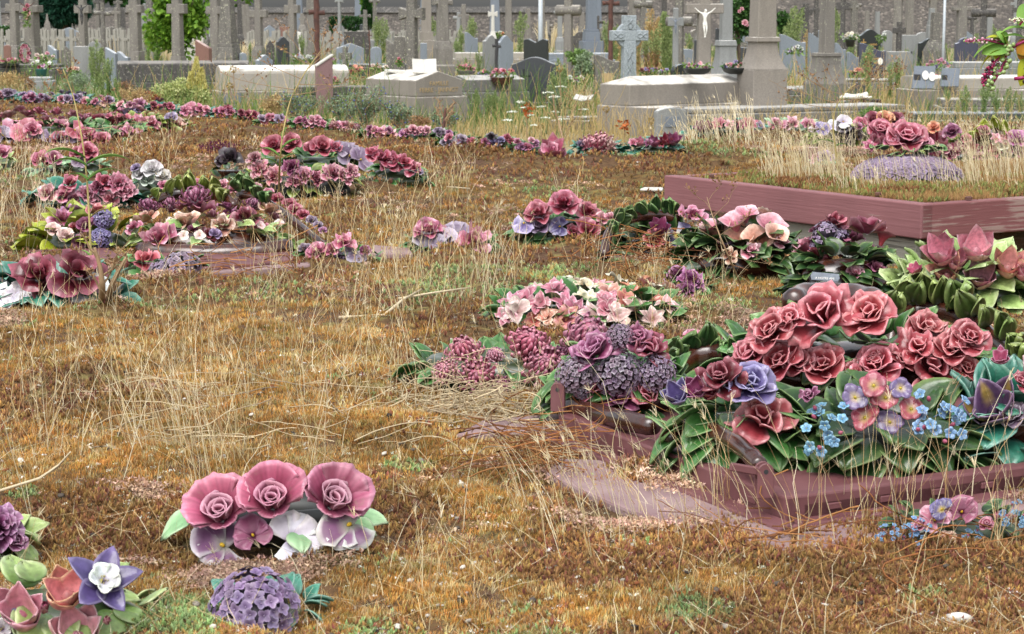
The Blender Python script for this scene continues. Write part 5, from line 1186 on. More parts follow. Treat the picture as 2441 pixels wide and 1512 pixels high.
def build_grass():
 g = NB()
 zone(-400, 2850, 300, 1600, 800, .04, .13, .4, nb=g)
 r = random.Random(3)
 for i in range(44):
  cx = r.uniform(-300, 2700); cy = 330 + 1200 * r.random() ** 1.2
  if cy > 1180 and r.random() < .55: continue
  zone(cx - 30, cx + 30, cy - 8, cy + 8, r.randint(8, 22), .08, r.uniform(.14, .26), .3, nb=g, az=r.uniform(0, 6.3) if r.random() < .5 else None)
 zone(300, 600, 940, 1140, 120, .12, .27, .35, nb=g, az=PI * .8); zone(420, 600, 1060, 1190, 36, .2, .36, .4, nb=g, az=PI * .95)
 zone(380, 760, 800, 1000, 90, .10, .24, .4, nb=g); zone(30, 330, 860, 1080, 110, .08, .24, .35, nb=g)
 zone(560, 900, 560, 700, 120, .10, .28, .3, nb=g); zone(850, 1200, 620, 800, 160, .10, .26, .3, nb=g)
 zone(930, 1010, 520, 640, 60, .12, .3, .3, nb=g); zone(1100, 1250, 600, 720, 100, .10, .25, .25, nb=g)
 zone(1000, 1130, 430, 520, 80, .12, .25, .25, nb=g); zone(560, 900, 480, 560, 100, .1, .25, .3, nb=g)
 zone(1230, 1460, 1150, 1340, 50, .10, .22, .45, nb=g, az=PI * .92); zone(1320, 1420, 1270, 1350, 18, .2, .34, .5, nb=g, az=PI * .85)
 zone(0, 1500, 620, 1300, 130, .14, .32, .3, nb=g, idx=[0, 2, 4]); zone(1420, 1900, 1180, 1330, 70, .10, .26, .35, nb=g, az=PI * .9); zone(1900, 2441, 1180, 1340, 130, .10, .28, .3, nb=g)
 zone(1500, 1760, 660, 860, 170, .06, .2, .35, nb=g); zone(1400, 1650, 620, 700, 60, .08, .2, .3, nb=g)
 zone(-80, 150, 430, 600, 240, .10, .26, .28, nb=g, idx=[0, 2, 4]); zone(0, 420, 330, 460, 190, .06, .16, .4, nb=g)
 zone(1600, 1800, 300, 352, 300, .10, .26, .3, nb=g, idx=[0, 2], az=PI * .7); zone(1780, 2100, 320, 400, 260, .08, .16, .3, nb=g, idx=[0, 2])
 zone(2150, 2700, 320, 420, 420, .08, .2, .25, nb=g, idx=[0, 2, 4]); zone(480, 700, 395, 450, 70, .06, .16, .3, nb=g)
 zone(1010, 1340, 880, 1010, 200, .05, .16, .6, nb=g); zone(700, 1000, 880, 1010, 120, .06, .18, .5, nb=g)
 zone(0, 900, 700, 900, 160, .08, .24, .35, nb=g)
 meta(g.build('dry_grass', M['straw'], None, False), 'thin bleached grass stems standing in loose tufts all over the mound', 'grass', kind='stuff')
 g = NB()
 def inpl(n, x0, x1, y0, y1):
  px = rng.uniform(x0, x1, n); py = rng.uniform(y0, y1, n); a, b, c = rays(px, py); t = (.205 - EYE) / c; X = a * t; Y = b * t
  k = in_planter(X, Y, .07)[0]; return X[k], Y[k], np.full(k.sum(), .205)
 for args in ((560, 1820, 2010, 385, 438, .09, .22), (190, 2000, 2330, 440, 452, .05, .17), (560, 2300, 2700, 395, 446, .08, .22), (200, 1900, 2441, 430, 466, .02, .09), (260, 1990, 2500, 350, 385, .1, .24)):
  zone(0, 0, 0, 0, 0, args[5], args[6], .16, nb=g, idx=[0, 2, 4], G_=inpl(*args[:5]), curve=.2, az=PI * .85, seed=True)
 meta(g.build('planter_grass', M['straw'], None, False), 'dense pale dry grass growing in the red planter', 'grass', kind='stuff')
 g = NB(); X, Y, Z = scatter_px(5200, -400, 2850, 300, 1600); k = keep_out(X, Y) & ~in_planter(X, Y)[0] & ~in_frame(X, Y); X, Y, Z = X[k], Y[k], Z[k]; n = len(X); d = np.hypot(Y, EYE)
 k = vnoise(X, Y, 3, 12) > .35; X, Y, Z, d = X[k], Y[k], Z[k], d[k]; n = len(X)
 blades(g, np.stack([X, Y, Z + .008], -1), rng.uniform(.02, .09, n), rng.uniform(0, 6.3, n), rng.uniform(1.1, 1.5, n), rng.normal(.1, .3, n), np.maximum(.0013, .00026 * d), straw_cols(n), seg=3)
 meta(g.build('straw_litter', M['straw'], None, False), 'broken straw lying flat over the moss', 'straw', kind='stuff')
 g = NB(); X, Y, Z = scatter_px(900, -400, 2850, 300, 1600); k = keep_out(X, Y) & ~in_planter(X, Y)[0] & ~in_frame(X, Y)
 for x, y, z in zip(X[k], Y[k], Z[k]):
  s = rnd.uniform(.003, .009); c = np.array(lin(rnd.choice([(150, 142, 130), (92, 84, 76), (204, 198, 186), (120, 74, 48), (64, 58, 54)]))); m = frame((x, y, z + .006), (rnd.uniform(-.4, .4), rnd.uniform(-.4, .4), 1), rnd.uniform(0, 6)); blob(g, m, s, s * rnd.uniform(.5, .9), s * rnd.uniform(.2, .6), c * rnd.uniform(.8, 1.2), 6, 4)
 meta(g.build('grit', M['cover'], None, False), 'tiny stones and crumbs of bark strewn over the moss', 'grit', kind='stuff')
 def tangle(name, label, zones, cols):
  pb = NB()
  for x0, x1, y0, y1, n, L, hmax in zones:
   for i in range(n):
    p = G(rnd.uniform(x0, x1), rnd.uniform(y0, y1), rnd.uniform(.004, hmax)); a = rnd.uniform(-.7, .7) + (PI if rnd.random() < .5 else 0); m = 9; st = L * rnd.uniform(.5, 1.2) / m; cur = rnd.uniform(-.35, .35); vz = rnd.uniform(-.1, .35); pts = [p.copy()]
    for q in range(m):
     a += cur + rnd.gauss(0, .12); vz += rnd.gauss(0, .12) - .05; p = p + np.array([math.cos(a) * st, math.sin(a) * st, vz * st]); p[2] = max(p[2], mound(p[0], p[1]) + .004); pts.append(p.copy())
    pts = np.array(pts); w = .0010 * rnd.uniform(.7, 1.5) * max(1, p[1] / 4.5); c = np.array(lin(rnd.choice(cols))) * rnd.uniform(.8, 1.15)
    V = np.stack([pts + np.array([0, 0, w]), pts + np.array([w, -w, -w * .6]), pts + np.array([-w, w, -w * .6])], 1).reshape(-1, 3)
    f = [(q * 3 + k, q * 3 + (k + 1) % 3, q * 3 + 3 + (k + 1) % 3, q * 3 + 3 + k) for q in range(m) for k in range(3)]
    pb.add(V, f, c)
  meta(pb.build(name, M['straw'], None, False), label, 'dry stems', kind='stuff')
 tangle('wiry_stems', 'wiry brown dead stems tangled around the frame and trough', [(1180, 1400, 1000, 1110, 100, .2, .05), (1330, 1480, 900, 1060, 30, .2, .08), (1700, 2000, 1230, 1330, 30, .22, .03), (400, 720, 590, 640, 110, .22, .05), (1440, 1640, 540, 640, 90, .22, .12), (560, 700, 500, 560, 30, .15, .1), (2100, 2420, 1230, 1330, 30, .2, .04)], [(150, 98, 58), (120, 78, 50), (170, 120, 74)])
 tangle('grey_stems', 'bleached grey-buff dead stems matted around the chrysanthemum wreath', [(1000, 1330, 930, 1010, 130, .16, .04), (1020, 1250, 840, 940, 70, .16, .08), (1250, 1700, 1050, 1100, 40, .18, .03), (700, 1000, 900, 1060, 40, .2, .03), (300, 560, 900, 1080, 50, .2, .03)], [(186, 168, 136), (160, 142, 116), (204, 186, 152)])
build_grass()
def base_at(x, d): p = W(x, 300, d); return np.array([p[0], d, GZ])
def zt(y, d): return W(1220, y, d)[2]
used_rz = random.Random(9)
def outline(kind, w, h):
 """front outline of a headstone, from the bottom left round to the top"""
 a = w / 2; pts = [(-a, 0), (a, 0)]
 if kind == 'rect': pts += [(a, h), (-a, h)]
 elif kind == 'round': pts += [(a, h - a * .7)] + [(a * math.cos(t), h - a * .7 + a * .7 * math.sin(t)) for t in np.linspace(.15, PI - .15, 12)] + [(-a, h - a * .7)]
 elif kind == 'arch': pts += [(a, h * .86)] + [(a * math.cos(t), h * .86 + h * .14 * math.sin(t)) for t in np.linspace(.1, PI - .1, 10)] + [(-a, h * .86)]
 elif kind == 'wave':
  q = h * .16; pts += [(a, h - q)] + [(a * u, h - q * (1 - (.5 + .5 * math.cos(u * PI)) ** .9)) for u in np.linspace(.85, -.85, 15)] + [(-a, h - q)]
 elif kind == 'ogee':      # high on the left, sweeping down to the right
  q = h * .2; pts += [(a * u, h - q * (.5 - .5 * math.cos((u + 1) / 2 * PI * 1.15))) for u in np.linspace(1, -1, 15)]
 elif kind == 'gable': pts += [(a, h * .8), (0, h), (-a, h * .8)]
 elif kind == 'heart': pts += [(a, h * .96), (a * .75, h)] + [(a * u, h * (.9 + .1 * abs(u) / .6)) for u in (.6, .3, 0, -.3, -.6)] + [(-a * .75, h), (-a, h * .96)]
 elif kind == 'slant': pts += [(a, h * .82), (-a, h)]
 elif kind == 'shoulder': pts += [(a, h * .8), (a * .7, h * .84)] + [(a * .7 * math.cos(t), h * .84 + h * .16 * math.sin(t)) for t in np.linspace(.1, PI - .1, 9)] + [(-a * .7, h * .84), (-a, h * .8)]
 elif kind == 'chamfer': pts += [(a, h * .7), (a * .55, h), (-a, h)]
 return pts
def headstone(label, kind, x0, x1, yt, d, mat, rz=.5, t=.12, deco=None, plinth=True, group='headstones among the graves', yb=None, name='headstone'):
 if yb is not None: d = dep(yb)
 k = mpp(d); Wp = (x1 - x0) * k; w = max(.15, (Wp - abs(math.sin(rz)) * t) / abs(math.cos(rz)))
 c = base_at((x0 + x1) / 2, d); h = zt(yt, d) - GZ
 root = empty(name, c, label, 'headstone', group, rz)
 p0 = .1 if plinth else 0.0
 if plinth: PB().box((0, 0, .04), (w * 1.15, t * 1.9, .16)).build('plinth', M[mat], root, bevel=.008)
 pb = PB(); pb.prism([(x, z * (h - p0 - .02) + p0 + .02) if False else (x, z + p0 + .02) for x, z in outline(kind, w, h - p0 - .02)], -t / 2, t / 2)
 pb.build('slab', M[mat], root, bevel=.012, seg=2)
 fy = -t / 2 - .004
 if deco == 'cross':
  pb = PB(); pb.box((0, 0, 0), (.025, .012, h * .55)); pb.box((0, .001, h * .14), (h * .24, .010, .024)); o = pb.build('carved_cross', M['granite_black'], root); o.location = (-w * .22, fy, h * .5)
 if deco in ('gold', 'goldcross', 'photo'):
  pb = PB(); q = used_rz
  for row, (x0, n) in enumerate(((-.12, 9), (-.06, 6))):
   for i in range(n): pb.box((w * (x0 + i * .038) + w * .1, fy, h * (.66 - row * .09)), (w * .022, .004, h * q.uniform(.03, .05)))
  pb.build('inscription', M['gold'], root)
 if deco == 'goldcross':
  pb = PB(); pb.box((0, 0, 0), (.02, .008, h * .25)); pb.box((0, .001, h * .05), (h * .14, .006, .02)); o = pb.build('gilt_cross', M['gold'], root); o.location = (-w * .33, fy, h * .66)
 if deco == 'photo':
  pb = PB(); pb.lathe([(.07, 0), (.07, .012), (.0001, .014)], (0, 0, 0), 16, .75, 1); o = pb.build('oval_portrait', M['marble'], root, smooth=False); o.location = (w * .28, fy + .006, h * .6); o.rotation_euler = (PI / 2, 0, 0)
  pb = PB(); pb.box((0, 0, 0), (.02, .008, h * .3)); pb.box((0, .001, h * .06), (h * .15, .006, .02)); o = pb.build('bronze_cross', M['gold_dim'], root); o.location = (-w * .3, fy, h * .6)
 if deco == 'plate':
  PB().box((0, 0, 0), (w * .45, .02, h * .22)).build('name_plate', M['gold_dim'], root).location = (0, fy, h * .45)
 if deco == 'darkplate':
  PB().box((0, 0, 0), (w * .38, .02, h * .3)).build('name_plate', M['granite_black'], root).location = (0, fy, h * .4)
 return root
def cross(label, x, wsh, yt, ya0, ya1, wa, d, mat, rz=.4, plinth=None, arm='box', body=None, group='tall stone crosses', yb=None, taper=.9, name='stone_cross', cat='cross'):
 """x: shaft centre, wsh: shaft width px, yt: top, ya0..ya1: arms, wa: arm width px; plinth: (y top, width px)"""
 if yb is not None: d = dep(yb)
 k = mpp(d); c = base_at(x, d); root = empty(name, c, label, cat, group, rz)
 cz = lambda y: zt(y, d) - GZ
 w = wsh * k / (abs(math.cos(rz)) + abs(math.sin(rz))) * 1.05; h = cz(yt)
 pz = 0
 if plinth:
  pz = cz(plinth[0]); pw = plinth[1] * k / (abs(math.cos(rz)) + abs(math.sin(rz))) * 1.05
  PB().sect([(-.05, pw * .62, pw * .62, 0, 0), (pz * .35, pw * .62, pw * .62, 0, 0), (pz * .35 + .03, pw * .52, pw * .52, 0, 0), (pz * .8, pw * .48, pw * .48, 0, 0), (pz, w * .62, w * .62, 0, 0)]).build('plinth', M[mat], root, bevel=.01)
 PB().sect([(pz - .01 if pz else -.05, w * .55, w * .55, 0, 0), (h, w * .5 * taper, w * .5 * taper, 0, 0)]).build('shaft', M[mat], root, bevel=.015)
 if wa:
  za, zb = cz(ya1), cz(ya0); aw = wa * k / max(.75, abs(math.cos(rz))); hh = abs(zb - za)
  pb = PB()
  if arm == 'log':
   pb.tube([(-aw / 2, 0, 0), (-aw / 2 + .02, 0, 0), (aw / 2 - .02, 0, 0), (aw / 2, 0, 0)], [hh * .42, hh * .5, hh * .5, hh * .42], 14)
  elif arm == 'flare':
   pb.prism([(-aw / 2, -hh * .6), (-w * .4, -hh * .3), (w * .4, -hh * .3), (aw / 2, -hh * .6), (aw / 2, hh * .6), (w * .4, hh * .3), (-w * .4, hh * .3), (-aw / 2, hh * .6)], -w * .44, w * .44)
  else: pb.box((0, 0, 0), (aw, w * .94, hh))
  o = pb.build('cross_arm', M[mat], root, bevel=.012 if arm != 'log' else 0, smooth=arm == 'log'); o.location = (0, 0, (za + zb) / 2)
 if body: crucifix(root, body, (0, -w * .5 - .03, (cz(ya0) + cz(ya1)) / 2 - body[1] * .36), body[1])
 return root
def crucifix(parent, body, loc, H, mat=None):
 """a small cast figure with raised arms, one continuous surface grown over a jointed skeleton"""
 s = H; me = bpy.data.meshes.new('corpus')
 J = [((0, 0, .50), .055), ((0, -.01, .62), .062), ((0, -.012, .76), .075), ((0, -.012, .83), .035), ((.015, -.03, .90), .045), ((.012, -.03, .96), .034),
         ((.085, 0, .80), .036), ((.20, .0, .86), .027), ((.32, .0, .97), .018), ((.35, 0, .995), .014), ((-.085, 0, .80), .036), ((-.20, 0, .86), .027), ((-.32, 0, .97), .018), ((-.35, 0, .995), .014),
         ((.045, 0, .46), .05), ((.06, -.04, .25), .034), ((.02, 0, .05), .022), ((.012, -.03, .0), .018), ((-.045, 0, .46), .05), ((-.02, -.05, .25), .034), ((-.005, 0, .05), .022), ((-.012, -.03, .0), .018)]
 E = [(0, 1), (1, 2), (2, 3), (3, 4), (4, 5), (2, 6), (6, 7), (7, 8), (8, 9), (2, 10), (10, 11), (11, 12), (12, 13), (0, 14), (14, 15), (15, 16), (16, 17), (0, 18), (18, 19), (19, 20), (20, 21)]
 me.from_pydata([tuple(c * s for c in j[0]) for j in J], E, [])
 o = link('corpus', me, M[body[0]], parent); o.location = loc
 m = o.modifiers.new('skin', 'SKIN'); me.skin_vertices.new() if not me.skin_vertices else None
 for i, j in enumerate(J): me.skin_vertices[0].data[i].radius = (j[1] * s, j[1] * s * .85)
 me.skin_vertices[0].data[0].use_root = True
 m2 = o.modifiers.new('sub', 'SUBSURF'); m2.levels = 1; m2.render_levels = 2
 pb = PB(); pb.sect([(-.10 * s, .055 * s, .05 * s, .01 * s, 0), (-.04 * s, .07 * s, .062 * s, 0, 0), (.03 * s, .068 * s, .06 * s, 0, 0)]); l = pb.build('loincloth', M[body[0]], o, bevel=.02 * s, seg=2); l.location = (0, 0, .47 * s)
 return o
def tomb(label, corner, yb, wl, ws, yt_low, yt_up, mat, rz, roof=.12, L=None, Wd=None, inset=.06, lowmat=None, name='tomb', group='chest tombs', d=None):
 """a low base block with a pitched upper block. corner: picture x of the nearest corner"""
 d = d or dep(yb); k = mpp(d); c = base_at(corner, d)
 z1 = zt(yt_low, d) - GZ; z2 = zt(yt_up, d) - GZ
 root = empty(name, c, label, 'tomb', group, rz)
 return root, z1, z2, k
def chest(label, x, yb, L, Wd, z1, z2, zr, mat, rz, lowmat=None, d=None, inset=.05, kind='gable', name='tomb', gable_len=None, top=None):
 """block of length L (local x) and width Wd (local y, going back) whose near left corner stands at x"""
 d = d or dep(yb); c = base_at(x, d); root = empty(name, c, label, 'tomb', 'tombs behind the mound', rz)
 PB().box((L / 2, Wd / 2, z1 / 2 - .05), (L, Wd, z1 + .1)).build('base_block', M[lowmat or mat], root, bevel=.015)
 i = inset
 if kind == 'gable':      # ridge along x
  prof = [(0, 0), (Wd - 2 * i, 0), (Wd - 2 * i, z2 - z1), (Wd / 2 - i, zr - z1), (0, z2 - z1)]
  pb = PB(); n = len(prof); v = [(i, i + a, b + z1 + .004) for a, b in prof] + [(L - i, i + a, b + z1 + .004) for a, b in prof]
  pb.add(v, [tuple(range(n)), tuple(range(2 * n - 1, n - 1, -1))] + [(q, q + n, (q + 1) % n + n, (q + 1) % n) for q in range(n)])
  pb.build('lid', M[top or mat], root, bevel=.012, seg=2)
 elif kind == 'hip':
  a, b = L - 2 * i, Wd - 2 * i; h = z2 - z1; r = zr - z1; q = min(a, b) / 2
  v = [(0, 0, 0), (a, 0, 0), (a, b, 0), (0, b, 0), (0, 0, h), (a, 0, h), (a, b, h), (0, b, h), (q * .9, b / 2, r), (a - q * .9, b / 2, r)]
  v = [(x_ + i, y_ + i, z_ + z1 + .004) for x_, y_, z_ in v]
  pb = PB(); pb.add(v, [(0, 3, 2, 1), (0, 1, 5, 4), (1, 2, 6, 5), (2, 3, 7, 6), (3, 0, 4, 7), (4, 5, 9, 8), (5, 6, 9), (6, 7, 8, 9), (7, 4, 8)]); pb.build('lid', M[top or mat], root, bevel=.01, seg=2)
 elif kind == 'barrel':
  b = Wd - 2 * i; pr = [(0, 0), (b, 0)] + [(b / 2 + b / 2 * math.cos(t), (z2 - z1) + (zr - z2) * math.sin(t)) for t in np.linspace(0, PI, 11)]
  pb = PB(); n = len(pr); v = [(i, i + a, q + z1 + .004) for a, q in pr] + [(L - i, i + a, q + z1 + .004) for a, q in pr]
  pb.add(v, [tuple(range(n)), tuple(range(2 * n - 1, n - 1, -1))] + [(q, q + n, (q + 1) % n + n, (q + 1) % n) for q in range(n)]); pb.build('lid', M[top or mat], root, bevel=.01)
 else:
  PB().box((L / 2, Wd / 2, (z1 + z2) / 2 + .002), (L - 2 * i, Wd - 2 * i, z2 - z1)).build('slab', M[top or mat], root, bevel=.015)
 return root
R37 = math.radians(37)
t = chest('long beige granite tomb with hipped lid carrying two flower bowls', 1500, 330, 2.12, .62, .35, .60, .70, 'granite_beige', math.radians(38), kind='hip', inset=.03, d=24.4)
PB().sect([(-.05, .30, .2, 0, 0), (.345, .29, .19, 0, 0)]).build('end_block', M['granite_beige'], t, bevel=.01).location = (.3, -.16, 0)
def side_plaque():
 d = 22.6; c = base_at(1598, d); o = empty('arched_stele', c, 'small arched granite stele with a grey name plate in front of the long beige tomb', 'stele', None, R37 * .5)
 k = mpp(d); h = zt(256, d) - GZ; PB().prism(outline('arch', 78 * k, h), -.05, .05).build('slab', M['granite_grey'], o, bevel=.01)
 PB().box((0, -.056, h * .62), (36 * k, .01, 24 * k)).build('name_plate', M['slate'], o, bevel=.002)
side_plaque()
chest('long dark grey kerbed grave running right from behind the arched stele', 1640, 306, 3.2, .8, .26, .32, .32, 'ledger', math.radians(24), kind='flat', d=24.2, inset=.03, top='ledger')
def central():
 d = 26.6; c = base_at(990, d); rz = math.radians(37); o = empty('tomb', c, 'grey-beige granite tomb with pitched lid and faint gilt inscription on its gable', 'tomb', 'tombs behind the mound', rz)
 z1 = zt(232, d) - GZ; z2 = zt(193, d) - GZ; zr = z2 + .12; w = .86; L = 1.3; i = .07
 PB().box((w / 2, L / 2, z1 / 2 - .05), (w, L, z1 + .1)).build('base_block', M['granite_beige'], o, bevel=.015)
 pr = [(i * .3, z1 + .004), (w - i, z1 + .004), (w - i, z2), (w / 2 - i * .5, zr), (i * .3, z2)]
 PB().prism(pr, i * .3, L - i).build('lid', M['granite_beige'], o, bevel=.012, seg=2)
 text('inscription', 'FAMILLE\nFERRE - JANNOT', .085, M['gold_dim'], o, (w / 2 - .03, i * .3 - .004, (z1 + z2) / 2 + .02), (PI / 2, 0, 0), .002)
 b = empty('marble_book', W(1012, 182, d + .35), 'open white marble book on short legs on the pitched tomb lid', 'memorial book', 'memorial books', rz * .2)
 kk = mpp(d)
 for s in (-1, 1): PB().prism([(0, 0), (s * 29 * kk, .012), (s * 29 * kk, .05), (0, .03)] if s > 0 else [(0, 0), (0, .03), (s * 29 * kk, .05), (s * 29 * kk, .012)], -.0, 36 * kk, rx=1.15).build('page', M['white_stone'], b, bevel=.004).location = (0, 0, .03)
 for s in (-1, 1): PB().box((s * 18 * kk, .03, 0), (.03, .03, .11)).build('foot', M['white_stone'], b)
 b2 = empty('marble_book', W(950, 170, d + .9), 'flat white marble book lying at the back of the pitched tomb lid', 'memorial book', 'memorial books', 0)
 for s in (-1, 1): PB().box((s * 17 * kk, 0, 0), (33 * kk, .2, .03), ry=-s * .12).build('page', M['white_stone'], b2, bevel=.004)
central()
t = chest('cream rounded-lid tomb left of centre', 520, 262, 2.08, .8, .30, .56, .68, 'granite_beige', math.radians(14), kind='barrel', d=30.5, top='white_slab')
for q in (0, 1): PB().box((.14 + q * .16, -.004, .2), (.11, .012, .15)).build('name_plate', M['slate'], t)
chest('old dark chest tomb with lichen hidden behind weeds, beneath the cream lid', 700, 268, 1.2, .6, .30, .42, .46, 'old_dark', math.radians(10), kind='flat', d=29.0)
chest('long blackened chest tomb with thick rounded lid at the left', 275, 238, 2.35, .8, .30, .60, .66, 'old_dark', math.radians(8), kind='barrel', d=34.5)
chest('grey tomb with worn lettering and white lid edge right of the central tomb', 1110, 272, 1.1, .7, .32, .50, .56, 'ledger', math.radians(30), kind='gable', d=29.5)
text('inscription', 'FERME', .08, M['letter_dark'], [o for o in COL.objects if o.get('label', '').startswith('grey tomb with worn')][0], (.62, -.0, .43), (PI / 2, 0, 0), .002)
chest('low weathered kerb stone behind the daisies', 1330, 318, .9, .35, .12, .16, .16, 'old_stone', math.radians(15), kind='flat', d=25.5)
chest('broad flat grey ledger in front of the column monument', 1835, 262, 1.5, .9, .22, .30, .34, 'ledger', math.radians(20), kind='barrel', d=31)
chest('pale grey stepped ledger behind the three pink roses', 1700, 300, 2.6, .9, .14, .20, .20, 'granite_grey', math.radians(8), kind='flat', d=26.5)
chest('white-topped long tomb at the right edge', 2190, 258, 3.2, .9, .34, .50, .54, 'granite_beige', math.radians(12), kind='barrel', d=30, top='white_slab')
chest('dark low ledger at the right behind the pink drift', 2180, 300, 2.6, .8, .1, .18, .18, 'granite_dark', math.radians(4), kind='flat', d=26)
chest('rough grey slab overgrown with weeds at the right edge', 2235, 275, 2.6, .8, .2, .30, .30, 'old_stone', math.radians(-6), kind='flat', d=27.5)
chest('long grey slab below the small slate plaques, far right', 2270, 195, 3.0, .9, .3, .42, .42, 'granite_grey', math.radians(10), kind='flat', d=44)
chest('pale pinkish slab tomb in the middle distance', 1082, 158, 2.0, .9, .3, .46, .46, 'granite_beige', math.radians(5), kind='flat', d=53, top='white_slab')
chest('dark kerb of a grave behind the small stone cross', 790, 168, 2.2, .9, .22, .28, .28, 'granite_dark', math.radians(4), kind='flat', d=48)
chest('blue-grey slab with white edge behind the black headstone', 1300, 155, 1.8, .9, .35, .5, .5, 'granite_blue', math.radians(12), kind='flat', d=50)
chest('dark flat grave at far left carrying a planter of pink flowers', -60, 172, 2.0, .9, .25, .32, .32, 'old_dark', math.radians(4), kind='flat', d=46)
chest('long dark kerb behind the white lilies', 120, 170, 2.2, .8, .22, .27, .27, 'old_dark', math.radians(2), kind='flat', d=45)
chest('grey concrete box half hidden by weeds at the left', 60, 215, .55, .5, .22, .28, .28, 'granite_grey', math.radians(5), kind='flat', d=38)
chest('cracked grey slab behind the slate plaques', 2010, 235, 2.2, .8, .25, .3, .3, 'ledger', math.radians(6), kind='flat', d=36)
HS = [
 ('red-brown granite headstone with a pale sloping top above the dark chest tomb', 'slant', 469, 510, 95, 38, 'granite_red', -.45, None),
 ('blue-grey slab headstone left of the tall crosses', 'slant', 256, 286, 113, 40, 'granite_blue', -.3, None),
 ('blue-grey headstone with bright curved top, right of its neighbour', 'ogee', 284, 316, 123, 40.5, 'granite_blue', -.35, None),
 ('grey wave-topped headstone with a carved cross before the dark conifer', 'wave', 149, 197, 66, 70, 'granite_blue', .1, 'cross'),
 ('blue-grey headstone with sloping top at the far left', 'ogee', 120, 147, 108, 50, 'granite_blue', -.35, None),
 ('old pointed grey stele at the left', 'gable', 150, 175, 110, 50, 'old_stone', .2, None),
 ('small rusty-red rounded headstone at the left edge', 'round', 15, 34, 107, 52, 'granite_red', .2, None),
 ('narrow blue-white headstone right of the tapering pillar', 'round', 572, 592, 126, 42, 'granite_blue', .3, None),
 ('wide pale grey slab behind dry seed heads at the left', 'rect', 181, 222, 111, 43, 'granite_grey', .15, None),
 ('grey arched slab behind tall grass at the left', 'arch', 216, 248, 99, 47, 'granite_grey', .15, None),
 ('dark wave-topped headstone left of the rusty post', 'wave', 661, 693, 88, 52, 'granite_dark', .5, 'gold'),
 ('small dark gabled headstone half behind straw', 'gable', 637, 658, 96, 50, 'old_dark', .3, None),
 ('blue-grey double-wave headstone above the cream tomb', 'wave', 612, 653, 131, 37, 'granite_blue', .6, None),
 ('low wide gabled grey headstone in the middle distance', 'gable', 804, 870, 103, 50, 'granite_blue', .1, None),
 ('small round-topped grey headstone by the little iron cross', 'round', 884, 912, 112, 52, 'granite_blue', .1, None),
 ('old tall grey slab left of the leaning cross', 'rect', 940, 968, 87, 44, 'old_stone', .25, None),
 ('dark slanted old slab beside the tall grey one', 'slant', 922, 946, 93, 44.5, 'old_stone', -.2, None),
 ('pale blue headstone behind the leaning cross', 'rect', 1004, 1018, 103, 48, 'granite_blue', .2, None),
 ('pale blue wave headstone among tall weeds', 'ogee', 1108, 1140, 77, 56, 'granite_blue', .5, None),
 ('dark-sided headstone with pale top near the white cross', 'wave', 1150, 1188, 84, 47, 'granite_grey', .6, None),
 ('tall blue-grey wave headstone beside the black wooden cross', 'wave', 1184, 1224, 85, 43, 'granite_blue', .5, None),
 ('black headstone with heart-shaped top', 'heart', 1248, 1308, 93, 45, 'granite_black', -.35, None),
 ('big charcoal wave-topped headstone with a carved cross', 'wave', 1218, 1332, 136, 31, 'granite_dark', -.2, 'cross'),
 ('small leaning dark plaque stone before the charcoal headstone', 'slant', 1312, 1345, 190, 29.5, 'slate', -.3, None),
 ('weathered wave headstone with a yellow plaque left of the Celtic cross', 'ogee', 1414, 1476, 130, 36, 'old_stone', .2, 'plate'),
 ('round-topped black headstone with bright rim right of the flower pots', 'round', 1596, 1646, 153, 34, 'granite_black', .5, None),
 ('grey wave headstone behind weeds left of the column', 'ogee', 1853, 1917, 82, 45, 'granite_blue', .2, None),
 ('pale headstone half behind the column', 'slant', 1921, 1952, 78, 47, 'granite_blue', .3, None),
 ('dark-edged blue headstone right of the column', 'ogee', 1984, 2012, 102, 43, 'granite_blue', .3, None),
 ('black headstone with gilt cross and lettering', 'wave', 2038, 2096, 70, 50, 'granite_black', .35, 'goldcross'),
 ('navy headstone with an oval portrait and bronze cross', 'ogee', 2042, 2107, 103, 40, 'granite_navy', .2, 'photo'),
 ('pale grey slab left of the navy headstone', 'ogee', 2014, 2046, 124, 40.6, 'granite_blue', .3, None),
 ('light grey headstone with cut corner', 'chamfer', 2107, 2180, 123, 42, 'granite_grey', .3, None),
 ('grey square stele with a small black plate', 'rect', 2139, 2180, 84, 52, 'granite_grey', .2, 'darkplate'),
 ('dark green wave headstone among weeds at right', 'wave', 2181, 2235, 92, 52, 'granite_black', .3, None),
 ('pale octagonal-topped headstone before the stone wall', 'arch', 2176, 2212, 77, 62, 'granite_grey', .2, None),
 ('black shouldered headstone at far right', 'shoulder', 2268, 2326, 89, 50, 'granite_navy', .2, None),
 ('small white-topped wave headstone far right', 'wave', 2274, 2312, 74, 66, 'granite_blue', .2, None),
 ('pale round headstone behind the white globe flowers', 'round', 2096, 2122, 73, 58, 'granite_grey', .2, None),
 ('small dark marker beside the cherub', 'ogee', 2035, 2062, 197, 33, 'granite_navy', .3, None),
 ('small grey gravestone far behind the rusty cross', 'round', 1345, 1362, 96, 62, 'granite_grey', .2, None),
 ('distant pale headstone against the far wall, left', 'gable', 633, 660, 60, 88, 'granite_blue', .2, None),
 ('distant round white headstone against the far wall', 'round', 797, 824, 60, 88, 'granite_grey', .1, None),
 ('distant red headstone against the far wall', 'rect', 670, 700, 64, 90, 'granite_red', .1, None),
 ('distant grey headstone by the hedge', 'rect', 860, 874, 58, 86, 'granite_dark', .1, None),
 ('tall pale grey slab seen between the weeds at the rose bush', 'rect', 1652, 1668, 95, 46, 'granite_dark', .1, None),
 ('old slab leaning behind the chrysanthemum pot at right', 'arch', 2380, 2430, 120, 50, 'granite_blue', .2, None),
]
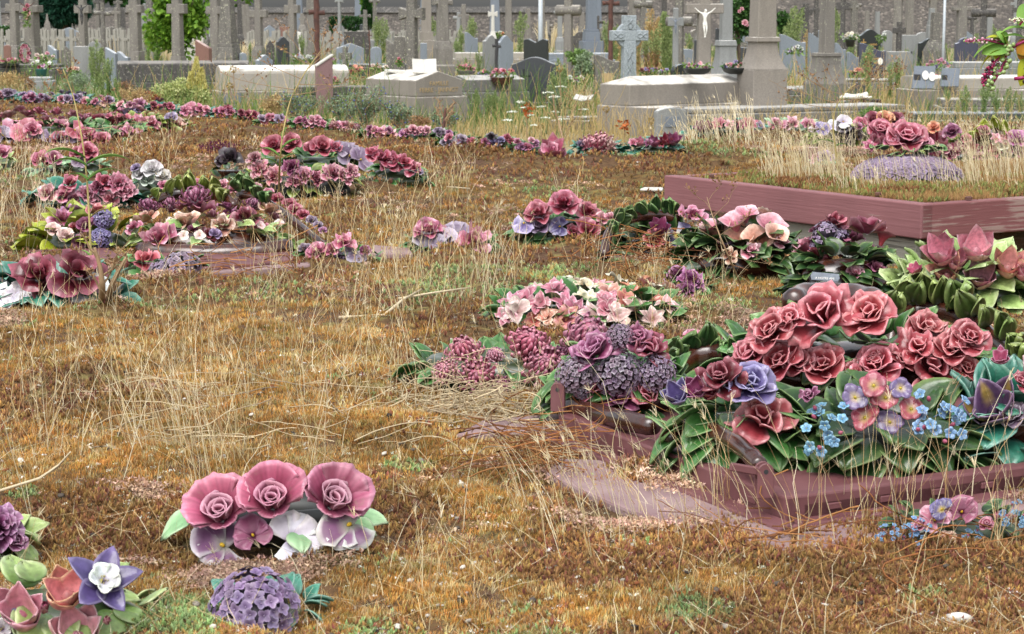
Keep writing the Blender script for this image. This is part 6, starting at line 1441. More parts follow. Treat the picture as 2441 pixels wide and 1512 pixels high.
for lab, kd, x0, x1, yt, d, mt, rz, dc in HS: headstone(lab, kd, x0, x1, yt, d, mt, rz, deco=dc)
CR = [
 ('grey stone cross at the far left', 44, 21, -30, 9, 27, 38, 58, 'cross_stone', -.4, (108, 34), 'box'),
 ('broad stone cross hung with a string of flowers, second from the left', 85, 32, -30, 13, 30, 46, 56, 'cross_stone', -.4, (110, 44), 'box'),
 ('pale stone cross with a dark iron figure, left', 206, 20, -30, 13, 32, 38, 55, 'cross_stone', -.4, (108, 32), 'box'),
 ('stone cross with a sloping plaque at its foot', 330, 25, -30, 12, 31, 38, 50, 'cross_stone', -.35, (122, 36), 'box'),
 ('stone cross behind the variegated shrub', 429, 26, -30, 10, 33, 44, 48, 'cross_stone', -.35, (135, 36), 'box'),
 ('grey cross with one visible arm beside the tapering pillar', 519, 24, -30, 16, 34, 40, 50, 'cross_stone', -.3, (140, 36), 'box'),
 ('slender stone cross at left of centre', 621, 18, -30, 24, 42, 44, 55, 'cross_stone', -.3, (110, 30), 'box'),
 ('grey cross with blocky arms left of the rusty post', 701, 20, -30, 12, 32, 34, 60, 'cross_stone', -.4, (100, 28), 'box'),
 ('massive leaning stone cross with stepped arms', 984, 27, -40, 20, 46, 58, 44, 'old_stone', -.4, None, 'flare'),
 ('tall stone cross with a moulded head, centre', 1056, 28, -40, 0, 12, 46, 46, 'cross_stone', .2, (98, 46), 'flare'),
 ('stone cross with log-shaped arms right of the pole', 1354, 22, -30, 12, 38, 58, 46, 'cross_stone', -.3, None, 'log'),
 ('cross with lichened log arms behind the small white cross', 1616, 23, -30, 40, 63, 60, 42, 'old_stone', -.3, None, 'log'),
 ('dark cross post with short arms right of the column', 2003, 13, -30, 6, 24, 32, 58, 'old_dark', -.3, None, 'box'),
 ('mossy stone post cross near the portrait headstone', 2133, 24, -30, -20, 0, 46, 56, 'cross_stone', -.3, None, 'box'),
 ('dark low cross before the grey stele', 2137, 13, 52, 66, 80, 30, 50, 'old_dark', .2, None, 'box'),
 ('stone cross with capped arms behind the white pole', 2284, 22, -30, 16, 26, 46, 52, 'cross_stone', .1, None, 'box'),
 ('dark stone cross with round log arms at far right', 2336, 18, -30, 21, 41, 54, 50, 'old_dark', -.3, None, 'log'),
 ('small stone cross post in front of the dark kerb', 825, 14, 111, 126, 142, 30, 44, 'old_stone', -.4, None, 'box'),
 ('tiny pale cross by the far wall', 724, 10, 32, 43, 48, 16, 85, 'cross_stone', .1, (60, 22), 'box'),
 ('slim white cross before the far wall', 1175, 8, 12, 28, 40, 22, 62, 'white_stone', .2, (75, 18), 'flare'),
 ('weathered low cross with flat arms among plumes', 1106, 12, 10, 34, 41, 26, 68, 'cross_stone', .1, None, 'box'),
 ('thin grey cross pillar behind the black headstone', 1212, 16, -30, -20, -5, 26, 60, 'cross_stone', .1, None, 'box'),
 ('distant stone cross among the pale rows, left', 285, 9, 18, 27, 34, 22, 80, 'cross_stone', -.2, None, 'box'),
 ('distant stone cross near the bright tree', 365, 18, -20, 20, 30, 34, 66, 'old_stone', -.2, None, 'box'),
 ('distant dark cross against the right wall', 1940, 10, -10, 20, 28, 22, 70, 'old_dark', .1, None, 'box'),
 ('squat dark cross post behind tall plume weeds at the right', 1915, 16, 8, 22, 36, 30, 60, 'old_dark', .3, None, 'box'),
 ('stone cross pillar with weathered head near the white slab', 1290, 16, -30, 50, 62, 10, 50, 'cross_stone', .1, None, 'box'),
 ('cluster-headed old cross behind the Celtic cross', 1530, 14, -20, 2, 20, 44, 60, 'old_stone', .1, None, 'log'),
 ('pale stone pillar cross at the far right wall', 2215, 18, -20, -12, 2, 34, 66, 'cross_stone', .1, None, 'box'),
 ('thin dark cross at the top right behind the pokeweed', 2420, 14, -20, 18, 30, 34, 60, 'old_dark', -.2, None, 'box'),
]
for lab, x, ws, yt, a0, a1, wa, d, mt, rz, pl, arm in CR: cross(lab, x, ws, yt, a0, a1, wa, d, mt, rz, pl, arm)
def corpus_on(label, x, y0, y1, d, mat, rz=0.0):
 H = (y1 - y0) * mpp(d); c = W(x, y1, d); o = empty('crucifix_figure', c, label, 'figure', 'figures fixed to crosses', rz); crucifix(o, (mat, H), (0, 0, 0), H); return o
cross('beige stone cross bearing a white painted figure', 1675, 32, -10, 9, 33, 88, 27.5, 'granite_beige', .1, None, 'box')
corpus_on('white painted figure with raised arms on the beige cross', 1680, 20, 90, 27.25, 'marble')
cross('small pale cross with a faint grey figure', 1608, 14, 19, 42, 63, 37, 36, 'granite_grey', .1, None, 'box'); corpus_on('faint grey figure on the small pale cross', 1610, 42, 80, 35.8, 'slate')
corpus_on('dark iron figure on the pale left cross', 195, 10, 60, 54.5, 'iron')
corpus_on('rusty iron figure among flowers on the broad left cross', 66, 6, 58, 55.6, 'rust')
def iron_cross(label, x, yt, ya, wa, yb, d, w=.05, mat='rust', rz=.1, knots=True):
 k = mpp(d); c = base_at(x, d); o = empty('iron_cross', c, label, 'cross', 'iron crosses', rz); h = zt(yt, d) - GZ; za = zt(ya, d) - GZ
 n = 14; r = random.Random(x); pts = [(r.uniform(-.01, .01), 0, h * i / n) for i in range(n + 1)]
 PB().tube(pts, [w * (1 + (.25 * r.random() if knots else 0)) for _ in pts], 8).build('shaft', M[mat], o, smooth=False)
 a = wa * k / 2; PB().tube([(-a, 0, za), (-a * .5, 0, za + .01), (0, 0, za), (a * .5, 0, za - .01), (a, 0, za)], [w * 1.1, w * .9, w, w * .9, w * 1.1], 8).build('cross_arm', M[mat], o)
iron_cross('gnarled brown rustic cross with stubby branches', 253, 5, 32, 40, 140, 48, .05, 'old_stone'); iron_cross('tall rusty post with a bracketed head', 759, -30, 30, 38, 125, 44, .055, 'rust')
iron_cross('little wrought iron cross over the gabled headstone', 883, 72, 84, 10, 125, 48, .014, 'rust'); iron_cross('tall rusty lattice cross overgrown with brown flowers', 1454, -30, 8, 40, 125, 42, .045, 'rust')
iron_cross('narrow black wooden cross in front of the blue-grey headstone', 1184, 93, 110, 20, 165, 36, .03, 'iron', knots=False)
def pole(label, x, d, w, mat, yt=-40):
 c = base_at(x, d); h = zt(yt, d); o = PB().tube([(0, 0, -.05), (0, 0, h - GZ)], [w, w * .9], 12).build('pole', M[mat], None, smooth=True, loc=c); meta(o, label, 'pole', 'poles among the graves')
pole('pale blue-grey metal pole rising behind the black headstone', 1288, 48, .055, 'steel'); pole('thin pale metal pole at the right before the wall', 2243, 42, .03, 'steel')
def monument(label, x, secs, d, mat, rz=.3, name='monument'):
 c = base_at(x, d); k = mpp(d); o = empty(name, c, label, 'monument', 'stone monuments', rz); f = abs(math.cos(rz)) + abs(math.sin(rz))
 for n, (y0, y1, w0, w1) in enumerate(secs):
  z0, z1 = zt(y0, d) - GZ, zt(y1, d) - GZ
  if n == 0: z0 = -.05
  pb = PB()
  if w0 != w1 and abs(w0 - w1) > 20:
   ss = [(z0 + (z1 - z0) * t, ) + (((w1 + (w0 - w1) * (1 - t) ** 2.2) * k / f / 2 * 1.05,) * 2) + (0, 0) for t in np.linspace(0, 1, 8)]
  else: ss = [(z0, w0 * k / f / 2 * 1.05, w0 * k / f / 2 * 1.05, 0, 0), (z1, w1 * k / f / 2 * 1.05, w1 * k / f / 2 * 1.05, 0, 0)]
  pb.sect(ss).build(['pedestal', 'moulding', 'shaft', 'cap'][min(n, 3)], M[mat], o, bevel=.008 if len(ss) == 2 else .0)
 return o
monument('big beige granite monument with moulded foot beside the figure cross', 1814, [(225, 165, 110, 108), (165, 100, 108, 64), (100, 88, 78, 74), (88, -30, 60, 56)], 25.5, 'granite_beige', .35)
monument('square lichened column on a flared foot', 1966, [(215, 200, 100, 98), (200, 135, 98, 62), (135, 126, 68, 66), (126, -30, 36, 34)], 31, 'cross_stone', .5)
monument('grey moulded cross foot between the figure cross and the rose bush', 1727, [(190, 178, 74, 72), (178, 110, 72, 44), (110, 96, 50, 44), (96, -30, 30, 26)], 30, 'granite_grey', .2)
monument('blackened tapering pillar with a stepped base at the left', 548, [(182, 140, 66, 60), (140, 112, 60, 50), (112, 103, 48, 46), (103, -30, 44, 24)], 42, 'old_stone', -.35)
monument('small obelisk before the dark conifer', 121, [(98, 86, 24, 22), (86, 55, 22, 14), (55, 50, 12, 10), (50, 32, 8, 3)], 72, 'cross_stone', .2)
monument('stepped white stone stair of a tomb behind the leaning cross', 1018, [(142, 118, 44, 44), (118, 96, 38, 38), (96, 76, 32, 32), (76, -20, 24, 22)], 60, 'granite_beige', .1)
monument('grey squared pillar behind the rusty post', 744, [(125, 110, 26, 26), (110, 30, 18, 17), (30, 24, 24, 24), (24, -30, 20, 18)], 58, 'cross_stone', .2)
monument('grey pillar with a broad foot behind the rusty lattice cross', 1540 - 8 - 0 if False else 1536 - 1, [(100, 80, 40, 40), (80, 60, 32, 30), (60, 54, 26, 26), (54, -30, 20, 18)], 70, 'granite_grey', .2)
monument('dark grey pillar on a two-step base in front of the far wall', 1536 - 0, [(98, 84, 46, 46), (84, 72, 38, 38), (72, 66, 30, 30), (66, -30, 22, 20)], 74, 'slate', .2) if False else None
monument('slate-grey pillar on a two-step base before the far wall', 1408, [(112, 98, 56, 54), (98, 76, 40, 38), (76, 70, 34, 34), (70, -30, 26, 24)], 60, 'slate', .2)
monument('pale double pillar before the right wall', 2213, [(130, 116, 40, 40), (116, 60, 22, 20), (60, 50, 18, 18), (50, 20, 14, 12)], 58, 'granite_grey', .1)
monument('flared pale stone foot left of the white pole', 2222, [(150, 120, 56, 48), (120, 100, 48, 30), (100, 96, 28, 26), (96, 30, 22, 20)], 47, 'old_stone', .3)
def post():
 d = 28.5; c = base_at(774, d); k = mpp(d); h = zt(134, d) - GZ; w = 40 * k
 o = empty('granite_post', c, 'narrow pinkish granite post with a bright slanting top standing in weeds', 'grave post', None, .35)
 PB().prism([(-w / 2, -.05), (w / 2, -.05), (w / 2, h), (-w / 2, h * .83)], -.04, .04).build('slab', M['granite_pink'], o, bevel=.006)
 PB().box((0, 0, 0), (w * 1.25, .11, .025), ry=-math.atan2(h * .17, w)).build('cap', M['white_stone'], o, bevel=.004).location = (0, 0, h * .915 + .015)
post()
def celtic():
 d = 28.8; c = base_at(1497, d); k = mpp(d); o = empty('celtic_cross', c, 'blue-grey Celtic cross with knotwork and four round holes', 'cross', None, .22)
 cz = lambda y: zt(y, d) - GZ
 za = cz(85); w = 33 * k; ht = cz(37); aw = 44 * k * 1.02; ah = 24 * k; t = .16
 m = M['celtic']
 PB().sect([(-.05, w * .54, t / 2, 0, 0), (za - ah / 2, w * .44, t * .5, 0, 0)]).build('shaft', m, o, bevel=.006)
 PB().box((0, 0, za), (aw * 2, t, ah)).build('cross_arm', m, o, bevel=.008)
 PB().box((0, 0, (ht + za + ah / 2) / 2), (w * .92, t * .98, ht - za - ah / 2)).build('cross_head', m, o, bevel=.008)
 R1 = 31 * k; R0 = 21 * k; n = 48; pb = PB(); v = []; f = []
 for i in range(n):
  a = 2 * PI * i / n; ca, sa = math.cos(a), math.sin(a)
  v += [(R0 * ca, -t * .33, R0 * sa), (R1 * ca, -t * .33, R1 * sa), (R1 * ca, t * .33, R1 * sa), (R0 * ca, t * .33, R0 * sa)]
 for i in range(n):
  j = (i + 1) % n
  for q in range(4): f.append((i * 4 + q, i * 4 + (q + 1) % 4, j * 4 + (q + 1) % 4, j * 4 + q))
 pb.add(v, f); pb.build('ring', m, o, bevel=.004).location = (0, 0, za)
 PB().lathe([(R0 * 1.03, 0), (R0 * 1.03, t * .5), (.0001, t * .5)], (0, 0, 0), 32).build('boss', m, o).location = (0, t * .28, za)
 bpy.context.view_layer.update()
 o2 = [ch for ch in o.children if ch.name.startswith('boss')][0]; o2.rotation_euler = (PI / 2, 0, 0)
 for sx in (-1, 1):
  for sz in (-1, 1):
   h_ = PB().lathe([(3.6 * k, 0), (3.6 * k, .01), (.0001, .01)], (0, 0, 0), 16).build('round_hole', M['old_dark'], o); h_.rotation_euler = (PI / 2, 0, 0); h_.location = (sx * 12.5 * k, -t * .24, za + sz * 13 * k)
 pb = PB()
 for q in range(2):
  P = [(math.sin(i * .55 + q * PI) * w * .2, -t / 2 - .004, .35 + i * .03) for i in range(int((za - .5) / .03))]
  pb.tube(P, .008, 5)
  for s in (-1, 1): pb.tube([(s * (w * .5 + i * .02), -t / 2 - .004, za + math.sin(i * .7 + q * PI) * ah * .22) for i in range(int((aw - w * .55) / .02))], .007, 5)
  pb.tube([(math.sin(i * .6 + q * PI) * w * .18, -t / 2 - .004, za + ah * .6 + i * .02) for i in range(int((ht - za - ah * .6) / .02) - 1)], .007, 5)
 pb.build('knotwork', m, o, smooth=True)
celtic()
def slate_plaque(label, x0, x1, y0, y1, d, tilt=.25, rz=.0, deco=None):
 k = mpp(d); c = W((x0 + x1) / 2, y1, d); o = empty('slate_plaque', c, label, 'plaque', 'slate plaques on the slab', rz); w = (x1 - x0) * k * .92; h = (y1 - y0) * k * 1.03
 e = PB().prism([(-w * .55, 0), (w * .45, 0), (w * .55, h), (-w * .42, h)], -.015, .015, rx=-tilt).build('slab', M['slate'], o, bevel=.004)
 if deco:
  for s in (0, 1): q = PB().lathe([(h * .2, 0), (h * .2, .01), (.0001, .012)], (0, 0, 0), 18, .7, 1).build('oval_portrait', M['marble'], o); q.rotation_euler = (PI / 2 - tilt, 0, 0); q.location = (w * (.06 + .3 * s), -.02 + h * .5 * math.sin(tilt) - .0, h * (.58 - .06 * s))
 PB().box((0, 0, 0), (w * .3, .015, h * .35)).build('relief', M['iron'], o, bevel=.004).location = (-w * .3, -.014 + h * .45 * math.sin(tilt), h * .45)
slate_plaque('slate plaque with two white oval portraits', 2174, 2231, 159, 212, 29.5, deco=1); slate_plaque('smaller slate plaque with a dark relief, right of the portraits', 2241, 2289, 164, 207, 30)
def book(label, x, y, d, w, rz):
 k = mpp(d); o = empty('marble_book', W(x, y, d), label, 'memorial book', 'memorial books', rz)
 for s in (-1, 1): PB().prism([(0, 0), (s * w * k, .03), (s * w * k, .05), (0, .02)] if s > 0 else [(0, 0), (0, .02), (s * w * k, .05), (s * w * k, .03)], 0, w * k * 1.3, rx=.35).build('page', M['white_stone'], o, bevel=.003)
book('white open book plaque on a dark grave behind the umbels', 1388, 243, 28, 22, -.3)
def cherub():
 d = 30; root = empty('cherub_ornament', W(2045, 236, d), 'white reclining cherub figure', 'cherub ornament', None, 0); k = mpp(d)
 me = bpy.data.meshes.new('cherub'); s = 90 * k
 J = [((0, 0, .06), .075), ((.14, 0, .09), .085), ((.2, 0, .12), .05), ((.27, -.01, .15), .075), ((-.16, -.02, .05), .06), ((-.36, -.04, .05), .045), ((-.5, -.02, .03), .03), ((-.14, .06, .06), .055), ((-.32, .08, .12), .042), ((-.44, .06, .04), .03), ((.16, -.09, .05), .035), ((.3, -.14, .04), .028), ((.12, .1, .1), .03), ((.28, .14, .05), .026), ((.4, .1, .04), .02)]
 me.from_pydata([tuple(c * s for c in j[0]) for j in J], [(0, 1), (1, 2), (2, 3), (0, 4), (4, 5), (5, 6), (0, 7), (7, 8), (8, 9), (1, 10), (10, 11), (1, 12), (12, 13), (13, 14)], [])
 o = link('body', me, M['marble'], root); o.modifiers.new('skin', 'SKIN')
 for i, j in enumerate(J): me.skin_vertices[0].data[i].radius = (j[1] * s, j[1] * s)
 me.skin_vertices[0].data[0].use_root = True
 m2 = o.modifiers.new('s', 'SUBSURF'); m2.levels = 1; m2.render_levels = 1
 c = W(2030, 245, d); r2 = empty('log_cross', c, 'dark brown glazed log cross lying on the slab under the cherub', 'ceramic cross', None, .1)
 PB().tube([(-60 * k, 0, -.02), (0, 0, .01), (70 * k, 0, .0)], [.05, .055, .05], 10).build('log', M['brown'], r2, smooth=True); PB().tube([(10 * k, -.25, -.01), (14 * k, .25, .02)], .04, 10).build('cross_log', M['brown'], r2, smooth=True)
cherub()
def war_rows():
 root = empty('grave_cross', (0, 0, GZ), 'small pale concrete cross in the dense rows behind the tombs', 'grave cross', 'rows of small pale concrete crosses')
 PB().sect([(-.05, .055, .035, 0, 0), (.92, .05, .032, 0, 0)]).build('upright', M['concrete_pale'], root, bevel=.008)
 PB().box((0, 0, .62), (.34, .062, .09)).build('cross_arm', M['concrete_pale'], root, bevel=.008)
 kids = list(root.children); spots = []
 r = random.Random(4)
 for row, d in enumerate((63, 66.5, 70, 73.5)):
  for x0, x1 in ((-8, 92), (92, 400), (596, 1000), (1000, 1120)):
   x = x0 + row * 7
   while x < x1: spots.append((x, d)); x += (26 if row else 21) + r.uniform(-1.5, 1.5)
 for i, (x, d) in enumerate(spots):
  c = base_at(x, d)
  if i == 0: q = root
  else:
   q = root.copy(); COL.objects.link(q)
   for ch in kids: e = ch.copy(); COL.objects.link(e); e.parent = q
  q.location = (c[0], c[1], GZ + r.uniform(-.03, .01) + (0.06 if x < 400 else .0)); q.rotation_euler = (r.uniform(-.03, .03), r.uniform(-.03, .03), -.3 + r.uniform(-.05, .05))
 print('war crosses', len(spots))
war_rows()
def wall_mat():
 m, nt, b = newmat('rubble_wall'); co = N(nt, 'ShaderNodeTexCoord').outputs['Object']
 vo = N(nt, 'ShaderNodeTexVoronoi', Scale=8.5, Randomness=1.0); vo.feature = 'F1'; mp = N(nt, 'ShaderNodeMapping'); mp.inputs['Scale'].default_value = (1, 1, 1.7); nt.links.new(co, mp.inputs[0]); nt.links.new(mp.outputs[0], vo.inputs['Vector'])
 ve = N(nt, 'ShaderNodeTexVoronoi', Scale=8.5); ve.feature = 'DISTANCE_TO_EDGE'; nt.links.new(mp.outputs[0], ve.inputs['Vector'])
 sp = N(nt, 'ShaderNodeSeparateColor'); nt.links.new(vo.outputs['Color'], sp.inputs[0])
 c = mixc(nt, sp.outputs[0], lin((72, 68, 68)), lin((112, 106, 102))); c = mixc(nt, ramp(nt, sp.outputs[1], .7, 1), c, lin((146, 138, 130)))
 c = mixc(nt, ramp(nt, ve.outputs['Distance'], .10, .02), c, lin((104, 100, 96)))
 no = N(nt, 'ShaderNodeTexNoise', Scale=.7, Detail=5.0); nt.links.new(co, no.inputs['Vector']); c = mixc(nt, ramp(nt, no.outputs[0], .5, .8), c, lin((86, 82, 80)))
 nt.links.new(c, b.inputs['Base Color']); b.inputs['Roughness'].default_value = .95; bump(nt, b, ve.outputs['Distance'], .6, .05); return m
M['wall'] = wall_mat()
def wall(label, a, b, h, cap=True, t=.5):
 """a, b: (picture x, depth)"""
 pa, pb_ = base_at(*a), base_at(*b); L = float(np.linalg.norm(pb_ - pa)); rz = math.atan2(pb_[1] - pa[1], pb_[0] - pa[0])
 o = empty('boundary_wall', pa, label, 'stone wall', None, rz)
 PB().box((L / 2, 0, h / 2 - .1), (L, t, h + .2)).build('masonry', M['wall'], o)
 if cap: PB().prism([(0, 0), (L, 0), (L, .05), (0, .05)], -t * .7, t * .7).build('coping', M['old_dark'], o, bevel=.02).location = (0, 0, h + .002); PB().sect([(0, L / 2, t * .6, L / 2, 0), (.28, L / 2, t * .08, L / 2, 0)]).build('ridge', M['old_dark'], o).location = (0, 0, h + .054)
wall('low rubble wall with dark sloping coping across the back, left part', (-200, 128), (1530, 104), 1.55)
wall('high rubble stone wall behind the graves at right', (1500, 98), (2700, 84), 3.4, cap=False)
for x, d, hw in ((715, 112, 14), (1015, 109, 14), (1180, 107, 12), (860, 111, 12), (1420, 104, 12)):
 o = PB().sect([(0, .3, .3, 0, 0), (2.4, .22, .22, 0, 0)]).build('wall_buttress', M['slate'], None, bevel=.02, loc=base_at(x, d - .6)); meta(o, {715: 'slate buttress on the low wall far left', 860: 'slate buttress on the low wall behind the hedge', 1015: 'slate buttress on the low wall at centre', 1180: 'slate buttress behind the slim white cross', 1420: 'slate buttress where the low wall meets the high one'}[x], 'buttress', 'buttresses of the far wall')
for i, (x, yt, w, d, mt) in enumerate(((0, -20, 30, 95, 'granite_grey'), (318, -10, 10, 90, 'cross_stone'), (300, 20, 14, 84, 'old_dark'), (240, 10, 10, 88, 'cross_stone'), (590, 10, 22, 90, 'cross_stone'), (1258, 20, 14, 80, 'cross_stone'), (1386, 30, 14, 84, 'cross_stone'), (1505, 0, 18, 80, 'cross_stone'), (1580, -10, 14, 84, 'old_dark'), (1840, 30, 16, 76, 'cross_stone'), (2060, 26, 12, 74, 'cross_stone'), (2085, 28, 12, 74.5, 'granite_grey'), (2160, 0, 20, 70, 'cross_stone'), (2350, 40, 16, 70, 'granite_grey'))):
 labs = ['pale tall slab at the far left edge', 'distant thin pillar left of the bright tree', 'distant dark pillar in the left gap', 'distant slim pillar behind the gnarled cross', 'distant pillar beside the dark tapering one', 'distant pillar left of the metal pole', 'distant pillar right of the log cross', 'distant pillar above the Celtic cross', 'distant dark pillar right of the Celtic cross', 'distant pillar right of the big monument', 'first of two distant pillars near the gilt headstone', 'second distant pillar near the gilt headstone', 'distant mossy pillar behind the grey stele', 'distant pillar behind the log-armed dark cross']
 monument(labs[i], x, [(105, 95, w * 1.6, w * 1.5), (95, 90, w * 1.3, w * 1.2), (90, yt, w, w * .8)], d, mt, .2, name='distant_pillar')
GREEN = {'weed': ((70, 98, 46), (132, 160, 92)), 'pale': ((96, 118, 70), (168, 182, 122)), 'bright': ((64, 104, 24), (128, 164, 58)), 'dark': ((22, 48, 28), (44, 84, 48)), 'grey': ((86, 104, 78), (150, 168, 132)),
         'straw': ((150, 122, 78), (206, 182, 132)), 'rust': ((92, 52, 34), (164, 104, 60)), 'yew': ((18, 46, 22), (52, 92, 38)), 'varieg': ((120, 138, 70), (222, 224, 164)), 'brown': ((96, 70, 48), (164, 128, 92)), 'rosebush': ((28, 58, 26), (74, 112, 50))}
def leaves(nb, C, D, L, w, pal, v=.25, droop=.3):
 """flat lens leaves: centres C, directions D (unit), lengths L"""
 n = len(C); D = D / (np.linalg.norm(D, axis=1, keepdims=True) + 1e-9)
 s = np.cross(D, rng.normal(0, 1, (n, 3))); s /= np.linalg.norm(s, axis=1, keepdims=True) + 1e-9
 L = L[:, None]; dn = np.array([0, 0, -1.0]) * L * droop * .3
 V = np.stack([C, C + D * L * .5 + s * L * w * .5, C + D * L + dn, C + D * L * .5 - s * L * w * .5], 1)
 a, b = np.array(lin(pal[0])), np.array(lin(pal[1])); t = rng.random((n, 1)); c = (a * (1 - t) + b * t) * rng.uniform(1 - v, 1 + v, (n, 1))
 Cc = np.repeat(np.clip(c, 0, 1)[:, None], 4, 1); Cc[:, 2] *= 1.1
 nb.add(V.reshape(-1, 3), (np.arange(n) * 4)[:, None] + np.array([[0, 1, 2, 3]]), np.clip(Cc, 0, 1).reshape(-1, 3))
def plume(label, x, yb, yt, kind='weed', d=None, stems=3, spread=.1, fl=None, group='tall plume weeds among the graves', name='plume_weed', dense=1.0, base=None):
 """fleabane-like weed: thin stems clothed with narrow leaves, a feathery tapered head"""
 d = d or dep(yb); c = base_at(x, d) if base is None else base; H = zt(yt, d) - c[2]; root = empty(name, c, label, 'weed', group); st = PB(); nb = NB()
 for s in range(stems):
  h = H * rnd.uniform(.7, 1) if s else H; lx, ly = (rnd.uniform(-spread, spread) * H, rnd.uniform(-spread, spread) * H) if s else (0, 0)
  P = [np.array([lx * t ** 1.4, ly * t ** 1.4, h * t]) for t in np.linspace(0, .96, 6)]; st.tube(P, [.006 * H + .002] * 5 + [.002], 4)
  m = int(110 * dense); t = rng.random(m); z = t * h; px = lx * t ** 1.4; py = ly * t ** 1.4
  a = rng.uniform(0, 2 * PI, m); D = np.stack([np.cos(a), np.sin(a), rng.uniform(.3, 1.4, m)], 1)
  leaves(nb, np.stack([px, py, z], 1), D, rng.uniform(.06, .13, m) * H * (1.15 - .7 * t), .16, GREEN[kind])
  m = int(150 * dense); t = rng.uniform(.62, 1.0, m); rr = .13 * H * (1.02 - t) / .4 * np.sqrt(rng.random(m)); a = rng.uniform(0, 2 * PI, m)
  C = np.stack([lx * t ** 1.4 + rr * np.cos(a), ly * t ** 1.4 + rr * np.sin(a), t * h + rr * .4], 1); leaves(nb, C, np.stack([np.cos(a) * .5, np.sin(a) * .5, np.ones(m)], 1), np.full(m, .035 * H), .5, GREEN[fl or ('pale' if kind != 'straw' else 'straw')])
 st.build('stem', M['leafstem'], root, smooth=True); nb.build('foliage', M['leaf'], root, False); return root
M['leafstem'] = flat_mat('green_stem', (112, 128, 72), .7); M['drystem'] = flat_mat('dry_brown_stem', (150, 124, 92), .8); M['strawstem'] = flat_mat('straw_stem', (170, 154, 96), .7)
PW = [(382, 158, 28, 'weed', 4), (358, 160, 62, 'pale', 3), (236, 215, 96, 'pale', 4), (262, 235, 140, 'weed', 4), (246, 240, 170, 'weed', 3), (280, 245, 185, 'weed', 3), (160, 240, 175, 'grey', 3), (722, 132, 84, 'weed', 4), (700, 130, 96, 'weed', 3), (900, 75, 42, 'pale', 3), (915, 76, 44, 'pale', 3),
      (1026, 150, 36, 'pale', 2), (1100, 150, 62, 'pale', 3), (1122, 150, 40, 'pale', 3), (1062, 185, 120, 'straw', 1), (1142, 186, 124, 'weed', 3), (1110, 175, 136, 'weed', 2), (1136, 318, 212, 'weed', 3), (1162, 320, 214, 'weed', 3), (1180, 318, 216, 'weed', 3), (1196, 322, 220, 'weed', 3),
      (1240, 100, 30, 'pale', 2), (1330, 290, 142, 'grey', 4), (1346, 295, 190, 'grey', 3), (1318, 285, 172, 'grey', 3), (1448, 140, 52, 'pale', 3), (1470, 145, 60, 'pale', 2), (1552, 170, 24, 'straw', 4), (1578, 175, 30, 'pale', 3), (1596, 175, 48, 'pale', 3), (1562, 180, 70, 'brown', 4), (1540, 178, 80, 'brown', 3), (1530, 100, 30, 'brown', 3), (1640, 150, 80, 'weed', 3), (1852, 185, 80, 'weed', 4), (1890, 190, 16, 'pale', 3), (1875, 190, 90, 'weed', 4), (1918, 170, 72, 'straw', 2), (1928, 180, 110, 'weed', 3), (1985, 92, 20, 'pale', 2),
      (2066, 240, 108, 'pale', 3), (2015, 150, 118, 'weed', 2), (2138, 250, 140, 'weed', 3), (2120, 240, 150, 'weed', 3), (2160, 180, 118, 'weed', 3), (2198, 170, 108, 'weed', 3), (2210, 172, 112, 'weed', 3), (2288, 165, 120, 'weed', 3), (2306, 165, 110, 'weed', 3), (2330, 168, 118, 'brown', 3), (2360, 150, 60, 'weed', 3),
      (2175, 265, 222, 'weed', 2), (2210, 270, 236, 'weed', 1), (2255, 290, 214, 'weed', 3), (2300, 300, 205, 'weed', 4), (2340, 300, 190, 'weed', 4), (2375, 302, 214, 'weed', 4), (2405, 302, 208, 'weed', 4), (2432, 305, 220, 'weed', 4), (2280, 305, 240, 'weed', 4), (2320, 306, 250, 'weed', 3), (2465, 306, 210, 'weed', 4), (1462, 170, 66, 'pale', 3), (1478, 172, 74, 'straw', 3), (1508, 175, 58, 'pale', 3), (1520, 176, 66, 'straw', 3), (1566, 172, 44, 'straw', 3), (1586, 174, 60, 'pale', 3), (1606, 176, 90, 'weed', 3), (1046, 180, 100, 'pale', 3), (1088, 165, 92, 'weed', 3), (760, 140, 96, 'weed', 3), (736, 138, 100, 'pale', 3), (600, 150, 100, 'weed', 3), (640, 140, 104, 'pale', 3), (2024, 160, 96, 'weed', 3), (2092, 200, 112, 'weed', 3), (2150, 170, 100, 'pale', 3), (2250, 160, 104, 'weed', 3), (2318, 150, 80, 'pale', 3), (2390, 160, 90, 'weed', 3), (1842, 160, 62, 'pale', 3), (1866, 170, 64, 'weed', 3), (930, 150, 100, 'weed', 3), (340, 165, 110, 'weed', 3), (224, 200, 130, 'weed', 3), (1424, 150, 84, 'pale', 3), (1700, 170, 110, 'weed', 3)]
KW = {'weed': 'green', 'pale': 'pale feathery', 'straw': 'straw-coloured', 'grey': 'grey-green', 'brown': 'brown dried'}
def near_thing(x, y):
 L = [(20, 'at the far left'), (160, 'before the left kerb'), (246, 'beside the pale grey slab'), (300, 'by the dark chest tomb'), (380, 'under the bright tree'), (710, 'by the rusty post'), (908, 'before the hedge'), (1026, 'behind the leaning cross'), (1062, 'before the tall centre cross'), (1110, 'before the pinkish slab'), (1165, 'right of the central tomb'), (1240, 'left of the pale pole'), (1330, 'before the charcoal headstone'), (1460, 'by the Celtic cross'), (1560, 'right of the Celtic cross'), (1640, 'left of the figure cross'), (1870, 'right of the big monument'), (1920, 'left of the column'), (1990, 'right of the column'), (2066, 'by the navy headstone'), (2140, 'behind the slate plaques'), (2205, 'before the green headstone'), (2290, 'by the black shouldered headstone'), (2360, 'behind the pokeweed'), (2400, 'over the dark ledger at right')]
 return min(L, key=lambda q: abs(q[0] - x))[1]
seenlab = {}
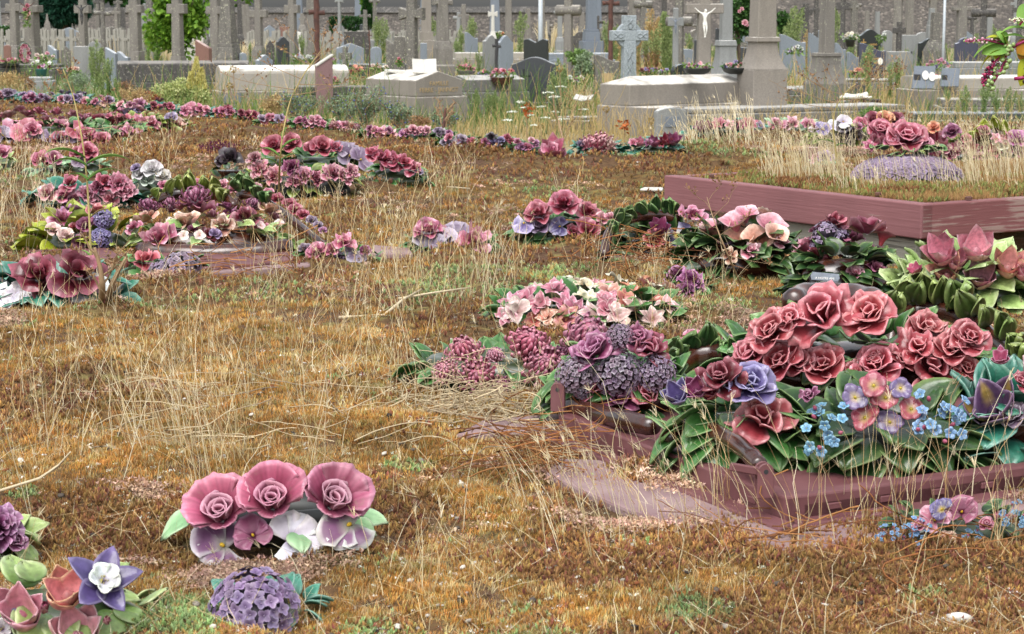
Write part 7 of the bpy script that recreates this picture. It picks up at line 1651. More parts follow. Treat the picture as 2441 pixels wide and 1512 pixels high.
SIZE = ['tall', 'short', 'leaning', 'slim', 'bushy', 'small', 'loose', 'ragged', 'upright']
for x, yb, yt, kd, st in sorted(PW):
 b = f"{KW[kd]} plume weed {near_thing(x, yb)}"; q = seenlab.get(b, 0); seenlab[b] = q + 1
 lab = b if q == 0 else f"{b}, {['second', 'third', 'fourth', 'fifth', 'sixth', 'seventh', 'eighth', 'ninth'][q - 1]} from the left of its patch"
 yb2 = min(yb, 300); plume(lab, x, yb2, yt, kd, stems=st + 2, spread=.2 if x > 2150 else .12, d=min(dep(yb2), 62))
def filler():
 r = random.Random(12); seen = {}; cn = {'granite_blue': 'blue-grey', 'granite_grey': 'grey', 'old_stone': 'lichened', 'granite_dark': 'charcoal', 'old_dark': 'blackened', 'white_stone': 'white', 'cross_stone': 'brownish grey', 'granite_beige': 'beige'}
 L = []
 for i in range(64):
  x = r.uniform(590, 2441) if i % 5 else r.uniform(0, 590); d = r.uniform(54, 98); L.append((x, d, r.choice(['wave', 'ogee', 'round', 'gable', 'rect', 'arch', 'shoulder', 'slant']), r.choice(list(cn))))
 for x, d, kd, mt in sorted(L):
  h = r.uniform(.5, 1.0); w = r.uniform(.5, .85) / mpp(d); p = np.array([0, d, GZ + h]); yt = project(0, d, GZ + h)[1]
  s = {'wave': 'wave-topped', 'ogee': 'swept-top', 'round': 'round-topped', 'gable': 'pointed', 'rect': 'square', 'arch': 'arched', 'shoulder': 'shouldered', 'slant': 'slant-topped'}[kd]
  lab = f"distant {cn[mt]} {s} headstone {near_thing(x, 0)}"; q = seen.get(lab, 0); seen[lab] = q + 1
  headstone(lab if not q else lab + ', the one farther right', kd, x - w / 2, x + w / 2, yt, d, mt, r.choice([-.4, .3, .5, .1]), t=.14, group='distant headstones')
filler()
def filler_crosses():
 r = random.Random(31); seen = {}
 for x in sorted(r.uniform(20, 2420) for _ in range(34)):
  d = r.uniform(66, 98); mt, cn = r.choice([('cross_stone', 'brownish'), ('old_stone', 'lichened'), ('old_dark', 'dark'), ('granite_grey', 'grey')]); yt = r.uniform(-15, 52); a0 = yt + r.uniform(9, 14); lab = f'distant {cn} stone cross {near_thing(x, 0)}'; q = seen.get(lab, 0); seen[lab] = q + 1
  cross(lab if not q else lab + ', the one farther right', x, r.uniform(7, 12), yt, a0, a0 + r.uniform(6, 9), r.uniform(20, 30), d, mt, r.uniform(-.4, .3), (r.uniform(76, 90), 22), r.choice(['box', 'box', 'flare', 'log']), group='distant stone crosses')
filler_crosses()
def undergrowth():
 nb = NB(); n = 42000
 px = rng.uniform(-600, 3000, n); py = 95 + 260 * rng.random(n) ** .8
 a, b, c = rays(px, py); t = (GZ - EYE) / c; X = a * t; Y = b * t
 nz = vnoise(X, Y, .5, 4) + .5 * vnoise(X, Y, 1.7, 5); k = (Y > np.interp(X, EX, EY) + .45) & (nz > .42) & (Y < 85); X, Y, nz = X[k], Y[k], nz[k]; n = len(X)
 pp, _ = project(X, Y, np.full(n, GZ))
 P = np.stack([X, Y, np.full(n, GZ)], 1); H = rng.uniform(.06, .34, n) * np.where(vnoise(X, Y, .8, 15) > .6, 1.9, 1) * np.where(nz > .9, 1.4, .8)
 dry = (vnoise(X, Y, .35, 8) + .15 * rng.normal(0, 1, n) > .52)
 gcol = np.array(lin((96, 124, 58))) * rng.uniform(.6, 1.3, (n, 1)); dcol = np.array(lin((188, 164, 112))) * rng.uniform(.7, 1.15, (n, 1)); col = np.where(dry[:, None], dcol, gcol)
 blades(nb, P, H, rng.uniform(0, 6.3, n), np.abs(rng.normal(0, .3, n)), rng.normal(.4, .4, n), np.maximum(.004, .0004 * Y), np.clip(col, 0, 1), seg=3)
 meta(nb.build('undergrowth', M['leaf'], None, False), 'rough green and dry grass growing between the graves', 'grass', kind='stuff')
undergrowth()
def straw_clump(label, x, yb, yt, d=None, n=120, wpx=40):
 d = d or dep(yb); c = base_at(x, d); H = zt(yt, d) - GZ; nb = NB(); w = wpx * mpp(d) * .5
 P = np.stack([rng.uniform(-w, w, n) * .5, rng.uniform(-.1, .1, n), np.zeros(n)], 1); A_ = np.where(P[:, 0] > 0, 0, PI) + rng.normal(0, .6, n)
 blades(nb, P, H * rng.uniform(.6, 1.1, n), A_, np.abs(rng.normal(0, .15, n)), np.abs(rng.normal(.35, .25, n)), np.full(n, .00042 * d), straw_cols(n, [0, 2, 4]))
 o = nb.build('grass_clump', M['straw'], None, False, loc=c); meta(o, label, 'grass clump', 'straw clumps among the graves')
straw_clump('arching straw clump beside the bright tree trunk', 410, 150, 98, n=60, wpx=50); straw_clump('tall straw clump between the shrub and the brown headstone', 455, 152, 95, n=120, wpx=50); straw_clump('straw clump left of the dark wave headstone', 630, 150, 95, n=160, wpx=60)
straw_clump('golden tall straw right of the metal pole', 1310, 130, 55, n=200, wpx=70); straw_clump('pale straw patch behind the log cross', 1385, 130, 62, n=120, wpx=50); straw_clump('straw tuft beside the tapering pillar', 578, 150, 98, n=80, wpx=30)
straw_clump('straw tuft behind the white cross base', 1196, 100, 66, n=50, wpx=24)
def crown(nb, cx, cy, cz, rx, ry, rz_, n, L, w, pal, clumps=14, fill=.55):
 cl = [(0, 0, 0, 1.0)]
 for i in range(clumps):
  v = rng.normal(0, 1, 3); v /= np.linalg.norm(v); cl.append((*(v * rng.uniform(.35, .8)), rng.uniform(.28, .5)))
 k = rng.integers(0, len(cl), n); cc = np.array(cl)[k]
 v = rng.normal(0, 1, (n, 3)); v /= np.linalg.norm(v, axis=1, keepdims=True); r = rng.uniform(fill, 1, (n, 1)) * np.where(cc[:, 3:4] > .9, .62, cc[:, 3:4])
 P = cc[:, :3] + v * r; P = P * np.array([rx, ry, rz_]) + np.array([cx, cy, cz])
 shade = rng.uniform(-.1, .1, (n, 1))
 leaves(nb, P, v + np.array([0, 0, .2]) + rng.normal(0, .5, (n, 3)), rng.uniform(.7, 1.3, n) * L, w, pal)
def tree(name, label, cat, x, yb, y0, y1, wpx, d, pal, n, L, w=.6, trunk=.05, clumps=14, group=None, shape=None, base=None, fill=.5):
 c = base_at(x, d) if base is None else base; k = mpp(d); root = empty(name, c, label, cat, group)
 z0, z1 = zt(y1, d) - c[2], zt(y0, d) - c[2]; nb = NB(); rx = wpx * k / 2
 if shape == 'cone':
  t = rng.random(n) ** .75; a = rng.uniform(0, 2 * PI, n); rr = rx * (1 - t) ** .8 * rng.uniform(.75, 1, n); P = np.stack([rr * np.cos(a), rr * np.sin(a), z0 + (z1 - z0) * t], 1)
  leaves(nb, P, np.stack([np.cos(a), np.sin(a), np.full(n, 1.2)], 1), rng.uniform(.6, 1.2, n) * L, w, GREEN[pal])
 elif shape == 'box':
  P = rng.uniform(-1, 1, (n, 3)); ax = rng.integers(0, 3, n); P[np.arange(n), ax] = np.sign(P[np.arange(n), ax]) * rng.uniform(.85, 1, n); P = P * np.array([rx, .4, (z1 - z0) / 2]) + np.array([0, 0, (z1 + z0) / 2])
  leaves(nb, P, rng.normal(0, 1, (n, 3)), rng.uniform(.6, 1.2, n) * L, w, GREEN[pal])
 else: crown(nb, 0, 0, (z0 + z1) / 2, rx, rx * .8, (z1 - z0) / 2, n, L, w, GREEN[pal], clumps, fill)
 nb.build('crown' if cat in ('tree', 'conifer') else 'foliage', M['leaf'], root, False)
 pb = PB(); hb = max(z0 + (z1 - z0) * .5, .2); pb.tube([(0, 0, -.05), (.02, 0, hb * .5), (-.02, 0, hb)], [trunk, trunk * .8, trunk * .4], 8)
 for i in range(7):
  a = rnd.uniform(0, 6.3); q = rnd.uniform(.4, .7); pb.tube([(0, 0, hb * rnd.uniform(.3, .8)), (rx * .35 * math.cos(a), rx * .3 * math.sin(a), hb * .9), (rx * q * math.cos(a), rx * q * math.sin(a), hb + (z1 - z0) * rnd.uniform(0, .35))], [trunk * .5, trunk * .3, trunk * .1], 6)
 pb.build('trunk', M['bark'], root, smooth=True); return root
def yewdark(label, x, wpx, y0, d):
 return tree('conifer', label, 'conifer', x, 0, y0, 84, wpx * 1.25, d, 'dark', 16000, .26, .4, trunk=.16, clumps=10, fill=.8)
GREEN['dark'] = ((16, 44, 34), (38, 84, 62))
yewdark('dense dark blue-green conifer at the upper left', 162, 118, -60, 84)
tree('tree', 'bright green hazel-like tree with round leaves left of centre', 'tree', 432, 0, -70, 140, 168, 52, 'bright', 5200, .13, .85, trunk=.06, clumps=26, fill=.25)
tree('topiary_cone', 'clipped conical yew beside the hedge', 'topiary', 878, 0, -8, 76, 40, 98, 'yew', 3200, .16, .4, trunk=.06, shape='cone')
tree('hedge', 'clipped dark green hedge before the low wall', 'hedge', 828, 0, 42, 76, 72, 97, 'yew', 4200, .14, .5, trunk=.05, shape='box')
tree('tree', 'light green young tree above the topiary cone', 'tree', 880, 0, -40, 22, 44, 101, 'bright', 900, .2, .6, trunk=.04)
tree('rose_bush', 'dark rose bush with pink blooms right of the figure cross', 'rose bush', 1758, 0, -20, 108, 84, 44, 'rosebush', 4200, .07, .7, trunk=.03, clumps=20, fill=.3)
tree('shrub', 'green shrub with orange tips behind the black heart headstone', 'shrub', 1372, 0, 108, 165, 60, 38, 'weed', 700, .07, .6, trunk=.012, clumps=12, fill=.2)
tree('shrub', 'grey-green shrub before the metal pole', 'shrub', 1392, 0, 122, 190, 60, 36, 'grey', 800, .06, .5, trunk=.012, clumps=12, fill=.2)
tree('tree', 'distant dark trees over the wall at the upper left', 'tree', 300, 0, -60, 20, 150, 140, 'yew', 2200, .4, .6, trunk=.15)
tree('tree', 'distant light green tree above the wall left of centre', 'tree', 575, 0, -60, 30, 90, 120, 'bright', 1500, .3, .6, trunk=.1)
tree('shrub', 'low green shrub at the far left edge', 'shrub', 22, 0, 62, 86, 64, 78, 'rosebush', 1200, .1, .6, trunk=.02)
tree('shrub', 'green shrub against the stone wall right of the big monument', 'shrub', 1856, 0, 30, 82, 50, 76, 'rosebush', 1200, .12, .6, trunk=.02)
def rose_blooms():
 d = 43.5
 for i, (x, y, s) in enumerate(((1768, 22, 9), (1776, 55, 14), (1762, 28, 8), (1780, 60, 9))):
  nb = NB(); R = s * mpp(d) * .6; f_open(nb, frame(np.zeros(3), (rnd.uniform(-.4, .4), -1, .5), 0), R, PAL['rose'] * 1.05, np.random.default_rng(i), 2); root = [o for o in COL.objects if o.name == 'rose_bush'][0]
  nb.build('rose_bloom', M['leaf'], root, loc=W(x, y, d) - np.array(root.location))
rose_blooms()
def varieg():
 d = 29; c = base_at(428, d); root = empty('variegated_shrub', c, 'cream and green variegated shrub with a yellow upright shoot before the dark tomb', 'shrub'); nb = NB(); k = mpp(d)
 for cx, cy, rx, ry, n, pal in ((420, 222, 58, 34, 4200, 'varieg'), (392, 240, 40, 18, 1500, 'varieg'), (470, 222, 34, 32, 2000, 'varieg')):
  p = W(cx, cy, d) - c; crown(nb, p[0], p[1], p[2], rx * k, rx * k * .7, ry * k, n, .035, .55, GREEN[pal], 16, .35)
 for x, y0, y1, w in ((468, 140, 205, 12), (480, 165, 215, 12), (455, 175, 215, 10)):
  n = 500; t = rng.random(n); a = rng.uniform(0, 6.3, n); p0 = W(x, y1, d) - c; p1 = W(x, y0, d) - c; rr = w * k * (1.05 - t); P = p0 + (p1 - p0) * t[:, None] + np.stack([rr * np.cos(a), rr * np.sin(a), 0 * a], 1)
  leaves(nb, P, np.stack([np.cos(a) * .5, np.sin(a) * .5, np.ones(n)], 1), np.full(n, .05), .4, ((176, 166, 84), (232, 226, 160)))
 nb.build('foliage', M['leaf'], root, False)
 pb = PB(); [pb.tube([(0, 0, -.05), (dx * .5, 0, .25), (dx, 0, .5)], [.02, .015, .008], 6) for dx in (-.25, -.1, .05, .25)]; pb.build('stem', M['bark'], root)
varieg()
def bush_dry(label, x, y0, y1, wpx, d, pal, n=1600, L=.03):
 c = base_at(x, d); root = empty('dry_bush', c, label, 'dry bush', 'dried bushes at the edge of the mound'); nb = NB(); k = mpp(d); z = (zt(y0, d) + zt(y1, d)) / 2 - GZ
 crown(nb, 0, 0, z, wpx * k / 2, wpx * k / 3, abs(zt(y0, d) - zt(y1, d)) / 2, n, L, .4, GREEN[pal], 14, .2); nb.build('foliage', M['leaf'], root, False)
 pb = PB()
 for i in range(9): a = rnd.uniform(0, 6.3); pb.tube([(0, 0, -.05), (wpx * k * .2 * math.cos(a), wpx * k * .15 * math.sin(a), z * .6), (wpx * k * .42 * math.cos(a), wpx * k * .3 * math.sin(a), z * rnd.uniform(1, 1.3))], [.008, .006, .003], 5)
 pb.build('stem', M['drystem'], root)
bush_dry('fluffy beige dried bush at the far left', 22, 162, 222, 92, 33, 'straw'); bush_dry('brown dried bush left of the concrete box', 62, 175, 232, 50, 34, 'brown', 800); bush_dry('green-grey bushy weeds before the dark tomb', 185, 172, 228, 95, 33, 'grey', 1800)
bush_dry('dried brown weeds leaning over the kerb, left', 300, 190, 235, 50, 31, 'brown', 500); bush_dry('green feathery sedum clump before the column ledger', 2075, 255, 300, 90, 22, 'weed', 2200); bush_dry('rust-tipped sedum clump behind the ruffled red blooms', 2125, 262, 300, 90, 21, 'rust', 1500)
bush_dry('pinkish dry growth at the foot of the central tomb', 985, 278, 305, 120, 23, 'brown', 1000); bush_dry('reddish dried umbels beside the variegated shrub', 355, 218, 258, 80, 24, 'rust', 500)
def bugloss(label, x, yb, yt, d, wpx, nst=12, dry=False):
 base = W(x, yb, d); k = mpp(d); root = empty('bugloss', base, label, 'weed', 'bugloss weeds in front of the tombs'); pb = PB(); nb = NB(); H = abs(zt(yt, d) - base[2])
 C = []; D = []; F = []
 for i in range(nst):
  a = rnd.uniform(-1, 1); L = H * rnd.uniform(.6, 1.05); ex = a * wpx * k / 2; P = []
  for t in np.linspace(0, 1, 8):
   P.append(np.array([ex * t ** 1.1 + .02 * math.sin(t * 9 + i), rnd.uniform(-.01, .01) + .08 * math.sin(i) * t, L * (t - .14 * t ** 4) - .05 * (1 - t)]))
  pb.tube(P, [.0032] * 7 + [.0012], 4)
  for t in np.linspace(.25, 1, 20):
   q = np.array([ex * t ** 1.1 + .02 * math.sin(t * 9 + i), .08 * math.sin(i) * t, L * (t - .14 * t ** 4)])
   for _ in range(4): v = rng.normal(0, 1, 3); C.append(q + v * .006); D.append(v + np.array([0, 0, .5]))
   if rnd.random() < .16: F.append(q + rng.normal(0, .012, 3))
  for b in range(3):
   t = rnd.uniform(.4, .85); q = np.array([ex * t ** 1.1, .08 * math.sin(i) * t, L * (t - .14 * t ** 4)]); e = q + np.array([rnd.uniform(-.12, .12), 0, rnd.uniform(.03, .12)]) * H * 1.4; pb.tube([q, (q + e) / 2 + np.array([0, 0, .01]), e], [.0022, .002, .001], 4)
   for t in np.linspace(.3, 1, 10):
    for _ in range(3): v = rng.normal(0, 1, 3); C.append(q + (e - q) * t + v * .005); D.append(v)
   if rnd.random() < .6: F.append(e)
 leaves(nb, np.array(C), np.array(D), rng.uniform(.012, .028, len(C)), .3, GREEN['straw' if dry else 'grey'])
 if not dry:
  for f in F: blob(nb, tr(*f), .0065, .0065, .0055, np.array(lin((104, 110, 180))), 5, 3)
 pb.build('stem', M['drystem'], root, smooth=True); nb.build('foliage', M['leaf'], root, False)
for i, (x, yb, yt, d, w, n, dry, lab) in enumerate(((865, 312, 190, 14, 110, 13, False, 'branching bugloss with blue flowers between the pink post and tomb'), (820, 305, 215, 15, 90, 10, False, 'low bugloss right of the pink granite post'), (960, 312, 232, 14, 110, 10, False, 'bugloss in front of the central tomb corner'), (1060, 310, 262, 14, 70, 7, False, 'short bugloss at the tomb right corner'), (710, 300, 205, 15, 110, 11, False, 'bugloss thicket left of the pink granite post'), (650, 290, 222, 16, 80, 8, True, 'dried bugloss before the dark chest tomb'), (1885, 330, 262, 14, 40, 5, True, 'dried thistly weed behind the pink roses'), (320, 262, 205, 18, 90, 8, True, 'dried umbels beside the dark tomb'))): bugloss(lab, x, yb, yt, d, w, n, dry)
def tall_weed(label, pts, r0, leafs=(), spray=None, mat='strawstem', sprmat='drystem'):
 P = [np.array(p) for p in pts]; c = P[0].copy(); root = empty('tall_weed', c, label, 'weed', 'tall single weeds on the mound'); pb = PB(); F = []
 for i in range(len(P) - 1):
  for t in np.linspace(0, 1, 6)[:-1]: F.append(P[i] * (1 - t) + P[i + 1] * t - c)
 F.append(P[-1] - c)
 for _ in range(3): F = [F[0]] + [(F[i - 1] + 2 * F[i] + F[i + 1]) / 4 for i in range(1, len(F) - 1)] + [F[-1]]
 n = len(F); pb.tube(F, [r0 * (1 - .7 * i / n) for i in range(n)], 7); pb.build('stem', M[mat], root, smooth=True)
 if leafs:
  nb = NB()
  for p, az, L, up, col in leafs:
   petal(nb, tr(*(np.array(p) - c)) @ rotz(az), L, L * .09, np.array([lin(v) for v in col]), 'ovate', up, up - .9, tip=-.5, cup=.8, n=(5, 9), vein=.02, rim=.4)
  nb.build('foliage', M['leaf'], root)
 if spray:
  pb = PB(); nb = NB(); C = []
  for (t0, L, az, el) in spray:
   q = F[int(t0 * (n - 1))]; D = np.array([math.cos(az) * math.cos(el), .3 * math.sin(az), math.sin(el)]); e = q + D * L; pts = [q]
   for t in (.25, .5, .75, 1): pts.append(q + D * L * t + np.array([0, 0, .12 * L * t * t]) + rng.normal(0, .004, 3))
   pb.tube(pts, [r0 * .32, r0 * .28, r0 * .25, r0 * .2, r0 * .12], 4)
   for _ in range(6):
    t = rnd.uniform(.35, 1); a = q + (e - q) * t + np.array([0, 0, .12 * L * t * t]); b = a + np.array([rnd.uniform(-1, 1), rnd.uniform(-.3, .3), rnd.uniform(.1, 1)]) * L * .22; pb.tube([a, b], r0 * .15, 3)
    for _ in range(3): C.append(a + (b - a) * rnd.uniform(.4, 1.1))
  pb.build('branch', M[sprmat], root); C = np.array(C); leaves(nb, C, rng.normal(0, 1, C.shape) + np.array([0, 0, 1]), rng.uniform(.6, 1.2, len(C)) * .012, .55, GREEN['brown']); nb.build('foliage', M['straw'], root, False)  # the small brown lenses on the branches are dried seed pods, not leaves
gl = [(70, 110, 40), (110, 150, 70), (160, 180, 110)]
dl = 6.05
tall_weed('tall pale weed stalk with narrow green leaves rising at the left', [G(222, 705), W(215, 560, dl), W(208, 430, dl + .05), W(196, 330, dl + .05), W(176, 230, dl + .1), W(150, 165, dl + .1)], .0042,
          [(W(208, 395, dl), 2.9, .13, .5, gl), (W(204, 376, dl), 3.6, .14, .6, gl), (W(206, 390, dl), .3, .15, .5, gl), (W(207, 430, dl), .5, .12, .7, gl), (W(210, 430, dl), 2.6, .09, .6, gl), (W(214, 520, dl), .2, .08, .8, [(110, 90, 50), (150, 130, 80), (190, 170, 120)]), (W(219, 620, dl), 2.6, .06, 1, gl), (W(220, 640, dl), .6, .06, 1, gl)],
          [(.72, .2, 0, .2), (.78, .14, PI, .3), (.66, .26, .2, .05), (.95, .06, 0, 1), (.9, .05, PI, .8)])
dl = 7.0
tall_weed('tall weed with airy dried branches bending over the crimson roses', [G(664, 470), W(666, 400, dl), W(672, 330, dl), W(690, 240, dl + .05), W(725, 175, dl + .05), W(762, 125, dl + .1)], .0042,
          [(W(666, 372, dl), 2.8, .1, .7, gl), (W(668, 360, dl), .5, .1, .9, gl), (W(666, 395, dl), 3.4, .08, .8, gl), (W(668, 385, dl), .2, .08, .8, gl), (W(672, 330, dl), 1.2, .07, 1.1, gl)],
          [(.7, .26, PI, .1), (.62, .24, PI, .0), (.78, .22, PI, .35), (.85, .16, 0, .6), (.9, .18, PI, .9), (.95, .14, .2, .5), (.98, .12, PI, 1.3), (.75, .26, 0, -.05), (.67, .25, 0, .1), (.88, .14, PI, .4), (.97, .15, 0, .9), (1, .1, 0, 1.3)])
dl = 9.2
tall_weed('dry weed with a cloud of tiny brown seed pods above the pink roses', [G(2092, 330), W(2088, 300, dl), W(2075, 275, dl), W(2085, 240, dl), W(2110, 210, dl), W(2125, 195, dl)], .005, (), [(.5, .22, PI, .2), (.6, .26, PI, .35), (.7, .2, PI, .8), (.75, .2, 0, .4), (.8, .22, PI, .6), (.9, .2, 0, .6), (.95, .18, 0, .2), (.55, .3, PI, .5), (.85, .12, PI, 1.1), (1, .2, 0, .4)]) if False else None
dl = 7.9
tall_weed('dry weed with a cloud of tiny brown seed pods over the stone kerb at right', [W(1998, 420, dl), W(1992, 360, dl), W(1985, 300, dl), W(1990, 260, dl), W(2010, 225, dl), W(2040, 200, dl)], .0042, [(W(1990, 340, dl), 2.9, .1, .4, gl), (W(1988, 350, dl), .2, .07, .5, gl)],
          [(.62, .24, PI, .1), (.68, .28, PI, .2), (.75, .22, PI, .5), (.8, .14, PI, .9), (.85, .16, 0, .3), (.9, .2, 0, .5), (.95, .22, 0, .3), (.72, .2, 0, .1), (.97, .16, .2, .9), (.7, .16, PI, .7), (.82, .2, PI, .3)])
tall_weed('thin upright straw weed before the dark ledger at right', [W(2100, 420, 8.2), W(2104, 330, 8.2), W(2104, 240, 8.25), W(2108, 185, 8.25)], .0034, (), [(.95, .08, 0, .8), (.9, .08, PI, .6), (.8, .06, 0, .3), (.99, .06, PI, 1.2), (.97, .12, .1, .5)])
tall_weed('wispy dry weed with little pods before the red planter', [G(1775, 700), W(1740, 620, 5.9), W(1715, 560, 5.9), W(1700, 520, 5.95), W(1685, 470, 6.0)], .003, (), [(.3, .16, 0, -.3), (.5, .14, 0, .5), (.6, .12, PI, .2), (.75, .12, 0, .9), (.85, .1, PI, .7), (.95, .09, 0, 1), (.4, .14, PI, .5)], mat='drystem')
tall_weed('brown bristly dried flower stalks beside the dark red roses', [G(240, 740), W(245, 690, 5.6), W(240, 640, 5.6), W(225, 590, 5.6)], .012, (), [(.4, .1, 0, .9), (.55, .12, 0, .8), (.3, .09, PI, 1), (.8, .08, PI, 1)], mat='drystem')
tall_weed('second brown bristly dried stalk right of the dark red roses', [G(255, 735), W(262, 690, 5.65), W(280, 650, 5.65), W(300, 615, 5.65)], .011, (), [(.5, .08, 0, .9), (.7, .06, PI, 1)], mat='drystem')
for x, yb, yt, lab in ((1060, 322, 258, 'thick russet dried spike in the far row'), (1542 - 490 + 5, 330, 285, 'short russet dried stub in the far row')):
 d = G(x, yb)[1]; tall_weed(lab, [G(x, yb), W(x - 1, (yb * 2 + yt) / 3, d), W(x + 2, yt, d)], .018, (), [(.5, .1, 0, 1.1), (.7, .1, PI, 1.2), (.9, .08, 0, .7)], mat='rust')
tall_weed('bundle of thin buff stems behind the pink ball bloom', [G(1345, 352), W(1335, 300, 10.6), W(1322, 265, 10.6), W(1318, 225, 10.6)], .006, (), [(.1, .2, 0, 1.2), (.2, .3, 0, 1.1), (.3, .25, 0, 1.25), (.05, .25, PI, 1.3), (.15, .3, 0, .95)], mat='drystem')
def purple_sedum():
 c = G(520, 362); root = empty('purple_sedum', c, 'dark purple stonecrop plant in the moss, upper left', 'plant'); nb = NB(); k = mpp(c[1]); n = 900
 a = rng.uniform(0, 6.3, n); q = np.sqrt(rng.random(n)); P = np.stack([q * np.cos(a) * 50 * k, q * np.sin(a) * 50 * k, rng.random(n) * 32 * k * (1 - q * .5)], 1)
 leaves(nb, P, rng.normal(0, .5, (n, 3)) + np.array([0, 0, 1]), np.full(n, .012), .6, ((70, 28, 48), (112, 52, 76))); nb.build('foliage', M['leaf'], root, False)
purple_sedum()
def umbels():
 for i, (x, y, yb) in enumerate(((1240, 245, 320), (1252, 258, 322), (1290, 256, 322), (1262, 275, 325), (1306, 222, 320), (1322, 232, 318), (1390, 262, 325), (1300, 282, 325), (1222, 268, 322), (1336, 208, 315), (1274, 300, 328), (1324, 268, 322), (1210, 288, 325), (1345, 285, 325))):
  d = 12.5 + (i % 4) * .6; c = W(x + rnd.uniform(-6, 6), yb, d); root = empty('wild_carrot', c, ['white umbel by the tomb right corner', 'white umbel over the kerb stone', 'white umbel left of the grey-green weed', 'low white umbel amid green stems', 'tall white umbel before the dark plaque', 'second tall umbel before the dark plaque', 'white umbel under the open book plaque', 'small white umbel over the far row', 'white umbel near the lettered grave', 'highest umbel before the charcoal headstone', 'lowest umbel just above the pink blooms', 'umbel right of the grey-green weed', 'leftmost low umbel by the green stems', 'umbel over the lichened kerb'][i], 'wild carrot', 'wild carrot umbels'); top = W(x, y, d) - c
  PB().tube([(0, 0, 0), tuple(top * .5 + np.array([.01, 0, 0])), tuple(top)], [.003, .0025, .002], 5).build('stem', M['leafstem'], root, smooth=True)
  nb = NB(); n = 46; a = rng.uniform(0, 6.3, n); q = np.sqrt(rng.random(n)) * .032; P = np.stack([q * np.cos(a), q * np.sin(a), .01 - q * .25], 1) + top
  leaves(nb, P, rng.normal(0, 1, (n, 3)) * [1, 1, .2], np.full(n, .011), .9, ((190, 196, 178), (226, 228, 214)), v=.08); nb.build('flower_head', M['straw'], root, False)
umbels()
for x, y, yb, lab in ((1445, 100 + 160, 352, 'green seed pod on a stalk before the beige tomb'), (1552, 288, 345, 'buff globe seed head before the arched stele'), (1289, 300, 350, 'brown dried globe seed head above the far row'), (1334, 164, 250, 'yellow seed head beside the brown bush'), (556, 165, 240, 'dried seed head over the cream tomb, left'), (548, 205, 250, 'tan globe seed head left of the cream tomb')):
 d = 12; c = W(x + 4, yb, d); root = empty('seed_head', c, lab, 'seed head', 'dried seed heads'); top = W(x, y, d) - c
 PB().tube([(0, 0, 0), tuple(top)], [.003, .002], 5).build('stem', M['drystem'], root); nb = NB(); m = 80; v = rng.normal(0, 1, (m, 3)); v /= np.linalg.norm(v, axis=1, keepdims=True); leaves(nb, top + v * .012, v, np.full(m, .014), .4, ((130, 108, 60), (186, 160, 104))); nb.build('pod', M['leaf'], root, False)
def bg_bouquet(label, x, y, d, w, h, cols, pot=None, n=8, name='flower_pot', cat='flower pot', leafc='weed', wreath=False):
 k = mpp(d); c = W(x, y, d); root = empty(name, c, label, cat, 'flowers left on the graves');
 if pot:
  if pot[0] == 'bowl': PB().lathe([(.5, 0), (.85, .3), (1.0, .9), (1.02, 1.0), (.9, 1.0), (.0001, .8)], (0, 0, 0), 20).build('bowl', M[pot[1]], root, smooth=True).scale = (w * k / 2, w * k / 2 * .8, h * k * .5)
  elif pot[0] == 'box': PB().box((0, 0, .5), (1, .45, 1), taper=1.15).build('planter_box', M[pot[1]], root, bevel=.02).scale = (w * k * .85, w * k, h * k * .35)
  else: PB().lathe([(.7, 0), (.95, .92), (1.0, 1.0), (.9, 1.0), (.0001, .95)], (0, 0, 0), 18).build('pot', M[pot[1]], root, smooth=True).scale = (w * k / 3, w * k / 3, h * k * .5)
 z0 = h * k * (.42 if pot else 0)
 r = np.random.default_rng(int(x))
 for i in range(n):
  t = (i + .5) / n; px = (t - .5) * w * k * .9; pz = z0 + (h * k - z0) * r.uniform(.25, .95) * (1 - .5 * abs(t - .5))
  nb = NB(); R = max(w / n * .85, 6) * k; co = cols[i % len(cols)]; fn = [f_open, f_rose, f_pansy][i % 3]; fn(nb, frame(np.zeros(3), (r.uniform(-.5, .5), -1, .7), r.uniform(0, 6)), R, PAL[co], r, 2); nb.build('bloom', M['matte_glaze'], root, loc=(px, r.uniform(-.04, .02), pz))
 nb = NB(); m = 90; P = np.stack([r.uniform(-.5, .5, m) * w * k, r.uniform(-.08, .05, m), z0 + r.random(m) * (h * k - z0) * .7], 1); leaves(nb, P, r.normal(0, 1, (m, 3)), np.full(m, 9 * k), .5, GREEN[leafc]); nb.build('foliage', M['leaf'], root, False)
bg_bouquet('bowl of yellow-green and pink ceramic flowers on the long beige tomb', 1662, 178, 24.9, 66, 30, ['lilac', 'rose', 'cream', 'plum'], ('bowl', 'black_glaze'), 9, leafc='bright')
bg_bouquet('dark bowl of mauve and red flowers at the back end of the beige tomb', 1757, 177, 25.6, 72, 30, ['purple', 'peach', 'crimson', 'plum'], ('bowl', 'black_glaze'), 10, leafc='rosebush')
bg_bouquet('round brown dish piled with crimson roses on the lettered tomb', 1196, 205, 29.8, 56, 42, ['crimson', 'pink', 'coral', 'crimson'], ('bowl', 'brown'), 11)
bg_bouquet('dark tray of crimson roses left of the lettered tomb', 1112, 178, 32, 44, 24, ['crimson', 'pink'], ('box', 'old_dark'), 6)
bg_bouquet('dark purple ceramic ball with a red rose', 1154, 186, 31, 26, 20, ['purple', 'black', 'crimson'], None, 5)
bg_bouquet('pot of pink and cream ceramic flowers left behind the beige tomb', 1542, 183, 29, 34, 26, ['crimson', 'blush', 'purple'], None, 6)
bg_bouquet('dark posy with a yellow bloom right of the Celtic cross', 1576, 183, 29.4, 34, 22, ['plum', 'cream', 'purple'], None, 6)
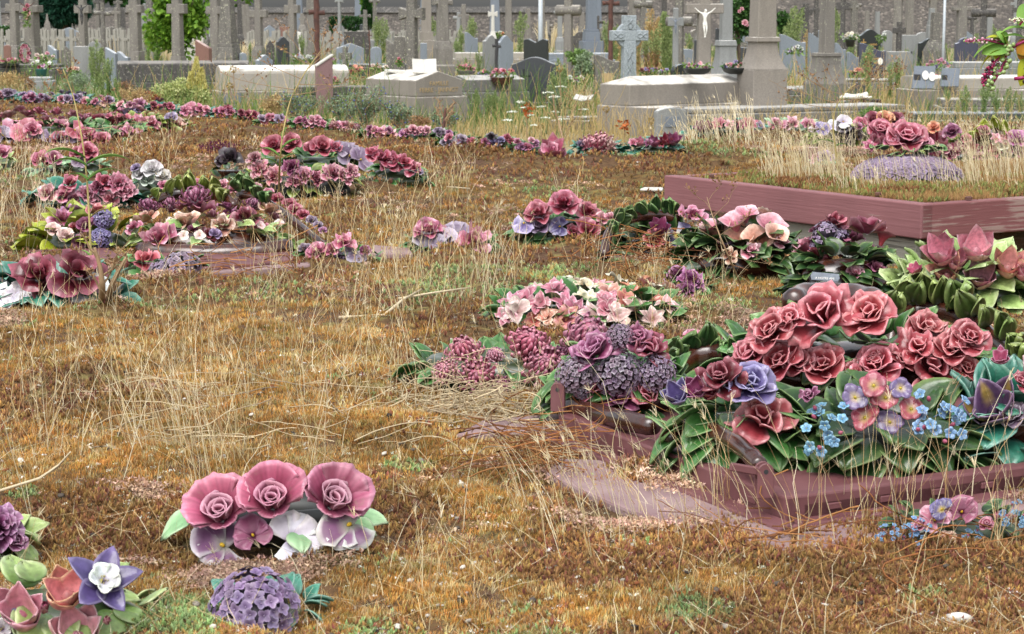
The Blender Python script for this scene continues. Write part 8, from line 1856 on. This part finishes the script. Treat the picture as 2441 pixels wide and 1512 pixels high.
bg_bouquet('teal pot of white lilies and magenta flowers at the left', 100, 186, 40, 48, 42, ['white', 'magenta', 'white', 'crimson'], ('pot', 'teal_pot'), 9)
bg_bouquet('pink and cream lilies behind the teal pot', 108, 150, 44, 50, 26, ['blush', 'rose', 'cream'], None, 7)
bg_bouquet('long dark planter of pink flowers at the left edge', 22, 157, 46, 46, 16, ['pink', 'crimson', 'rose'], ('box', 'black_glaze'), 7)
bg_bouquet('white and teal silk flowers behind the rusty post', 722, 152, 42, 46, 26, ['white', 'white', 'lilac'], None, 8)
bg_bouquet('red and orange flowers on the cream tomb edge', 850, 176, 32, 34, 20, ['crimson', 'salmon', 'salmon'], None, 6)
bg_bouquet('single crimson rose with leaves beside the pink post', 798, 202, 30, 20, 20, ['crimson'], None, 3, name='ceramic_rose', cat='ceramic flower')
bg_bouquet('magenta flower spike at the right of the far kerb', 952, 155, 40, 12, 18, ['crimson'], None, 3, name='flower_spike', cat='flower')
bg_bouquet('purple pink bloom half behind the pink post', 792, 162, 34, 14, 20, ['magenta'], None, 3, name='ceramic_rose', cat='ceramic flower')
bg_bouquet('pot of white chrysanthemums before the gilt-lettered headstone', 2026, 112, 46, 38, 34, ['white', 'cream'], ('pot', 'black_glaze'), 9)
bg_bouquet('white globe of silk flowers by the pale round headstone', 2101, 98, 48, 18, 18, ['white'], None, 4)
bg_bouquet('orange begonias before the navy headstone', 2044, 182, 36, 40, 18, ['salmon', 'coral', 'fire'], None, 7)
bg_bouquet('pink and plum ceramic flowers behind the slate plaques', 2236, 168, 31, 60, 28, ['pink', 'plum', 'rose', 'purple'], None, 9)
bg_bouquet('small faded pink flowers between the slate plaques', 2236, 200, 30.8, 26, 24, ['rose', 'coral'], None, 5)
bg_bouquet('white flowers with pale leaves on the grave behind the umbels', 1362, 200, 30, 60, 26, ['white', 'cream', 'plum'], None, 8)
bg_bouquet('white and lilac flowers before the grey wave headstone, right', 1895, 130, 44, 40, 22, ['white', 'lilac'], None, 7)
bg_bouquet('small pink flowers at the foot of the leaning cross', 905, 168, 38, 40, 14, ['blush', 'rose', 'white'], None, 7)
bg_bouquet('pink bloom and teddy ornament on the left kerb', 175, 178, 42, 30, 18, ['peach', 'blush', 'salmon'], None, 5)
bg_bouquet('string of pink flowers hung on the broad left cross', 66, 60, 55.4, 12, 50, ['crimson', 'pink', 'peach'], None, 6, name='flower_garland', cat='garland')
bg_bouquet('distant orange and white flowers among the far graves', 1190, 86, 80, 24, 10, ['white', 'salmon'], None, 4)
def standing_wreath():
 d = 47; c = W(59, 150, d); k = mpp(d); root = empty('standing_wreath', c, 'upright oval wreath of pink ceramic flowers with a green rim at the far left', 'wreath', None, .4)
 rx, rz = 12 * k, 22 * k; PB().tube([(rx * math.cos(a), 0, rz + rz * math.sin(a)) for a in np.linspace(0, 2 * PI, 25)], 4.5 * k, 8).build('rim', M['green_glaze'], root, smooth=True)
 r = np.random.default_rng(2)
 for i in range(11):
  a = i / 11 * 2 * PI; nb = NB(); f_open(nb, frame(np.zeros(3), (0, -1, .2), 0), 5.5 * k, PAL[['crimson', 'rose', 'pink'][i % 3]], r, 2); nb.build('bloom', M['matte_glaze'], root, loc=(rx * .75 * math.cos(a), -4 * k, rz + rz * .8 * math.sin(a)))
standing_wreath()
for x, y, yb, lab in ((1256, 250, 330, 'stem with orange-brown withered leaves left of the umbels'), (1488, 296, 350, 'orange-brown withered leaf cluster before the beige tomb')):
 d = 12.2; c = W(x, yb, d); root = empty('withered_weed', c, lab, 'weed', 'withered orange weeds'); top = W(x, y, d) - c; PB().tube([(0, 0, 0), tuple(top)], [.004, .002], 5).build('stem', M['drystem'], root); nb = NB(); n = 46; q = rng.uniform(.75, 1, n); P = top * q[:, None] + rng.normal(0, .014, (n, 3)); leaves(nb, P, rng.normal(0, 1, (n, 3)), rng.uniform(.02, .035, n), .5, ((140, 66, 24), (186, 104, 50))); nb.build('foliage', M['leaf'], root, False)
def pokeweed():
 base = G(2640, 760); base[2] = mound(base[0], base[1]); root = empty('pokeweed', base, 'pokeweed branch with magenta stems, green and black berries at the top right', 'pokeweed'); d = 4.6
 q = lambda x, y, dd=0: W(x, y, d + dd) - base
 st = PB(); M['magenta'] = flat_mat('magenta_stem', (150, 30, 88), .45, var=.25)
 st.tube([(0, 0, -.03), q(2600, 500), q(2560, 250), q(2500, 150), q(2441, 98), q(2415, 112)], [.014, .012, .009, .007, .005, .004], 8)
 st.tube([q(2590, 330), q(2500, 215), q(2441, 185), q(2418, 188)], [.008, .006, .005, .004], 8); st.tube([q(2560, 250), q(2520, 40), q(2470, 20), q(2430, 60)], [.008, .006, .004, .003], 6)
 st.tube([q(2418, 112), q(2400, 130), q(2385, 170), q(2362, 208)], [.0035, .003, .0025, .002], 6); st.tube([q(2418, 112), q(2400, 108), q(2350, 95), q(2310, 88 + 8)], [.003, .0025, .002, .0012], 6); st.tube([q(2400, 118), q(2370, 150), q(2352, 180), q(2340, 200)], [.003, .0025, .002, .0015], 6)
 st.build('stem', M['magenta'], root, smooth=True)
 r = np.random.default_rng(3)
 def raceme(name, path, n, size, cols, ped=.010):
  nb = NB(); path = [np.array(p) for p in path]
  for i in range(n):
   t = i / n * (len(path) - 1); j = min(int(t), len(path) - 2); p = path[j] + (path[j + 1] - path[j]) * (t - j); v = r.normal(0, 1, 3); v /= np.linalg.norm(v); s = size * r.uniform(.75, 1.1); o = p + v * (ped + s * .5)
   c = np.array(lin(cols[i % len(cols)])) * r.uniform(.85, 1.15); blob(nb, frame(o, v), s, s, s * .78, c, 10, 7); blob(nb, frame(o + v * s * .72, v), s * .2, s * .2, s * .12, c * .5, 6, 3)
   w_ = np.array([.0007, 0, 0]); nb.add(np.array([p - w_, p + w_, o + w_, o - w_]), [(0, 1, 2, 3)], np.array(lin((168, 40, 100)))); w_ = np.array([0, 0, .0007]); nb.add(np.array([p - w_, p + w_, o + w_, o - w_]), [(0, 1, 2, 3)], np.array(lin((168, 40, 100))))
  nb.build(name, M['berry'], root)
 M['berry'] = attr_mat('berries', rough=.3, coat=.3, spec=.5)
 raceme('green_berries', [q(2405, 108), q(2402, 130), q(2390, 155), q(2372, 185), q(2362, 205)], 50, .0058, [(134, 158, 92), (150, 172, 110), (120, 146, 84)])
 raceme('young_berries', [q(2380, 98), q(2345, 94), q(2315, 98), q(2300, 100)], 34, .0034, [(130, 150, 90), (206, 170, 178), (196, 140, 160)], .007)
 raceme('black_berries', [q(2372, 150), q(2358, 168), q(2350, 185), q(2343, 200)], 24, .0044, [(34, 20, 30), (48, 26, 40), (150, 24, 74), (26, 18, 26)], .007)
 raceme('flower_stubs', [q(2385, 138), q(2365, 158), q(2350, 180), q(2342, 198)], 80, .0017, [(150, 20, 76), (176, 36, 96)], .008)
 raceme('black_berries', [q(2440, 170), q(2442, 190), q(2446, 202)], 12, .0048, [(34, 20, 30), (48, 26, 40)], .007)
 raceme('blossom', [q(2441, 50), q(2425, 48), q(2412, 50)], 30, .0022, [(200, 206, 170), (220, 222, 190)], .006)
 pal1 = np.array([lin(c) for c in ((74, 122, 46), (126, 166, 76), (160, 184, 96))]); pal2 = np.array([lin(c) for c in ((130, 146, 30), (170, 176, 46), (190, 150, 60))]); pal3 = np.array([lin(c) for c in ((150, 110, 30), (176, 124, 40), (150, 70, 30))])
 def lf(a, b, w, pal, up=.2, roll=0.0):
  nb = NB(); a = q(*a); b = q(*b); v = b - a; L = float(np.linalg.norm(v)); x = v / L; z = np.array([0, -.5, 1.0]); z = z - x * (z @ x); z /= np.linalg.norm(z); y = np.cross(z, x); m = np.eye(4); m[:3, 0] = x; m[:3, 1] = y; m[:3, 2] = z; m[:3, 3] = a
  petal(nb, m @ rotx(roll), L * 1.02, w, pal, 'ovate', up, -up, tip=-.2, cup=.35, ruf=.01, n=(9, 12), vein=.02, rim=.2, mid=1.4); nb.build('leaf', M['leaf'], root)
 lf((2402, 108), (2340, 128), .024, pal1, .3, -.5); lf((2400, 100), (2318, 138), .012, pal1, .5, .3); lf((2392, 96), (2350, 90), .011, pal2, .4, .2); lf((2400, 100), (2375, 76), .016, pal1, .3, -.3); lf((2445, 92), (2384, 92), .010, pal1, .5, .2); lf((2400, 106), (2390, 80), .014, pal2, .2, .5)
 lf((2390, 120), (2336, 165), .016, pal2, .4, .9); lf((2446, 70), (2382, 62 + 18), .012, pal1, .5, .3); lf((2470, 20), (2428, 62), .030, pal1, .2, -.3); lf((2452, 95), (2430, 142), .020, pal3, .2, -.4); lf((2470, 130), (2432, 205), .026, pal2, .2, -.4); lf((2425, 128), (2470, 148), .014, pal1, .2, -.2); lf((2385, 118), (2376, 145), .014, pal2, .2, -.3)
 for i in range(10): lf((2560 + 6 * i, 180 + 45 * i), (2610 + 14 * i, 150 + 45 * i) if i % 2 else (2510 + 4 * i, 200 + 45 * i), .03, pal1, .3, -.3)
pokeweed()
def light():
 w = bpy.data.worlds.new('World'); S.world = w; w.use_nodes = True; nt = w.node_tree
 bg = nt.nodes['Background']; sky = nt.nodes.new('ShaderNodeTexSky'); sky.sky_type = 'NISHITA'; sky.sun_disc = False
 el, az = math.radians(58), math.radians(200)
 sky.sun_elevation = el; sky.sun_rotation = az; sky.dust_density = 4.0; sky.air_density = 1.0
 hs = nt.nodes.new('ShaderNodeHueSaturation'); hs.inputs['Saturation'].default_value = .22
 nt.links.new(sky.outputs[0], hs.inputs['Color']); nt.links.new(hs.outputs[0], bg.inputs['Color']); bg.inputs['Strength'].default_value = .15
 l = bpy.data.lights.new('sun', 'SUN'); l.energy = .85; l.angle = math.radians(40); l.color = (1, .98, .95)
 o = bpy.data.objects.new('sun', l); COL.objects.link(o)
 d = Vector((math.sin(az) * math.cos(el), math.cos(az) * math.cos(el), math.sin(el)))
 o.rotation_euler = d.to_track_quat('Z', 'Y').to_euler(); o.location = (0, 0, 20)
light()
cam = bpy.data.cameras.new('camera'); co = bpy.data.objects.new('camera', cam); COL.objects.link(co)
cam.sensor_width = 36; cam.lens = 36 * F_ / 2441; cam.clip_start = .05; cam.clip_end = 2000
co.location = (0, 0, EYE); co.rotation_euler = (PI / 2 - PITCH, 0, 0)
cam.dof.use_dof = True; cam.dof.focus_distance = 5.0; cam.dof.aperture_fstop = 22
S.camera = co
S.view_settings.view_transform = 'Standard'; S.view_settings.look = 'None'; S.view_settings.gamma = 1; S.view_settings.exposure = EXPO
S.cycles.max_bounces = 5; S.cycles.diffuse_bounces = 3; S.cycles.glossy_bounces = 2; S.cycles.transmission_bounces = 2; S.cycles.caustics_reflective = False; S.cycles.caustics_refractive = False
